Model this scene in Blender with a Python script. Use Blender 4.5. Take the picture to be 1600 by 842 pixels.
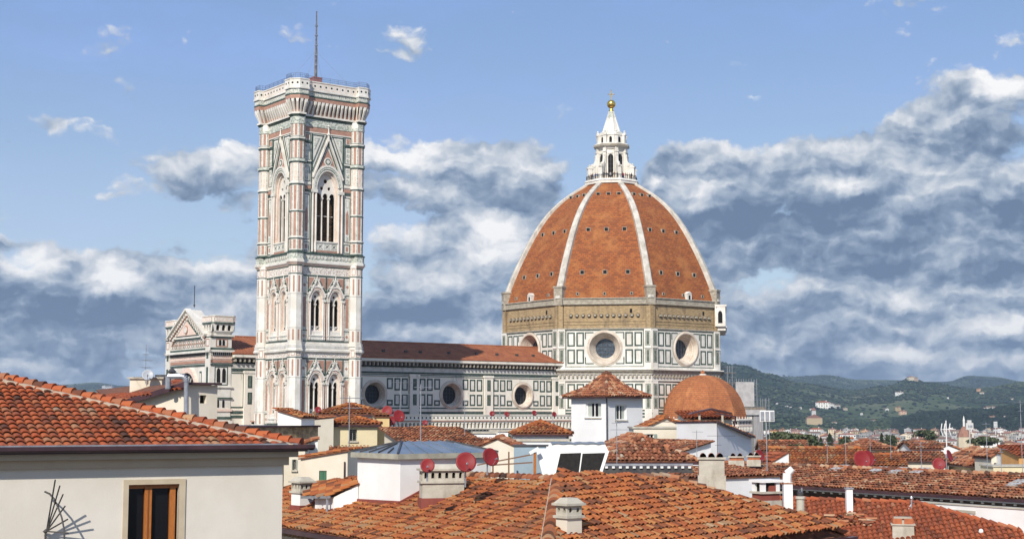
import bpy, math, random
from mathutils import Vector, Matrix
from mathutils.geometry import tessellate_polygon
random.seed(7)
for o in list(bpy.data.objects): bpy.data.objects.remove(o)
S = bpy.context.scene
PI = math.pi
# ---------------------------------------------------------------- camera
F = 2250.0; PITCH = math.atan(229 / F); H = 30.0
cam = bpy.data.cameras.new('camera'); camo = bpy.data.objects.new('camera', cam)
S.collection.objects.link(camo); S.camera = camo
camo.location = (0, 0, H); camo.rotation_euler = (PI / 2 + PITCH, 0, 0)
cam.sensor_width = 36; cam.lens = F / 1600 * 36; cam.clip_start = 0.5; cam.clip_end = 40000
# ---------------------------------------------------------------- light
SUN_AZ, SUN_EL = math.radians(251.5), math.radians(36)     # world angle of the direction towards the sun
sd = Vector((math.cos(SUN_AZ) * math.cos(SUN_EL), math.sin(SUN_AZ) * math.cos(SUN_EL), math.sin(SUN_EL)))
sun = bpy.data.lights.new('sun', 'SUN'); sun.energy = 4.7; sun.angle = math.radians(0.53); sun.color = (1, 0.945, 0.86)
suno = bpy.data.objects.new('sun', sun); S.collection.objects.link(suno)
suno.rotation_euler = sd.to_track_quat('Z', 'Y').to_euler(); suno.location = (0, -20, 80)
vs = S.view_settings; vs.view_transform = 'Standard'; vs.look = 'None'; vs.exposure = 0.08; vs.gamma = 1; vs.use_curve_mapping = False

world = bpy.data.worlds.new('World'); S.world = world; world.use_nodes = True
world.cycles.sampling_method = 'MANUAL'; world.cycles.sample_map_resolution = 512
nt = world.node_tree; nt.nodes.clear()
class NB:
    "tiny helper to chain nodes"
    def __init__(s, nt): s.nt = nt
    def n(s, typ, **kw):
        nd = s.nt.nodes.new(typ)
        for k, v in kw.items(): setattr(nd, k, v)
        return nd
    def put(s, sock, val):
        if hasattr(val, 'is_output') or isinstance(val, bpy.types.NodeSocket): s.nt.links.new(val, sock)
        else: sock.default_value = val
    def m(s, op, a, b=None, c=None, clamp=False):
        nd = s.n('ShaderNodeMath', operation=op); nd.use_clamp = clamp; s.put(nd.inputs[0], a)
        if b is not None: s.put(nd.inputs[1], b)
        if c is not None: s.put(nd.inputs[2], c)
        return nd.outputs[0]
    def vm(s, op, a, b=None, out=0):
        nd = s.n('ShaderNodeVectorMath', operation=op); s.put(nd.inputs[0], a)
        if b is not None: s.put(nd.inputs[1], b)
        return nd.outputs[out]
    def noise(s, vec, scale, detail=6, rough=0.55, dist=0.0, out=0, dim='3D'):
        nd = s.n('ShaderNodeTexNoise'); nd.noise_dimensions = dim; s.put(nd.inputs['Vector'], vec); nd.inputs['Scale'].default_value = scale
        nd.inputs['Detail'].default_value = detail; nd.inputs['Roughness'].default_value = rough; nd.inputs['Distortion'].default_value = dist
        return nd.outputs[out]
    def mr(s, v, a, b, c=0.0, d=1.0, smooth=True):
        nd = s.n('ShaderNodeMapRange'); nd.interpolation_type = 'SMOOTHSTEP' if smooth else 'LINEAR'
        s.put(nd.inputs[0], v)
        for i, q in enumerate((a, b, c, d)): s.put(nd.inputs[i + 1], q)
        return nd.outputs[0]
    def mix(s, f, a, b, blend='MIX'):
        nd = s.n('ShaderNodeMix', data_type='RGBA', blend_type=blend); s.put(nd.inputs[0], f)
        s.put(nd.inputs[6], a); s.put(nd.inputs[7], b); return nd.outputs[2]
    def ramp(s, v, stops, mode='LINEAR'):
        nd = s.n('ShaderNodeValToRGB'); s.put(nd.inputs[0], v); cr = nd.color_ramp; cr.interpolation = mode
        while len(cr.elements) > 1: cr.elements.remove(cr.elements[-1])
        cr.elements[0].position = stops[0][0]; cr.elements[0].color = (*stops[0][1], 1)
        for p, c in stops[1:]:
            e = cr.elements.new(p); e.color = (*c, 1)
        return nd.outputs[0]
def lin(r, g, b):
    f = lambda c: c / 12.92 if c <= 0.04045 else ((c + 0.055) / 1.055) ** 2.4
    return (f(r / 255), f(g / 255), f(b / 255))
w = NB(nt)
SKYS = 0.1
sky = w.n('ShaderNodeTexSky', sky_type='NISHITA'); sky.sun_disc = False
sky.sun_elevation = SUN_EL; sky.sun_rotation = math.atan2(sd.x, sd.y); sky.altitude = 50; sky.air_density = 1.0; sky.dust_density = 0.6; sky.ozone_density = 1.4
g = w.n('ShaderNodeTexCoord').outputs['Generated']
sp = w.n('ShaderNodeSeparateXYZ'); nt.links.new(g, sp.inputs[0])
az = w.m('ARCTAN2', sp.outputs[0], sp.outputs[1])
el = w.m('ARCSINE', sp.outputs[2])
cb = w.n('ShaderNodeCombineXYZ'); nt.links.new(az, cb.inputs[0]); nt.links.new(el, cb.inputs[1]); AE = cb.outputs[0]
warp = w.noise(AE, 22, 5, 0.62, out=1, dim='2D')
warp = w.vm('SCALE', w.vm('SUBTRACT', warp, (0.5, 0.5, 0.5))); warp.node.inputs['Scale'].default_value = 0.02
AEW = w.vm('ADD', AE, warp)
def puff(vec):
    "cauliflower lumps: inverted fractal cells over plain fractal noise"
    vo = w.n('ShaderNodeTexVoronoi', feature='F1'); vo.voronoi_dimensions = '2D'; w.put(vo.inputs['Vector'], vec); vo.inputs['Scale'].default_value = 12; vo.inputs['Detail'].default_value = 3; vo.inputs['Roughness'].default_value = 0.6; vo.inputs['Lacunarity'].default_value = 2.3
    nz = w.noise(vec, 8.5, 8, 0.62, dim='2D')
    return w.m('ADD', w.m('MULTIPLY', nz, 0.72), w.m('MULTIPLY', w.m('SUBTRACT', 0.86, vo.outputs['Distance']), 0.42))
def blobs(lst, src):
    tot = None
    for (px, py, rx, ry, wt) in lst:
        rx *= 1.35; ry *= 1.35
        d = w.vm('SUBTRACT', src, ((px - 800) / F, (650 - py) / F, 0))
        L = w.vm('LENGTH', w.vm('MULTIPLY', d, (F / rx, F / ry, 0)), out=1)
        q = w.m('MULTIPLY', w.m('SUBTRACT', 1.0, L, clamp=True), wt * 1.12); tot = q if tot is None else w.m('ADD', tot, q)
    return tot
COVER = [(70, 480, 200, 75, .75), (260, 490, 200, 70, .7), (60, 420, 70, 40, .6), (200, 440, 75, 40, .6), (380, 480, 130, 90, .6), (200, 405, 260, 30, .3), (330, 275, 120, 48, .75),
         (250, 170, 90, 30, .3), (95, 215, 50, 16, .33), (20, 250, 42, 25, .5), (400, 245, 70, 40, .4), (600, 290, 130, 85, .85), (700, 260, 110, 50, .5), (810, 265, 90, 45, .75), (790, 375, 110, 60, .8),
         (650, 390, 140, 30, .45), (700, 480, 180, 75, .8), (640, 440, 120, 30, .3), (860, 320, 80, 60, .7), (1060, 330, 90, 110, .75), (1160, 290, 130, 85, .8), (1350, 300, 200, 95, .9),
         (1520, 270, 150, 105, .95), (1570, 175, 65, 32, .7), (1230, 420, 220, 90, .9), (1450, 430, 240, 110, 1.0), (1300, 530, 260, 70, .9), (1530, 540, 180, 70, .85),
         (1150, 105, 50, 10, .22), (1165, 158, 55, 9, .2), (1050, 72, 24, 8, .16), (1370, 148, 45, 9, .2), (1440, 185, 60, 10, .2), (1180, 500, 90, 60, .6), (640, 545, 300, 30, .6), (60, 570, 170, 22, .45),
         (-300, 400, 300, 150, .8), (-250, 150, 200, 60, .5), (1900, 300, 260, 160, .9), (2300, 450, 300, 120, .8), (1900, 80, 200, 40, .4)]
BRIGHT = [(70, 422, 42, 26, 1.15), (190, 438, 50, 26, 1.0), (30, 385, 55, 10, .7), (370, 248, 60, 26, .6), (290, 270, 70, 20, .35), (640, 240, 110, 26, .6), (820, 255, 80, 30, .75), (780, 350, 50, 22, 1.0), (800, 395, 80, 25, .9),
          (620, 375, 80, 20, .55), (740, 520, 140, 14, .5), (690, 430, 110, 18, .55), (1090, 310, 45, 24, .75), (1180, 235, 90, 18, .45), (1550, 165, 45, 20, 1.3), (1310, 300, 60, 20, .8), (1350, 245, 120, 14, .3), (1470, 315, 70, 14, .5),
          (1480, 400, 110, 20, .3), (1370, 555, 70, 14, .8), (1540, 520, 60, 16, .8), (1530, 570, 100, 14, .7), (1200, 540, 60, 16, .5), (1400, 475, 45, 12, .5), (380, 520, 90, 30, .45), (350, 420, 110, 16, .55), (640, 300, 26, 14, .5), (1030, 290, 20, 12, .8),
          (1150, 105, 50, 12, .8), (1165, 158, 55, 10, .8), (1050, 72, 24, 8, .8), (560, 300, 30, 60, .2), (70, 580, 60, 14, .6), (330, 510, 50, 30, .3), (1410, 560, 40, 14, .4)]
DARK = [(110, 490, 120, 30, .62), (270, 500, 120, 26, .6), (180, 380, 90, 10, .3), (330, 310, 90, 16, .45), (650, 335, 120, 30, .75), (610, 295, 60, 16, .3), (670, 495, 130, 30, .6), (850, 430, 90, 25, .5), (1120, 350, 120, 24, .6), (1270, 345, 120, 24, .4),
        (1250, 380, 150, 30, .6), (1540, 340, 110, 30, .75), (1350, 420, 240, 24, .5), (1530, 440, 100, 22, .65), (1250, 480, 160, 26, .5), (1500, 250, 110, 30, .5), (20, 250, 42, 18, .4), (250, 175, 100, 26, .3), (1200, 575, 140, 20, .3), (1560, 220, 70, 22, .4), (820, 310, 70, 14, .4)]
vA = w.vm('MULTIPLY', AEW, (1, 1.6, 1))
n1 = puff(vA)
vB = w.vm('MULTIPLY', w.vm('ADD', AEW, (-0.0035, 0.0065, 0)), (1, 1.6, 1))
n2 = puff(vB)
cov = w.m('MULTIPLY', blobs(COVER, AEW), 1.3)
# away from the part of the sky the photograph shows: broken cloud from noise alone
far = w.mr(w.m('ABSOLUTE', az), 0.55, 0.9)
cov = w.m('ADD', cov, w.m('MULTIPLY', far, 0.28))
low = w.mr(el, 0.01, 0.10, 0.75, 0.0)
dens = w.m('ADD', w.m('ADD', w.m('MINIMUM', cov, 0.95), low), w.m('MULTIPLY', w.m('SUBTRACT', n1, 0.42), 1.75))
alpha = w.mr(dens, 0.16, 0.5)
relief = w.m('MULTIPLY', w.m('SUBTRACT', n1, n2), 2.0)
nlow = w.noise(w.vm('MULTIPLY', AEW, (1, 2.4, 1)), 8, 4, 0.55, dim='2D')
br = w.m('ADD', w.m('MINIMUM', blobs(BRIGHT, AEW), 1.0), w.m('MULTIPLY', w.m('SUBTRACT', nlow, 0.5), 1.45))
br = w.m('SUBTRACT', br, w.m('MULTIPLY', w.m('MINIMUM', blobs(DARK, AEW), 0.85), 0.62))
br = w.m('ADD', w.m('ADD', br, relief), 0.42)
br = w.m('ADD', br, w.mr(dens, 0.1, 0.8, 0.22, 0.0))
ccol = w.ramp(w.mr(br, 0.0, 1.35, smooth=False), [(0.0, lin(108, 129, 158)), (0.22, lin(136, 155, 181)), (0.45, lin(178, 191, 208)), (0.68, lin(218, 223, 231)), (0.85, lin(242, 243, 246)), (1.0, lin(255, 255, 255))])
ccol = w.vm('SCALE', ccol); ccol.node.inputs['Scale'].default_value = 0.95 / SKYS
# high thin haze whitening the blue a little
blue = w.vm('MULTIPLY', sky.outputs[0], (1.0, 1.0, 1.0))
cir = w.mr(w.noise(w.vm('MULTIPLY', AEW, (1, 3.5, 1)), 4, 6, 0.62, dim='2D'), 0.35, 0.8, 0.5, 0.95)
grad = w.mix(w.mr(el, 0.02, 0.30), tuple(c * 0.9 / SKYS for c in lin(206, 225, 250)) + (1,), tuple(c * 0.9 / SKYS for c in lin(146, 180, 240)) + (1,))
blue = w.mix(w.m('MAXIMUM', cir, w.mr(el, 0.02, 0.16, 1.0, 0.0)), blue, grad)
col = w.mix(alpha, blue, ccol)
bg = w.n('ShaderNodeBackground'); nt.links.new(col, bg.inputs[0]); bg.inputs[1].default_value = SKYS
out = w.n('ShaderNodeOutputWorld'); nt.links.new(bg.outputs[0], out.inputs[0])

# ---------------------------------------------------------------- helpers
C = S.collection
def ptag(o, label=None, cat=None, group=None, kind=None):
    if label: o['label'] = label
    if cat: o['category'] = cat
    if group: o['group'] = group
    if kind: o['kind'] = kind
    return o
def empty(name, loc=(0, 0, 0), rz=0, label=None, cat=None, group=None):
    o = bpy.data.objects.new(name, None); C.objects.link(o); o.location = loc; o.rotation_euler = (0, 0, rz)
    o.empty_display_size = 0.2
    return ptag(o, label, cat, group)
def inv(px, py, Y):
    "world point seen at pixel (px, py) of the 1600 x 842 photograph, at distance Y in front of the lens"
    Z = Y * math.tan(PITCH + math.atan((421 - py) / F)); d = Y * math.cos(PITCH) + Z * math.sin(PITCH)
    return Vector(((px - 800) * d / F, Y, Z + H))
def zat(py, Y): return inv(800, py, Y).z
def ray_plane(px, py, p, n):
    a = Vector((0, 0, H)); d = inv(px, py, 100.0) - a
    return a + d * ((Vector(p) - a).dot(n) / d.dot(n))
class MB:
    def __init__(s): s.v = []; s.f = []; s.mi = []; s.tv = []; s.M = None; s.cur = 0.5
    def add(s, vs, fs, mat=0, tv=None):
        b = len(s.v); fl = False
        if s.M is not None:
            vs = [tuple(s.M @ Vector(q)) for q in vs]; fl = s.M.determinant() < 0
        s.v.extend(vs); t = s.cur if tv is None else tv
        for q in fs:
            s.f.append([b + i for i in (reversed(q) if fl else q)]); s.mi.append(mat); s.tv.append(t)
    def box(s, x0, x1, y0, y1, z0, z1, mat=0, tv=None):
        if x0 > x1: x0, x1 = x1, x0
        if y0 > y1: y0, y1 = y1, y0
        if z0 > z1: z0, z1 = z1, z0
        s.add([(x0, y0, z0), (x1, y0, z0), (x1, y1, z0), (x0, y1, z0), (x0, y0, z1), (x1, y0, z1), (x1, y1, z1), (x0, y1, z1)],
              [(0, 3, 2, 1), (4, 5, 6, 7), (0, 1, 5, 4), (1, 2, 6, 5), (2, 3, 7, 6), (3, 0, 4, 7)], mat, tv)
    def prism(s, poly, z0, z1, mat=0, top=None, cap=True):
        top = top or poly; n = len(poly)
        vs = [(x, y, z0) for x, y in poly] + [(x, y, z1) for x, y in top]
        fs = [(i, (i + 1) % n, n + (i + 1) % n, n + i) for i in range(n)]
        if cap: fs += [tuple(range(n - 1, -1, -1)), tuple(range(n, 2 * n))]
        s.add(vs, fs, mat)
    def extr(s, poly, y0, y1, mat=0):
        "polygon in (x, z) pushed from y0 to y1"
        n = len(poly)
        vs = [(x, y0, z) for x, z in poly] + [(x, y1, z) for x, z in poly]
        s.add(vs, [(i, n + i, n + (i + 1) % n, (i + 1) % n) for i in range(n)] + [tuple(range(n)), tuple(range(2 * n - 1, n - 1, -1))], mat)
    def bar(s, a, b, wx, wz=None, mat=0):
        "square bar from a to b"
        a, b = Vector(a), Vector(b); d = (b - a).normalized(); wz = wz or wx
        u = d.cross(Vector((0, 0, 1)));
        if u.length < 1e-3: u = Vector((1, 0, 0))
        u.normalize(); v = u.cross(d).normalized()
        vs = []
        for p in (a, b):
            for i, j in ((-1, -1), (1, -1), (1, 1), (-1, 1)): vs.append(tuple(p + u * i * wx / 2 + v * j * wz / 2))
        s.add(vs, [(0, 1, 2, 3), (7, 6, 5, 4), (0, 4, 5, 1), (1, 5, 6, 2), (2, 6, 7, 3), (3, 7, 4, 0)], mat)
    def tube(s, a, b, r, mat=0, n=6, r2=None):
        a, b = Vector(a), Vector(b); d = (b - a).normalized(); r2 = r if r2 is None else r2
        u = d.cross(Vector((0, 0, 1)))
        if u.length < 1e-3: u = Vector((1, 0, 0))
        u.normalize(); v = u.cross(d)
        vs = [tuple(p + (u * math.cos(2 * PI * i / n) + v * math.sin(2 * PI * i / n)) * q) for p, q in ((a, r), (b, r2)) for i in range(n)]
        s.add(vs, [(i, (i + 1) % n, n + (i + 1) % n, n + i) for i in range(n)] + [tuple(range(n)), tuple(range(2 * n - 1, n - 1, -1))], mat)
    def path(s, pts, r, mat=0, n=6):
        for a, b in zip(pts, pts[1:]): s.tube(a, b, r, mat, n)
    def lathe(s, prof, c=(0, 0, 0), n=16, mat=0, a0=0.0, a1=None):
        a1 = a0 + 2 * PI if a1 is None else a1
        full = abs(a1 - a0 - 2 * PI) < 1e-6; k = n if full else n + 1
        vs = [(c[0] + r * math.cos(a0 + (a1 - a0) * i / n), c[1] + r * math.sin(a0 + (a1 - a0) * i / n), c[2] + z) for r, z in prof for i in range(k)]
        fs = []
        for j in range(len(prof) - 1):
            for i in range(n):
                p, q = j * k + i, j * k + (i + 1) % k
                fs.append((p, q, q + k, p + k))
        s.add(vs, fs, mat)
    def holes(s, outline, hl, y, depth, mat=0, rmat=None, back=False):
        "flat sheet in the (x, z) plane at y with real openings whose reveals run back by depth (towards -y)"
        rmat = mat if rmat is None else rmat
        loops = [[Vector((a, b, 0)) for a, b in outline]] + [[Vector((a, b, 0)) for a, b in h] for h in hl]
        fl = [(p.x, p.y) for L in loops for p in L]; tr = tessellate_polygon(loops)
        s.add([(a, y, b) for a, b in fl], [tuple(t) for t in tr], mat)
        if back: s.add([(a, y - depth, b) for a, b in fl], [tuple(reversed(t)) for t in tr], mat)
        for L in ([outline] if back else []) + list(hl):
            n = len(L)
            s.add([(a, y, b) for a, b in L] + [(a, y - depth, b) for a, b in L], [(i, (i + 1) % n, n + (i + 1) % n, n + i) for i in range(n)], rmat)
    def frame(s, x0, x1, z0, z1, wd, y0, y1, mat=0):
        s.box(x0, x1, y0, y1, z1 - wd, z1, mat); s.box(x0, x1, y0, y1, z0, z0 + wd, mat)
        s.box(x0, x0 + wd, y0, y1, z0 + wd, z1 - wd, mat); s.box(x1 - wd, x1, y0, y1, z0 + wd, z1 - wd, mat)
    def build(s, name, mats, parent=None, loc=(0, 0, 0), rz=0, smooth=False, label=None, cat=None, group=None, kind=None):
        me = bpy.data.meshes.new(name); me.from_pydata(s.v, [], s.f)
        for m in mats: me.materials.append(m)
        me.polygons.foreach_set('material_index', s.mi)
        at = me.attributes.new('tv', 'FLOAT', 'FACE'); at.data.foreach_set('value', s.tv)
        if smooth: me.polygons.foreach_set('use_smooth', [True] * len(s.f))
        me.update()
        o = bpy.data.objects.new(name, me); C.objects.link(o); o.location = loc; o.rotation_euler = (0, 0, rz)
        if parent is not None: o.parent = parent
        return ptag(o, label, cat, group, kind)
def Mframe(ang, dist=0.0, c=(0, 0)):
    "frame of a wall whose outward direction is ang: x runs along it, y outward, z up"
    o = (math.cos(ang), math.sin(ang)); u = (-o[1], o[0])
    return Matrix(((u[0], o[0], 0, c[0] + o[0] * dist), (u[1], o[1], 0, c[1] + o[1] * dist), (0, 0, 1, 0), (0, 0, 0, 1)))
def arch(cx, wd, z0, zs, za, n=7):
    "pointed arch outline"
    h = wd / 2; pts = [(cx - h, z0), (cx + h, z0), (cx + h, zs)]
    for i in range(1, n):
        t = i / n; pts.append((cx + h * (1 - t ** 1.75), zs + (za - zs) * math.sin(t * PI / 2) ** 0.95))
    pts.append((cx, za))
    for i in range(n - 1, 0, -1):
        t = i / n; pts.append((cx - h * (1 - t ** 1.75), zs + (za - zs) * math.sin(t * PI / 2) ** 0.95))
    pts.append((cx - h, zs)); return pts
def circle(cx, cz, r, n=28): return [(cx + r * math.cos(2 * PI * i / n), cz + r * math.sin(2 * PI * i / n)) for i in range(n)]
def copy_tree(o, parent=None):
    c = o.copy(); C.objects.link(c)
    if parent is not None: c.parent = parent
    for ch in list(o.children): copy_tree(ch, c)
    return c

# ---------------------------------------------------------------- materials
MATS = {}
def mat(name, c1, c2=None, scale=1.0, detail=5, rough=0.8, bump=0.0, bscale=None, lo=0.35, hi=0.65, stretch=(1, 1, 1), dark=None, dscale=0.5, dlo=0.55, dhi=0.8, metal=0.0, tile=None, spec=0.3, island=False):
    m = bpy.data.materials.new(name); m.use_nodes = True; MATS[name] = m
    t = m.node_tree; t.nodes.clear(); b = NB(t)
    bs = b.n('ShaderNodeBsdfPrincipled'); ot = b.n('ShaderNodeOutputMaterial'); t.links.new(bs.outputs[0], ot.inputs[0])
    bs.inputs['Roughness'].default_value = rough; bs.inputs['Metallic'].default_value = metal; bs.inputs['Specular IOR Level'].default_value = spec
    co = b.n('ShaderNodeTexCoord').outputs['Object']; vec = b.vm('MULTIPLY', co, stretch)
    col = (*c1, 1)
    if tile:
        a = b.n('ShaderNodeAttribute', attribute_name='tv').outputs['Fac']
        col = b.ramp(a, tile)
        nn = b.noise(co, 0.6, 6, 0.65)
        col = b.mix(b.mr(nn, 0.5, 0.72, 0, 0.55), col, (*c2, 1))
    elif c2 is not None:
        nn = b.noise(vec, scale, detail, 0.6); col = b.mix(b.mr(nn, lo, hi), (*c1, 1), (*c2, 1))
    if dark is not None:
        dn = b.noise(b.vm('MULTIPLY', co, (1, 1, 0.35)), dscale, 8, 0.68); col = b.mix(b.mr(dn, dlo, dhi, 0, 0.85), col, (*dark, 1))
    if island:
        oi = b.n('ShaderNodeObjectInfo').outputs['Random']
        hs = b.n('ShaderNodeHueSaturation'); b.put(hs.inputs['Value'], b.mr(oi, 0, 1, 0.7, 1.15, False)); b.put(hs.inputs['Saturation'], b.mr(b.m('FRACT', b.m('MULTIPLY', oi, 7.3)), 0, 1, 0.7, 1.2, False)); b.put(hs.inputs['Color'], col); col = hs.outputs[0]
    b.put(bs.inputs['Base Color'], col)
    if bump:
        bn = b.n('ShaderNodeBump'); bn.inputs['Strength'].default_value = bump; bn.inputs['Distance'].default_value = 0.05
        b.put(bn.inputs['Height'], b.noise(vec, bscale or scale * 4, 6, 0.6)); t.links.new(bn.outputs[0], bs.inputs['Normal'])
    return m
def tilecourse(m, wl_u, wl_v, swap=False):
    return m
W_ = mat('white_marble', (0.78, 0.745, 0.67), (0.64, 0.60, 0.52), 0.35, dark=(0.34, 0.31, 0.25), dscale=0.7, dlo=0.52, dhi=0.8, bump=0.15, rough=0.6)
W2 = mat('grey_marble', (0.52, 0.49, 0.43), (0.62, 0.60, 0.55), 1.2, dark=(0.20, 0.19, 0.17), dscale=0.9, dlo=0.5, dhi=0.8, rough=0.7)
WN = mat('nave_marble', (0.80, 0.74, 0.62), (0.82, 0.77, 0.66), 0.4, dark=(0.30, 0.28, 0.24), dscale=0.6, dlo=0.52, dhi=0.8, rough=0.7)
G_ = mat('green_marble', (0.035, 0.062, 0.048), (0.085, 0.12, 0.095), 1.5, rough=0.55)
G2 = mat('pale_green_inlay', (0.30, 0.34, 0.28), (0.62, 0.62, 0.54), 3.2, 3, lo=0.42, hi=0.55, rough=0.6)
P_ = mat('pink_marble', (0.46, 0.26, 0.185), (0.36, 0.20, 0.145), 1.4, dark=(0.56, 0.38, 0.28), dscale=1.5, rough=0.6)
P2 = mat('pale_pink_marble', (0.72, 0.50, 0.40), (0.78, 0.64, 0.54), 2, rough=0.6)
LACE = mat('patterned_inlay', (0.80, 0.76, 0.68), (0.50, 0.40, 0.33), 4.5, 2, lo=0.48, hi=0.54, rough=0.6)
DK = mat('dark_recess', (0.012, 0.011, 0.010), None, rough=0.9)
BELL = mat('timber_and_inner_shade', (0.10, 0.055, 0.025), (0.03, 0.02, 0.012), 2, rough=0.8)
GL = mat('leaded_glass', (0.035, 0.05, 0.07), (0.09, 0.12, 0.15), 2.5, rough=0.25, spec=0.6)
SAND = mat('rough_sandstone', (0.44, 0.32, 0.17), (0.30, 0.21, 0.115), 1.2, dark=(0.15, 0.11, 0.07), dscale=0.6, dlo=.45, dhi=.75, bump=0.6, bscale=3, stretch=(1, 1, 4))
GSTONE = mat('weathered_grey_stone', (0.42, 0.38, 0.30), (0.30, 0.26, 0.20), 1.5, dark=(0.16, 0.14, 0.11), dscale=1.0, bump=0.4)
GOLD = mat('gilded_copper', (0.95, 0.62, 0.14), None, rough=0.25, metal=1.0)
PEOPLE = [mat('dark_clothes', (0.02, 0.02, 0.03), None), mat('red_clothes', (0.45, 0.03, 0.03), None), mat('brown_clothes', (0.16, 0.08, 0.04), None), mat('blue_clothes', (0.04, 0.07, 0.2), None), mat('pale_clothes', (0.5, 0.48, 0.44), None)]
SKIN = mat('skin', (0.5, 0.28, 0.19), None); HAIR = mat('hair', (0.03, 0.02, 0.012), None)
METAL = mat('galvanised_metal', (0.42, 0.43, 0.45), (0.3, 0.31, 0.33), 3, rough=0.45, metal=0.6)
DMETAL = mat('dark_metal', (0.05, 0.05, 0.055), (0.09, 0.085, 0.08), 3, rough=0.5, metal=0.3)
IRON = mat('blue_grey_paint', (0.12, 0.16, 0.26), None, rough=0.5)
TERRA = [(0.0, (0.1176, 0.0462, 0.0235)), (0.14, (0.21, 0.0672, 0.0269)), (0.34, (0.3108, 0.0882, 0.0286)), (0.52, (0.378, 0.1176, 0.0336)), (0.66, (0.3864, 0.1596, 0.0504)), (0.8, (0.3192, 0.168, 0.0756)), (0.9, (0.252, 0.1512, 0.084)), (1.0, (0.3696, 0.252, 0.1428))]
OLDT = [(0.0, (0.084, 0.042, 0.0252)), (0.2, (0.2016, 0.0714, 0.0378)), (0.45, (0.3192, 0.1092, 0.0504)), (0.65, (0.3864, 0.1596, 0.0756)), (0.82, (0.42, 0.252, 0.1428)), (1.0, (0.42, 0.3528, 0.2688))]
REDT = [(0.0, (0.168, 0.0504, 0.0252)), (0.3, (0.2856, 0.0714, 0.0294)), (0.7, (0.3612, 0.0924, 0.0336)), (1.0, (0.3528, 0.1596, 0.084))]
LEFTT = [(0.0, (0.084, 0.0378, 0.0235)), (0.15, (0.2184, 0.063, 0.0294)), (0.4, (0.378, 0.084, 0.0269)), (0.62, (0.3864, 0.1092, 0.0378)), (0.78, (0.3024, 0.1176, 0.0588)), (0.9, (0.3864, 0.2268, 0.1176)), (1.0, (0.3024, 0.2184, 0.1428))]
T1 = mat('terracotta_tiles', (0, 0, 0), (0.19, 0.10, 0.055), tile=TERRA, rough=0.85, bump=0.3, bscale=14)
T2 = mat('old_brown_tiles', (0, 0, 0), (0.22, 0.15, 0.10), tile=OLDT, rough=0.9, bump=0.3, bscale=12)
T3 = mat('red_tiles', (0, 0, 0), (0.36, 0.085, 0.04), tile=REDT, rough=0.85, bump=0.2, bscale=12)
T4 = mat('wavy_orange_tiles', (0, 0, 0), (0.34, 0.10, 0.045), tile=LEFTT, rough=0.8, bump=0.3, bscale=14)
TU = mat('tile_bed', (0.12, 0.05, 0.03), (0.22, 0.09, 0.045), 4, rough=0.95)
def brickmat(name, c1, c2, c3, bw, bh, mortar=(0.25, 0.13, 0.08)):
    m = bpy.data.materials.new(name); m.use_nodes = True; t = m.node_tree; t.nodes.clear(); b = NB(t)
    bs = b.n('ShaderNodeBsdfPrincipled'); ot = b.n('ShaderNodeOutputMaterial'); t.links.new(bs.outputs[0], ot.inputs[0]); bs.inputs['Roughness'].default_value = 0.9; bs.inputs['Specular IOR Level'].default_value = 0.15
    co = b.n('ShaderNodeTexCoord').outputs['Object']; s3 = b.n('ShaderNodeSeparateXYZ'); t.links.new(co, s3.inputs[0])
    # around the axis: angle * typical radius
    u = b.m('MULTIPLY', b.m('ARCTAN2', s3.outputs[1], s3.outputs[0]), 22.0)
    cv = b.n('ShaderNodeCombineXYZ'); t.links.new(u, cv.inputs[0]); t.links.new(s3.outputs[2], cv.inputs[1])
    br = b.n('ShaderNodeTexBrick'); t.links.new(cv.outputs[0], br.inputs['Vector']); br.inputs['Color1'].default_value = (*c1, 1); br.inputs['Color2'].default_value = (*c2, 1); br.inputs['Mortar'].default_value = (*mortar, 1)
    br.inputs['Scale'].default_value = 1; br.inputs['Brick Width'].default_value = bw; br.inputs['Row Height'].default_value = bh; br.inputs['Mortar Size'].default_value = 0.07; br.inputs['Bias'].default_value = -0.2
    col = b.mix(b.mr(b.noise(co, 0.22, 7, 0.7), 0.46, 0.7, 0, 0.75), br.outputs[0], (*c3, 1))
    sp_ = b.noise(co, 1.9, 3, 0.7); col = b.mix(b.mr(sp_, 0.56, 0.66, 0, 0.65), col, (0.20, 0.075, 0.04, 1))
    col = b.mix(b.mr(b.noise(b.vm('MULTIPLY', co, (1, 1, .12)), 0.9, 5, .6), .56, .72, 0, .4), col, (0.16, 0.08, 0.05, 1))
    b.put(bs.inputs['Base Color'], col); return m
DOME = brickmat('dome_brick_tiles', (0.38, 0.115, 0.032), (0.19, 0.058, 0.024), (0.40, 0.165, 0.055), 0.95, 0.5, (0.17, 0.075, 0.04))
TRIB = brickmat('tribune_tiles', (0.44, 0.15, 0.05), (0.28, 0.09, 0.036), (0.52, 0.22, 0.085), 0.9, 0.5, (0.22, 0.10, 0.055))
NROOF = mat('nave_roof_tiles', (0.27, 0.092, 0.042), (0.36, 0.135, 0.06), 0.5, dark=(0.20, 0.08, 0.045), dscale=0.6, dlo=0.5, bump=0.5, bscale=3)
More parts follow.
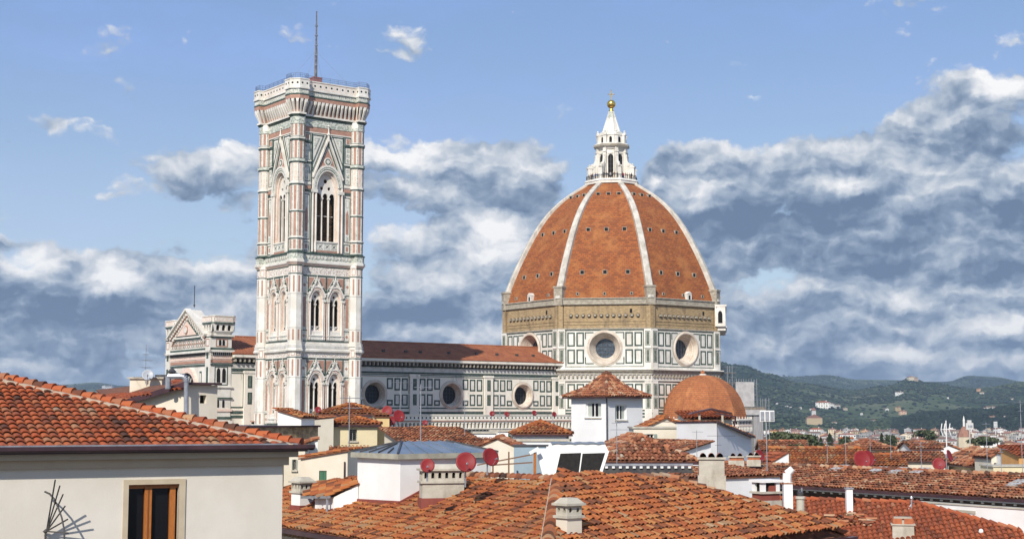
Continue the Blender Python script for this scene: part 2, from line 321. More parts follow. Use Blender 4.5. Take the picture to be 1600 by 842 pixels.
# ================================================================ CATHEDRAL (local frame: x east along the nave, y north, z up, dome centre at the origin)
ROT = math.radians(36.74); DC = (26.65, 380.1)
cath = empty('cathedral', (DC[0], DC[1], 0), ROT, 'huge marble cathedral under a ribbed red brick dome, behind the bell tower', 'cathedral')
def oct_(R, n=8, a0=22.5): return [(R * math.cos(math.radians(a0 + 360 / n * i)), R * math.sin(math.radians(a0 + 360 / n * i))) for i in range(n)]
def oculus(parent, Mx, u, z, ro, ri, depth, y0, nm='round_window', glass=GL):
    "splayed marble ring running back to a leaded glass disc"
    b = MB(); b.M = Mx; n = 40
    prof = [(ro + .28, y0 - .05), (ro + .28, y0 + .12), (ro, y0 + .16), (ro - .12, y0 + .34), (ro - .38, y0 + .34), (ro - .5, y0 + .1)]
    for k in range(1, 6):
        t = k / 5; rr = ro - .5 + (ri - ro + .5) * t; prof.append((rr + .07, y0 + .1 - (depth) * t + .1)); prof.append((rr, y0 + .1 - depth * t))
    vs, fs, mi = [], [], []
    for r, y in prof:
        vs += [(u + r * math.cos(2 * PI * i / n), y, z + r * math.sin(2 * PI * i / n)) for i in range(n)]
    b.add(vs, [])
    for j in range(len(prof) - 1):
        b_add_faces(b, [(j * n + i, j * n + (i + 1) % n, (j + 1) * n + (i + 1) % n, (j + 1) * n + i) for i in range(n)], len(vs), 1 if j < 1 else (2 if j in (8, 12) else 0))
    o = b.build(nm, [P2OC, G_, LACE], parent)
    g = MB(); g.M = Mx; yy = y0 + .1 - depth
    g.add([(u, yy - .12, z)] + [(u + ri * math.cos(2 * PI * i / n), yy - .12, z + ri * math.sin(2 * PI * i / n)) for i in range(n)], [(0, i + 1, (i + 1) % n + 1) for i in range(n)], 0)
    k = 5
    for i in range(1, k):
        q = -ri + 2 * ri * i / k; h = math.sqrt(ri * ri - q * q)
        g.box(u + q - .05, u + q + .05, yy - .1, yy, z - h, z + h, 1); g.box(u - h, u + h, yy - .09, yy - .01, z + q - .05, z + q + .05, 1)
    g.build('glass', [glass, DMETAL], o)
    return o
def b_add_faces(b, q, nv, m):
    base = len(b.v) - nv
    for f in q: b.f.append([base + i for i in f]); b.mi.append(m); b.tv.append(.5)
P2OC = mat('oculus_stone', (0.66, 0.58, 0.48), (0.54, 0.45, 0.35), 0.7, dark=(0.34, 0.23, 0.15), dscale=0.5, dlo=.5, dhi=.8)
GLD = mat('dark_leaded_glass', (0.010, 0.012, 0.016), (0.02, 0.024, 0.03), 2.5, rough=0.4, spec=0.3)
PIERG = mat('dull_green_inlay', (0.09, 0.115, 0.085), (0.16, 0.18, 0.14), 1.5)
def panel(b, u0, u1, z0, z1, y=0.0, g=1, wd=.34, inner=None):
    b.frame(u0, u1, z0, z1, wd, y, y + .035, g)
    if inner is not None: b.box(u0 + wd, u1 - wd, y, y + .02, z0 + wd, z1 - wd, inner)
# ---- nave clerestory, both long sides
Z_EAVE = 42.9
ocu_x = [-100.6, -80, -59.2, -38.4]
for side, ang in ((0, -PI / 2), (1, PI / 2)):
    Mx = Mframe(ang, 11.2); sg = 1 if side == 0 else -1     # u runs along +x on the south side
    b = MB(); b.M = Mx
    x0, x1 = -115.0, -25.5
    U = (lambda x: x) if side == 0 else (lambda x: -x)
    def fr(a, c): return (min(U(a), U(c)), max(U(a), U(c)))
    a_, c_ = fr(x0, x1)
    b.holes([(a_, 18), (c_, 18), (c_, 39.6), (a_, 39.6)], [circle(U(x), 34.9, 2.6, 36) for x in ocu_x], 0, .8, 0)
    # frieze, gallery with dark corbels, eave band
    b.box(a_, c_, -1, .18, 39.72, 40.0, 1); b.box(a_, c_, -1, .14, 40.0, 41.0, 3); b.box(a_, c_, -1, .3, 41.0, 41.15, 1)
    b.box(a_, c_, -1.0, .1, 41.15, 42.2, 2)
    n = int((c_ - a_) / 1.05)
    for i in range(n):
        u = a_ + (i + .5) * (c_ - a_) / n
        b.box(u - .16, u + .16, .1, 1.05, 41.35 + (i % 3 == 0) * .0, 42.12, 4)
    b.box(a_, c_, -1, 1.15, 42.1, 42.28, 4); b.box(a_, c_, -1, 1.4, 42.3, 42.9, 0)
    b.box(a_, c_, 0, .14, 39.0, 39.12, 1); b.box(a_, c_, 0, .05, 39.3, 39.5, 1)
    # base stripes under the panels
    for z0, z1, m in ((31.7, 32.0, 1), (31.15, 31.5, 0), (30.5, 31.0, 1), (29.6, 30.2, 1)): b.box(a_, c_, 0, .06 if m else .12, z0, z1, m)
    b.box(a_, c_, 0, .05, 35.2, 35.5, 1) if False else None
    for bx in ocu_x:
        for k in range(-4, 5):
            u = U(bx) + k * 2.0
            r2 = 3.42
            zc1 = 35.8; zc2 = 35.05
            inner = max(0, abs(k) * 2.0 - .78)
            if inner < r2: lim = math.sqrt(r2 * r2 - inner * inner); zb = max(35.8, 34.9 + lim + .05); zt2 = min(35.05, 34.9 - lim - .05)
            else: zb, zt2 = 35.8, 35.05
            if abs(k) <= 1: zt2 = 0
            if 38.6 - zb > .55: panel(b, u - .8, u + .8, zb, 38.6, 0, 1, .36, 5 if 38.6 - zb > 1 else None)
            if zt2 - 32.4 > .7: panel(b, u - .8, u + .8, 32.4, zt2, 0, 1, .36, 5)
    for px_ in [-110.9] + [(p + q) / 2 for p, q in zip(ocu_x, ocu_x[1:])] + [-28.2]:
        u = U(px_)
        b.box(u - 1.25, u + 1.25, 0, .5, 18, 39.0, 0)
        b.box(u - 1.4, u + 1.4, 0, .62, 39.0, 39.5, 0)
        for q in (-1, 1):
            b.box(u + q * 1.3 - .06, u + q * 1.3 + .06, .0, .08, 32.0, 39.6, 1)
        for z0, z1 in ((32.5, 35.0), (35.9, 38.5)):
            b.box(u - .5, u + .5, .5, .54, z0, z1, 1); b.box(u - .22, u + .22, .54, .56, z0 + .3, z1 - .3, 6)
    b.build('nave_wall', [WN, G_, DK, W2, GSTONE, W_, PIERG], cath)
    for x in ocu_x: oculus(cath, Mx, U(x), 34.9, 3.05, 2.1, 1.5, 0, glass=GLD)
# nave roof: solid low gable
b = MB()
b.M = Matrix(((0, 1, 0, 0), (1, 0, 0, 0), (0, 0, 1, 0), (0, 0, 0, 1)))
b.extr([(-12.7, 42.92), (12.7, 42.92), (12.7, 43.1), (0, 47.3), (-12.7, 43.1)], -115.2, -24.5, 0)
b.M = None
for i in range(120):
    x = -114.6 + i * .745
    for s_ in (-1, 1): b.bar((x, s_ * 12.7, 43.14), (x, 0, 47.34), .2, .1, 0)
b.tube((-115, 0, 47.35), (-25, 0, 47.35), .22, 0, 6)
for x in (-76, -70, -66, -58, -50, -44, -38, -33): b.box(x - .3, x + .3, -8.6, -8.0, 44.5, 45.05, 1)
b.build('nave_roof', [NROOF, DMETAL], cath)
# ---- aisles with corbelled parapet
for side, ang in ((0, -PI / 2), (1, PI / 2)):
    b = MB(); b.M = Mframe(ang, 21.5)
    a_, c_ = (-115.2, -25) if side == 0 else (25, 115.2)
    b.box(a_, c_, -.9, 0, 0, 26.6, 0)
    for z0 in (4, 8.5, 13, 17, 20.2, 22.4, 24.2): b.box(a_, c_, 0, .07, z0, z0 + .45, 1)
    b.box(a_, c_, -1, .3, 26.6, 26.95, 1); b.box(a_, c_, -1, .25, 26.95, 27.15, 0)
    n = int((c_ - a_) / 1.02); st = (c_ - a_) / n
    hl = [arch(a_ + (i + .5) * st, .62, 27.35, 28.1, 28.62, 3) for i in range(n)]
    for k in range(0, n, 8):
        m = min(n, k + 8)
        b.holes([(a_ + k * st, 27.15), (a_ + m * st, 27.15), (a_ + m * st, 28.85), (a_ + k * st, 28.85)], hl[k:m], 1.1, .5, 0, 0)
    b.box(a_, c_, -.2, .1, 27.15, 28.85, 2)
    for i in range(n + 1):
        u = a_ + i * st
        b.add([(u - .17, 0, 26.2), (u + .17, 0, 26.2), (u + .17, 1.2, 28.4), (u - .17, 1.2, 28.4), (u - .17, 0, 28.4), (u + .17, 0, 28.4)], [(0, 1, 2, 3), (0, 3, 4), (1, 5, 2), (3, 2, 5, 4)], 0)
    b.box(a_, c_, -.9, 1.3, 28.85, 29.1, 3); b.box(a_, c_, .95, 1.2, 29.1, 30.2, 0); b.box(a_, c_, .8, 1.35, 30.2, 30.42, 0)
    for i in range(n):
        u = a_ + (i + .5) * st; b.extr([(u + .2 * math.cos(q * PI / 3), 29.66 + .24 * math.sin(q * PI / 3)) for q in range(6)], 1.2, 1.215, 2)
    b.box(a_, c_, -9.3, 0, 26.9, 27.1, 4)
    b.build('aisle_wall', [WN, G_, DK, P_, NROOF], cath)
# ---- west front
FX = -119.6
b = MB(); b.box(FX, -115.1, -11.3, 11.3, 0, 46.7, 0); b.box(FX + 1.2, -115.1, -24, -12.3, 0, 27.5, 0); b.box(FX + 1.2, -115.1, 12.3, 24, 0, 27.5, 0)
for ang, half, dist in ((PI, 11.3, -FX), (-PI / 2, 2.25, 11.3), (PI / 2, 2.25, 11.3)):
    c = (0, 0) if ang == PI else (-117.35, 0)
    b.M = Mframe(ang, dist, c); h = half
    big = half > 5
    for z0, z1, d, m in ((46.55, 46.95, .45, 0), (46.3, 46.55, .3, 1), (43.75, 44.2, .3, 1), (43.3, 43.75, .5, 0), (42.6, 43.3, .25, 0), (41.9, 42.5, .12, 2), (41.1, 41.7, .18, 3), (40.5, 40.85, .22, 1), (35.9, 36.2, .3, 0), (33.6, 33.9, .3, 1), (31, 31.5, .25, 2), (29.4, 29.9, .15, 1), (28.2, 29.0, .35, 0), (27.4, 28.0, .15, 1)):
        b.box(-h - d, h + d, -.2, d, z0, z1, m)
    for i in range(int(h * 2 / .45)):
        u = -h + .25 + i * .45; b.box(u - .1, u + .1, .25, .45, 42.65, 43.2, 4)
    if big:
        for i in range(17):
            u = -9 + i * 1.1; b.frame(u - .42, u + .42, 44.5, 46.0, .1, 0, .06, 3 if i % 2 else 1)
            b.extr(circle(u, 45.3, .22, 8), .06, .1, 3)
        # great arch of the rose window
        b.extr(arch(0, 9.8, 33, 37.2, 40.2, 9)[2:-1] + arch(0, 8.2, 33, 37.0, 39.3, 9)[:1:-1][1:], 0, .5, 2) if False else None
        outer = arch(0, 9.6, 30, 36.4, 40.2, 9); inner = arch(0, 8.0, 30.0, 36.2, 39.2, 9)
        n = len(outer)
        b.add([(x, .5, z) for x, z in outer] + [(x, .5, z) for x, z in inner] + [(x, 0, z) for x, z in outer] + [(x, -.1, z) for x, z in inner],
              [(i, (i + 1) % n, n + (i + 1) % n, n + i) for i in range(n) if i not in (0,)] + [(i, (i + 1) % n, 2 * n + (i + 1) % n, 2 * n + i) for i in range(n) if i != 0] + [(n + i, n + (i + 1) % n, 3 * n + (i + 1) % n, 3 * n + i) for i in range(n) if i != 0], 5)
        b.extr(inner, .01, .03, 4)
        for q in range(1, 9):
            a = PI * q / 9
            b.bar((0, .12, 34.6), (3.6 * math.cos(a), .12, 34.6 + 3.9 * math.sin(a)), .18, .18, 0)
        for s_ in (-1, 1):
            b.box(s_ * 6.2 - .5, s_ * 6.2 + .5, 0, .06, 29.8, 39.4, 1); b.box(s_ * 6.2 - .3, s_ * 6.2 + .3, .06, .1, 30.2, 39, 0)
    else:
        for s_ in (-1, 1):
            b.extr(arch(s_ * .62, .78, 37.0, 39.2, 40.0, 4), 0, .05, 4); b.extr(arch(s_ * .62, .5, 32.0 - .2, 34.6 - 1.6, 33.4, 4), 0, .05, 4)
        b.frame(-1.5, 1.5, 36.4, 40.3, .18, 0, .05, 1)
        b.frame(-1.35, 1.35, 44.4, 46.1, .22, 0, .06, 3)
        for s_ in (-1, 1): b.extr(arch(s_ * .4, .5, 44.7, 45.5, 45.9, 3), .0, .08, 4)
    # corner piers
    if big:
        for s_ in (-1, 1):
            b.box(s_ * 10.2 - 1.1, s_ * 10.2 + 1.1, 0, .4, 0, 46.3, 0)
            b.box(s_ * 10.2 - .45, s_ * 10.2 + .45, .4, .44, 36.6, 40.2, 1); b.box(s_ * 10.2 - .45, s_ * 10.2 + .45, .4, .44, 41.95, 43.2, 1); b.frame(s_ * 10.2 - .8, s_ * 10.2 + .8, 44.5, 46.1, .16, .4, .45, 3)
b.M = None
facade = b.build('west_front', [W_, G_, P2, P_, DK, P2], cath)
# gable of the west front with corbel rows, roundel pediment
b = MB(); b.M = Mframe(PI, -FX)
b.extr([(-9.6, 46.7), (9.6, 46.7), (7.6, 48.1), (0, 52.7), (-7.6, 48.1)], -2.6, .25, 0)
for s_ in (-1, 1):
    for i in range(12):
        t = (i + .5) / 12; x = s_ * 9.4 * (1 - t); z = 46.9 + 5.7 * t
        if i > 0:
            for dz, d in ((-.55, .85), (-1.45, .6)):
                b.box(x - .2, x + .2, .2, d, z + dz - .45, z + dz, 0); b.box(x + .2, x + .6, .2, .32, z + dz - .4, z + dz, 2)
    b.bar((s_ * 9.8, .5, 46.9), (0, .5, 52.8), 1.2, .4, 0); b.bar((s_ * 8.8, .3, 46.3), (0, .3, 51.5), .8, .18, 3)
b.extr([(-5.6, 47.0), (5.6, 47.0), (0, 50.6)], .25, .55, 1); b.extr([(-4.9, 47.15), (4.9, 47.15), (0, 50.2)], .55, .7, 4)
b.extr(circle(0, 48.35, .95, 16), .7, .85, 3); b.extr(circle(0, 48.35, .7, 16), .85, .95, 0)
b.M = None
b.tube((FX + 1, 0, 53.2), (FX + 1, 0, 58.0), .09, 5); b.lathe([(.0, -.3), (.3, 0), (0, .3)], (FX + 1, 0, 53.7), 8, 5)
b.build('pediment', [W_, G_, P_, P_, P2, DMETAL], cath)
def turret(cx, cy, name='facade_turret'):
    b = MB(); R0 = 2.1
    sq = lambda r, c=.75: [(cx + x, cy + y) for x, y in ((-r + c, -r), (r - c, -r), (r, -r + c), (r, r - c), (r - c, r), (-r + c, r), (-r, r - c), (-r, -r + c))]
    b.prism(sq(R0 + .1), 46.95, 47.6, 0, sq(R0 + .45)); b.prism(sq(R0 - .2), 47.3, 49.2, 1)
    for ang in (PI, -PI / 2, PI / 2, 0):
        b.M = Mframe(ang, R0 + .42, (cx, cy))
        hl = [arch(k * 1.15, .8, 47.3, 48.4, 49.0, 4) for k in (-1, 0, 1)]
        b.holes([(-2.2, 47.6), (2.2, 47.6), (2.5, 49.25), (-2.5, 49.25)], [arch(k * 1.3, .85, 47.75, 48.4, 49.0, 4) for k in (-1, 0, 1)], .02, .55, 0)
        b.add([(-1.9, -.6, 47.4), (1.9, -.6, 47.4), (2.1, -.6, 49.25), (-2.1, -.6, 49.25)], [(0, 1, 2, 3)], 1)
        for k in range(-2, 3): b.frame(k * 1.0 - .4, k * 1.0 + .4, 49.7, 50.6, .1, .24, .28, 2)
        b.M = None
    b.prism(sq(R0 + .72), 49.2, 49.5, 3); b.prism(sq(R0 + .66), 49.5, 50.7, 0); b.prism(sq(R0 + .78), 50.7, 50.9, 0)
    return b.build(name, [W_, DK, P2, G_], cath)
turret(-117.3, -9.5); turret(-117.3, 9.5)
# ---- octagon under the dome
RO = 29.9; AP = RO * math.cos(PI / 8); HS = RO * math.sin(PI / 8)
for k in range(8):
    ang = k * PI / 4
    b = MB(); b.M = Mframe(ang, AP)
    hasoc = True; zo = 46.6
    b.holes([(-HS, 41.4), (HS, 41.4), (HS, 51.2), (-HS, 51.2)], [circle(0, zo, 4.0, 40)], 0, 1.2, 0)
    b.holes([(-HS, 0), (HS, 0), (HS, 40.1), (-HS, 40.1)], [], 0, .5, 0)
    for z0, z1, d, m in ((51.2, 51.5, .25, 4), (42.0, 42.15, .06, 1), (41.2, 41.45, 1.25, 0), (40.85, 41.2, .95, 4), (40.4, 40.85, .6, 4), (40.1, 40.4, .35, 0), (38.9, 40.1, .06, 3), (38.55, 38.85, .3, 0), (38.3, 38.5, .1, 1),
                         (31.25, 31.6, .1, 1), (30.5, 30.9, .18, 1), (29.7, 30.1, .1, 1)):
        b.box(-HS - d * .41, HS + d * .41, -.8, d, z0, z1, m)
    n = 22
    for i in range(n):
        u = -HS + (i + .5) * 2 * HS / n; b.box(u - .2, u + .2, .05, .5, 39.4, 40.1, 4)
    for s_ in (-1, 1):
        b.box(s_ * HS, s_ * (HS - 1.75), 0, .35, 0, 38.5, 0); b.box(s_ * HS, s_ * (HS - 1.75), 0, .35, 41.45, 51.2, 0)
        for z0, z1 in ((43.2, 46.2), (47.3, 50.6), (35.1, 37.7), (32.0, 34.4)):
            b.frame(s_ * (HS - .87) - .62, s_ * (HS - .87) + .62, z0 - .15, z1 + .15, .12, .35, .39, 1); b.box(s_ * (HS - .87) - .36, s_ * (HS - .87) + .36, .35, .40, z0 + .1, z1 - .1, 5)
        b.box(s_ * HS, s_ * (HS - 1.75), .35, .5, 46.55, 46.85, 0)
        b.box(s_ * (HS - 1.95) - .1, s_ * (HS - 1.95) + .1, 0, .05, 42.3, 51.0, 1)
        for uc in (8.25, 6.0):
            for z0, z1 in ((42.75, 46.3), (47.0, 50.5), (35.0, 37.9), (31.9, 34.5)): panel(b, s_ * uc - .95, s_ * uc + .95, z0, z1, 0, 1, .38, 2)
        for z0, z1 in ((35.0, 37.9), (31.9, 34.5)):
            for uc in (3.75, 1.4): panel(b, s_ * uc - .95, s_ * uc + .95, z0, z1, 0, 1, .38, 2)
        # corner panels clipped by the great ring
        for sz in (-1, 1):
            pts = [(s_ * 4.8, zo + sz * 3.9), (s_ * 3.0, zo + sz * 3.9), (s_ * 4.8, zo + sz * 1.9)]
            b.bar((s_ * 4.7, .02, zo + sz * 3.8), (s_ * 2.7, .02, zo + sz * 3.8), .06, .26, 1); b.bar((s_ * 4.7, .02, zo + sz * 3.9), (s_ * 4.7, .02, zo + sz * 2.2), .26, .06, 1)
    b.box(-HS + 1.8, HS - 1.8, 0, .05, 50.85, 51.05, 1)
    dr = b.build('drum_wall', [W_, G_, W_, W2, GSTONE, PIERG], cath)
    oculus(cath, Mframe(ang, AP), 0, zo, 4.15, 2.4, 2.6, 0)
    # bare masonry band, never clad, with its row of putlog corbels
    b = MB(); b.M = Mframe(ang, AP - .3); HB = HS - .1
    b.holes([(-HB, 51.5), (HB, 51.5), (HB, 57.3), (-HB, 57.3)], [], 0, .5, 0)
    b.box(-HB, HB, -.5, .12, 53.1, 53.25, 0); b.box(-HB, HB, -.5, .05, 52.3, 52.36, 3)
    b.box(-HB, HB, -.6, .5, 57.3, 57.6, 1); b.box(-HB, HB, -.8, .3, 57.6, 58.7, 1); b.box(-HB, HB, -.8, .55, 58.7, 58.95, 1)
    for i in range(12):
        u = -8.3 + i * 1.5
        b.extr(circle(u, 54.55, .55, 8), 0, .06, 3); b.box(u - .28, u + .28, 0, .55, 54.35, 54.85, 1)
    b.box(6.2, 6.8, 0, .03, 55.2, 56.2, 2)
    for s_ in (-1, 1): b.box(s_ * HB, s_ * (HB - 1.1), -.2, .45, 51.5, 57.3, 0); b.box(s_ * (HB - 1.25), s_ * (HB - 1.12), 0, .03, 51.6, 57.3, 3)
    b.build('unclad_gallery', [SAND, GSTONE, DK, mat('dark_sandstone', (0.13, 0.10, 0.06), None) if k == 0 else MATS['dark_sandstone']], cath)
# finished stretch of gallery on the south-east side
b = MB(); b.M = Mframe(-PI / 4, AP + .2)
b.box(-HS - .4, HS + .4, -1, 1.6, 51.6, 52.3, 0); b.box(-HS - .6, HS + .6, -1, 1.9, 52.3, 52.6, 0)
for s_ in (-1, 1): b.box(s_ * HS - 1.2, s_ * HS + 1.2, -1, 1.6, 52.6, 58.0, 0)
b.holes([(-HS, 52.6), (HS, 52.6), (HS, 57.6), (-HS, 57.6)], [arch(-HS + 2.2 + i * 1.8, 1.1, 53.2, 55.4, 56.3, 4) for i in range(11)], 1.5, .5, 0)
b.box(-HS - 1.3, HS + 1.3, -1, 1.9, 57.6, 58.1, 0)
b.M = b.M @ Matrix.Translation((-HS - 1.2, .3, 0)) @ Matrix.Rotation(PI / 2, 4, 'Z')
b.extr(arch(0, 1.1, 53.4, 55.6, 56.5, 5), .02, .05, 1)
b.build('marble_gallery', [W_, DK], cath)
# ---- great dome
PRO = [(58.9, 28.9), (61.5, 28.15), (64.1, 27.2), (67.8, 25.7), (71.5, 24.0), (75.2, 22.15), (78.8, 20.1), (82.0, 17.9), (84.3, 15.9), (86.5, 13.6), (88.5, 11.1), (90.2, 8.7), (91.2, 7.2)]
def cr(tab, n):
    out = []
    for i in range(len(tab) - 1):
        p0 = tab[max(0, i - 1)]; p1 = tab[i]; p2 = tab[i + 1]; p3 = tab[min(len(tab) - 1, i + 2)]
        for j in range(n):
            t = j / n
            out.append(tuple(.5 * (2 * b_ + (c_ - a_) * t + (2 * a_ - 5 * b_ + 4 * c_ - d_) * t * t + (-a_ + 3 * b_ - 3 * c_ + d_) * t ** 3) for a_, b_, c_, d_ in zip(p0, p1, p2, p3)))
    return out + [tab[-1]]
PRO = [(z, r * (1.045 if z < 88 else 1.045 - (z - 88) * .012)) for z, r in PRO]
PF = cr(PRO, 3)
b = MB(); shell = [(r - .85, z) for z, r in PF]
b.lathe([(29.0, 58.0)] + shell, (0, 0, 0), 8, 0, PI / 8)
dome = b.build('dome', [DOME], cath)
RIBM = mat('weathered_rib_marble', (0.62, 0.58, 0.50), (0.46, 0.42, 0.35), 0.5, dark=(0.26, 0.23, 0.18), dscale=0.8, dlo=0.46, dhi=0.75, rough=.7)
STAIN = mat('lichen_stain', (0.17, 0.10, 0.06), (0.36, 0.14, 0.06), 1.2, lo=.3, hi=.6)
def dpt(k, t, z, off=0.0):
    "point on face k of the dome, t in -1..1 across it"
    for (r0, z0), (r1, z1) in zip(shell, shell[1:]):
        if z0 <= z <= z1: r = r0 + (r1 - r0) * (z - z0) / (z1 - z0); break
    a = k * PI / 4; ap = r * math.cos(PI / 8) + off; h = r * math.sin(PI / 8) * t
    return (ap * math.cos(a) - h * math.sin(a), ap * math.sin(a) + h * math.cos(a), z)
for k in range(8):
    for z, ts in ((65.5, (-.55, 0, .55)), (76.8, (-.56, 0, .56)), (87.0, (-.55, 0, .55)), (60.0, (-.6, 0, .6))):
        for t in ts:
            p = Vector(dpt(k, t, z)); a = k * PI / 4; hb = MB()
            s_ = .42 if z > 61 else .22
            hb.M = Mframe(a, 0, (p.x, p.y)); hb.box(-s_, s_, -.6, .16, z - s_, z + s_ * 1.1, 0); hb.frame(-s_ - .14, s_ + .14, z - s_ - .12, z + s_ + .16, .12, -.6, .24, 1); hb.M = None; hb.build('dome_eye', [DK, GSTONE], dome)

for k in range(8):
    for t, z1, z0, wd in ((-.55, 65, 61, .35), (0, 65, 60.5, .4), (.55, 65, 61.5, .35), (-.56, 76.3, 73.4, .35), (0, 76.3, 69, .45), (.45, 70, 69, .5)):
        N_ = 6; sb = MB()
        for i in range(N_):
            za, zb = z0 + (z1 - z0) * i / N_, z0 + (z1 - z0) * (i + 1) / N_
            tt = t * (1.0)
            q = [Vector(dpt(k, tt, zz, .03)) for zz in (za, zb)]
            tv_ = Vector((-math.sin(k * PI / 4), math.cos(k * PI / 4), 0)) * wd / 2
            sb.add([tuple(q[0] - tv_), tuple(q[0] + tv_), tuple(q[1] + tv_), tuple(q[1] - tv_)], [(0, 1, 2, 3)], 0)

for k in range(8):
    a = PI / 8 + k * PI / 4; b = MB(); ca, sa = math.cos(a), math.sin(a); ux, uy = -sa, ca
    vs = []; N_ = len(PF)
    for i, (z, r) in enumerate(PF):
        wd = .9 - .25 * i / N_; ri = r - 1.9; nz = .15
        for rr, w_ in ((ri, wd), (r - .25, wd), (r, wd * .7), (r, -wd * .7), (r - .25, -wd), (ri, -wd)):
            vs.append((rr * ca + ux * w_, rr * sa + uy * w_, z))
    b.add(vs, [(i * 6 + j, i * 6 + j + 1, (i + 1) * 6 + j + 1, (i + 1) * 6 + j) for i in range(N_ - 1) for j in range(5)], 0)
    b.M = Mframe(a, 0)
    b.box(-1.15, 1.15, 26.8, 30.0, 57.4, 61.8, 1); b.box(-1.3, 1.3, 26.8, 30.15, 61.5, 61.95, 1); b.box(-1.3, 1.3, 26.8, 30.1, 57.2, 57.6, 1)
    b.M = None
    b.build('dome_rib', [RIBM, GSTONE], dome)
# little access hatches at the foot of the dome
for k, t in ((4, -.0), (6, .12), (2, 0), (0, 0)):
    b = MB(); a = k * PI / 4; p = dpt(k, t, 59.3); b.M = Mframe(a, 0, (p[0], p[1])); b.box(-.75, .75, -1, .8, 58.6, 60.4, 0); b.extr([(-.8, 60.4), (.8, 60.4), (0, 61.0)], -1, .9, 0); b.box(-.3, .3, .8, .83, 58.9, 60.0, 1)
    b.build('hatch', [W_, DK], dome)
# ---- lantern
b = MB()
b.prism(oct_(7.5), 90.9, 91.6, 0); b.prism(oct_(7.7), 91.6, 92.0, 0, oct_(7.3)); b.prism(oct_(7.2), 92.0, 92.15, 0)
b.prism(oct_(3.75), 92.1, 101.0, 0)
lan = b.build('lantern', [W_], cath)
for k in range(8):
    b = MB(); b.M = Mframe(k * PI / 4, 3.75 * math.cos(PI / 8))
    b.extr(arch(0, 1.35, 92.8, 98.3, 99.1, 5), 0, .03, 1); b.frame(-.95, .95, 92.6, 99.5, .22, 0, .2, 0); b.box(-.05, .05, .03, .09, 92.8, 98.8, 2)
    for zz in (94, 95.2, 96.4, 97.6): b.box(-.65, .65, .03, .07, zz, zz + .07, 2)
    b.build('lantern_window', [W_, DK, DMETAL], lan)
for k in range(8):
    a = PI / 8 + k * PI / 4; b = MB(); b.M = Matrix.Rotation(a, 4, 'Z')
    # buttress with its volute and outer pier
    pr = [(3.5, 92.1), (6.7, 92.1), (6.7, 95.2), (6.95, 95.3), (6.95, 95.7), (6.2, 95.9), (5.7, 96.6), (5.2, 96.5), (4.8, 97.2), (4.6, 98.3), (4.7, 99.0), (3.5, 99.2)]
    b.extr(pr, -.3, .3, 0); b.box(5.5, 6.75, -.48, .48, 92.1, 95.3, 0); b.box(5.4, 6.95, -.55, .55, 95.3, 95.65, 0)
    b.extr([(5.05 + .55 * math.cos(q * PI / 4), 96.3 + .55 * math.sin(q * PI / 4)) for q in range(8)], -.42, .42, 0)
    b.box(3.5, 4.3, -.42, .42, 92.1, 100.9, 0); b.box(3.5, 4.5, -.5, .5, 99.6, 100.0, 0)
    b.lathe([(.3, 0), (.15, .3), (.3, .6), (0, .9)], (6.2, 0, 95.65), 6, 0)
    b.build('buttress', [W_], lan)
b = MB(); b.prism(oct_(4.1), 100.5, 101.0, 0); b.prism(oct_(4.3), 101.0, 101.3, 0, oct_(4.95)); b.prism(oct_(5.05), 101.3, 101.8, 1); b.prism(oct_(4.9), 101.8, 102.1, 0, oct_(4.5))
b.build('cornice', [W_, GSTONE], lan)
b = MB(); b.prism(oct_(3.5), 102.0, 104.4, 0)
for k in range(8):
    b.M = Matrix.Rotation(PI / 8 + k * PI / 4, 4, 'Z')
    b.box(2.9, 4.05, -.45, .45, 102.0, 104.2, 0); b.box(2.9, 4.25, -.55, .55, 104.2, 104.45, 0); b.lathe([(.42, 0), (.5, .3), (.2, .6), (.32, .9), (0, 1.3)], (3.85, 0, 104.4), 6, 0)
    b.M = Mframe(k * PI / 4, 3.5 * math.cos(PI / 8)); b.extr(arch(0, .7, 102.2, 103.4, 103.9, 4), 0, .03, 1); b.extr([(1.1 * math.cos(q * PI / 6), 104.3 + .95 * math.sin(q * PI / 6)) for q in range(7)], -.6, .15, 0)
b.M = None; b.build('crown', [W_, DK], lan)
b = MB(); b.prism(oct_(2.75), 104.3, 109.4, 0, oct_(1.15)); b.prism(oct_(1.15), 109.4, 111.3, 1, oct_(.6))
for k in range(8):
    a = PI / 8 + k * PI / 4
    b.tube((2.78 * math.cos(a), 2.78 * math.sin(a), 104.3), (.62 * math.cos(a), .62 * math.sin(a), 111.2), .17, 0, 5, .08)
    for q in range(9):
        t = (q + .5) / 9; r = 2.9 + (.7 - 2.9) * t; b.lathe([(0, -.14), (.17, 0), (0, .2)], (r * math.cos(a), r * math.sin(a), 104.3 + 6.9 * t), 5, 0)
b.build('spire', [W_, mat('verdigris_stone', (0.36, 0.42, 0.36), (0.5, 0.5, 0.42), 2)], lan)
b = MB(); b.lathe([(.55, 0), (.72, .15), (.5, .4), (.4, .9), (.6, 1.1)], (0, 0, 111.2), 14, 0)
b.lathe([(1.17 * math.sin(PI * i / 14), -1.17 * math.cos(PI * i / 14)) for i in range(15)], (0, 0, 113.2), 24, 0)
b.build('gilded_ball', [GOLD], lan, smooth=True)
b = MB(); b.M = Matrix.Rotation(-ROT, 4, 'Z'); b.bar((0, 0, 114.3), (0, 0, 116.9), .2, .2, 0); b.bar((-.75, 0, 115.9), (.75, 0, 115.9), .2, .2, 0); b.bar((-.45, 0, 115.35), (.45, 0, 115.35), .12, .12, 0)
for p in ((-.8, 115.9), (.8, 115.9), (0, 116.95)): b.lathe([(0, -.17), (.17, 0), (0, .17)], (p[0], 0, p[1]), 6, 0)
b.build('cross', [GOLD], lan)
b = MB()
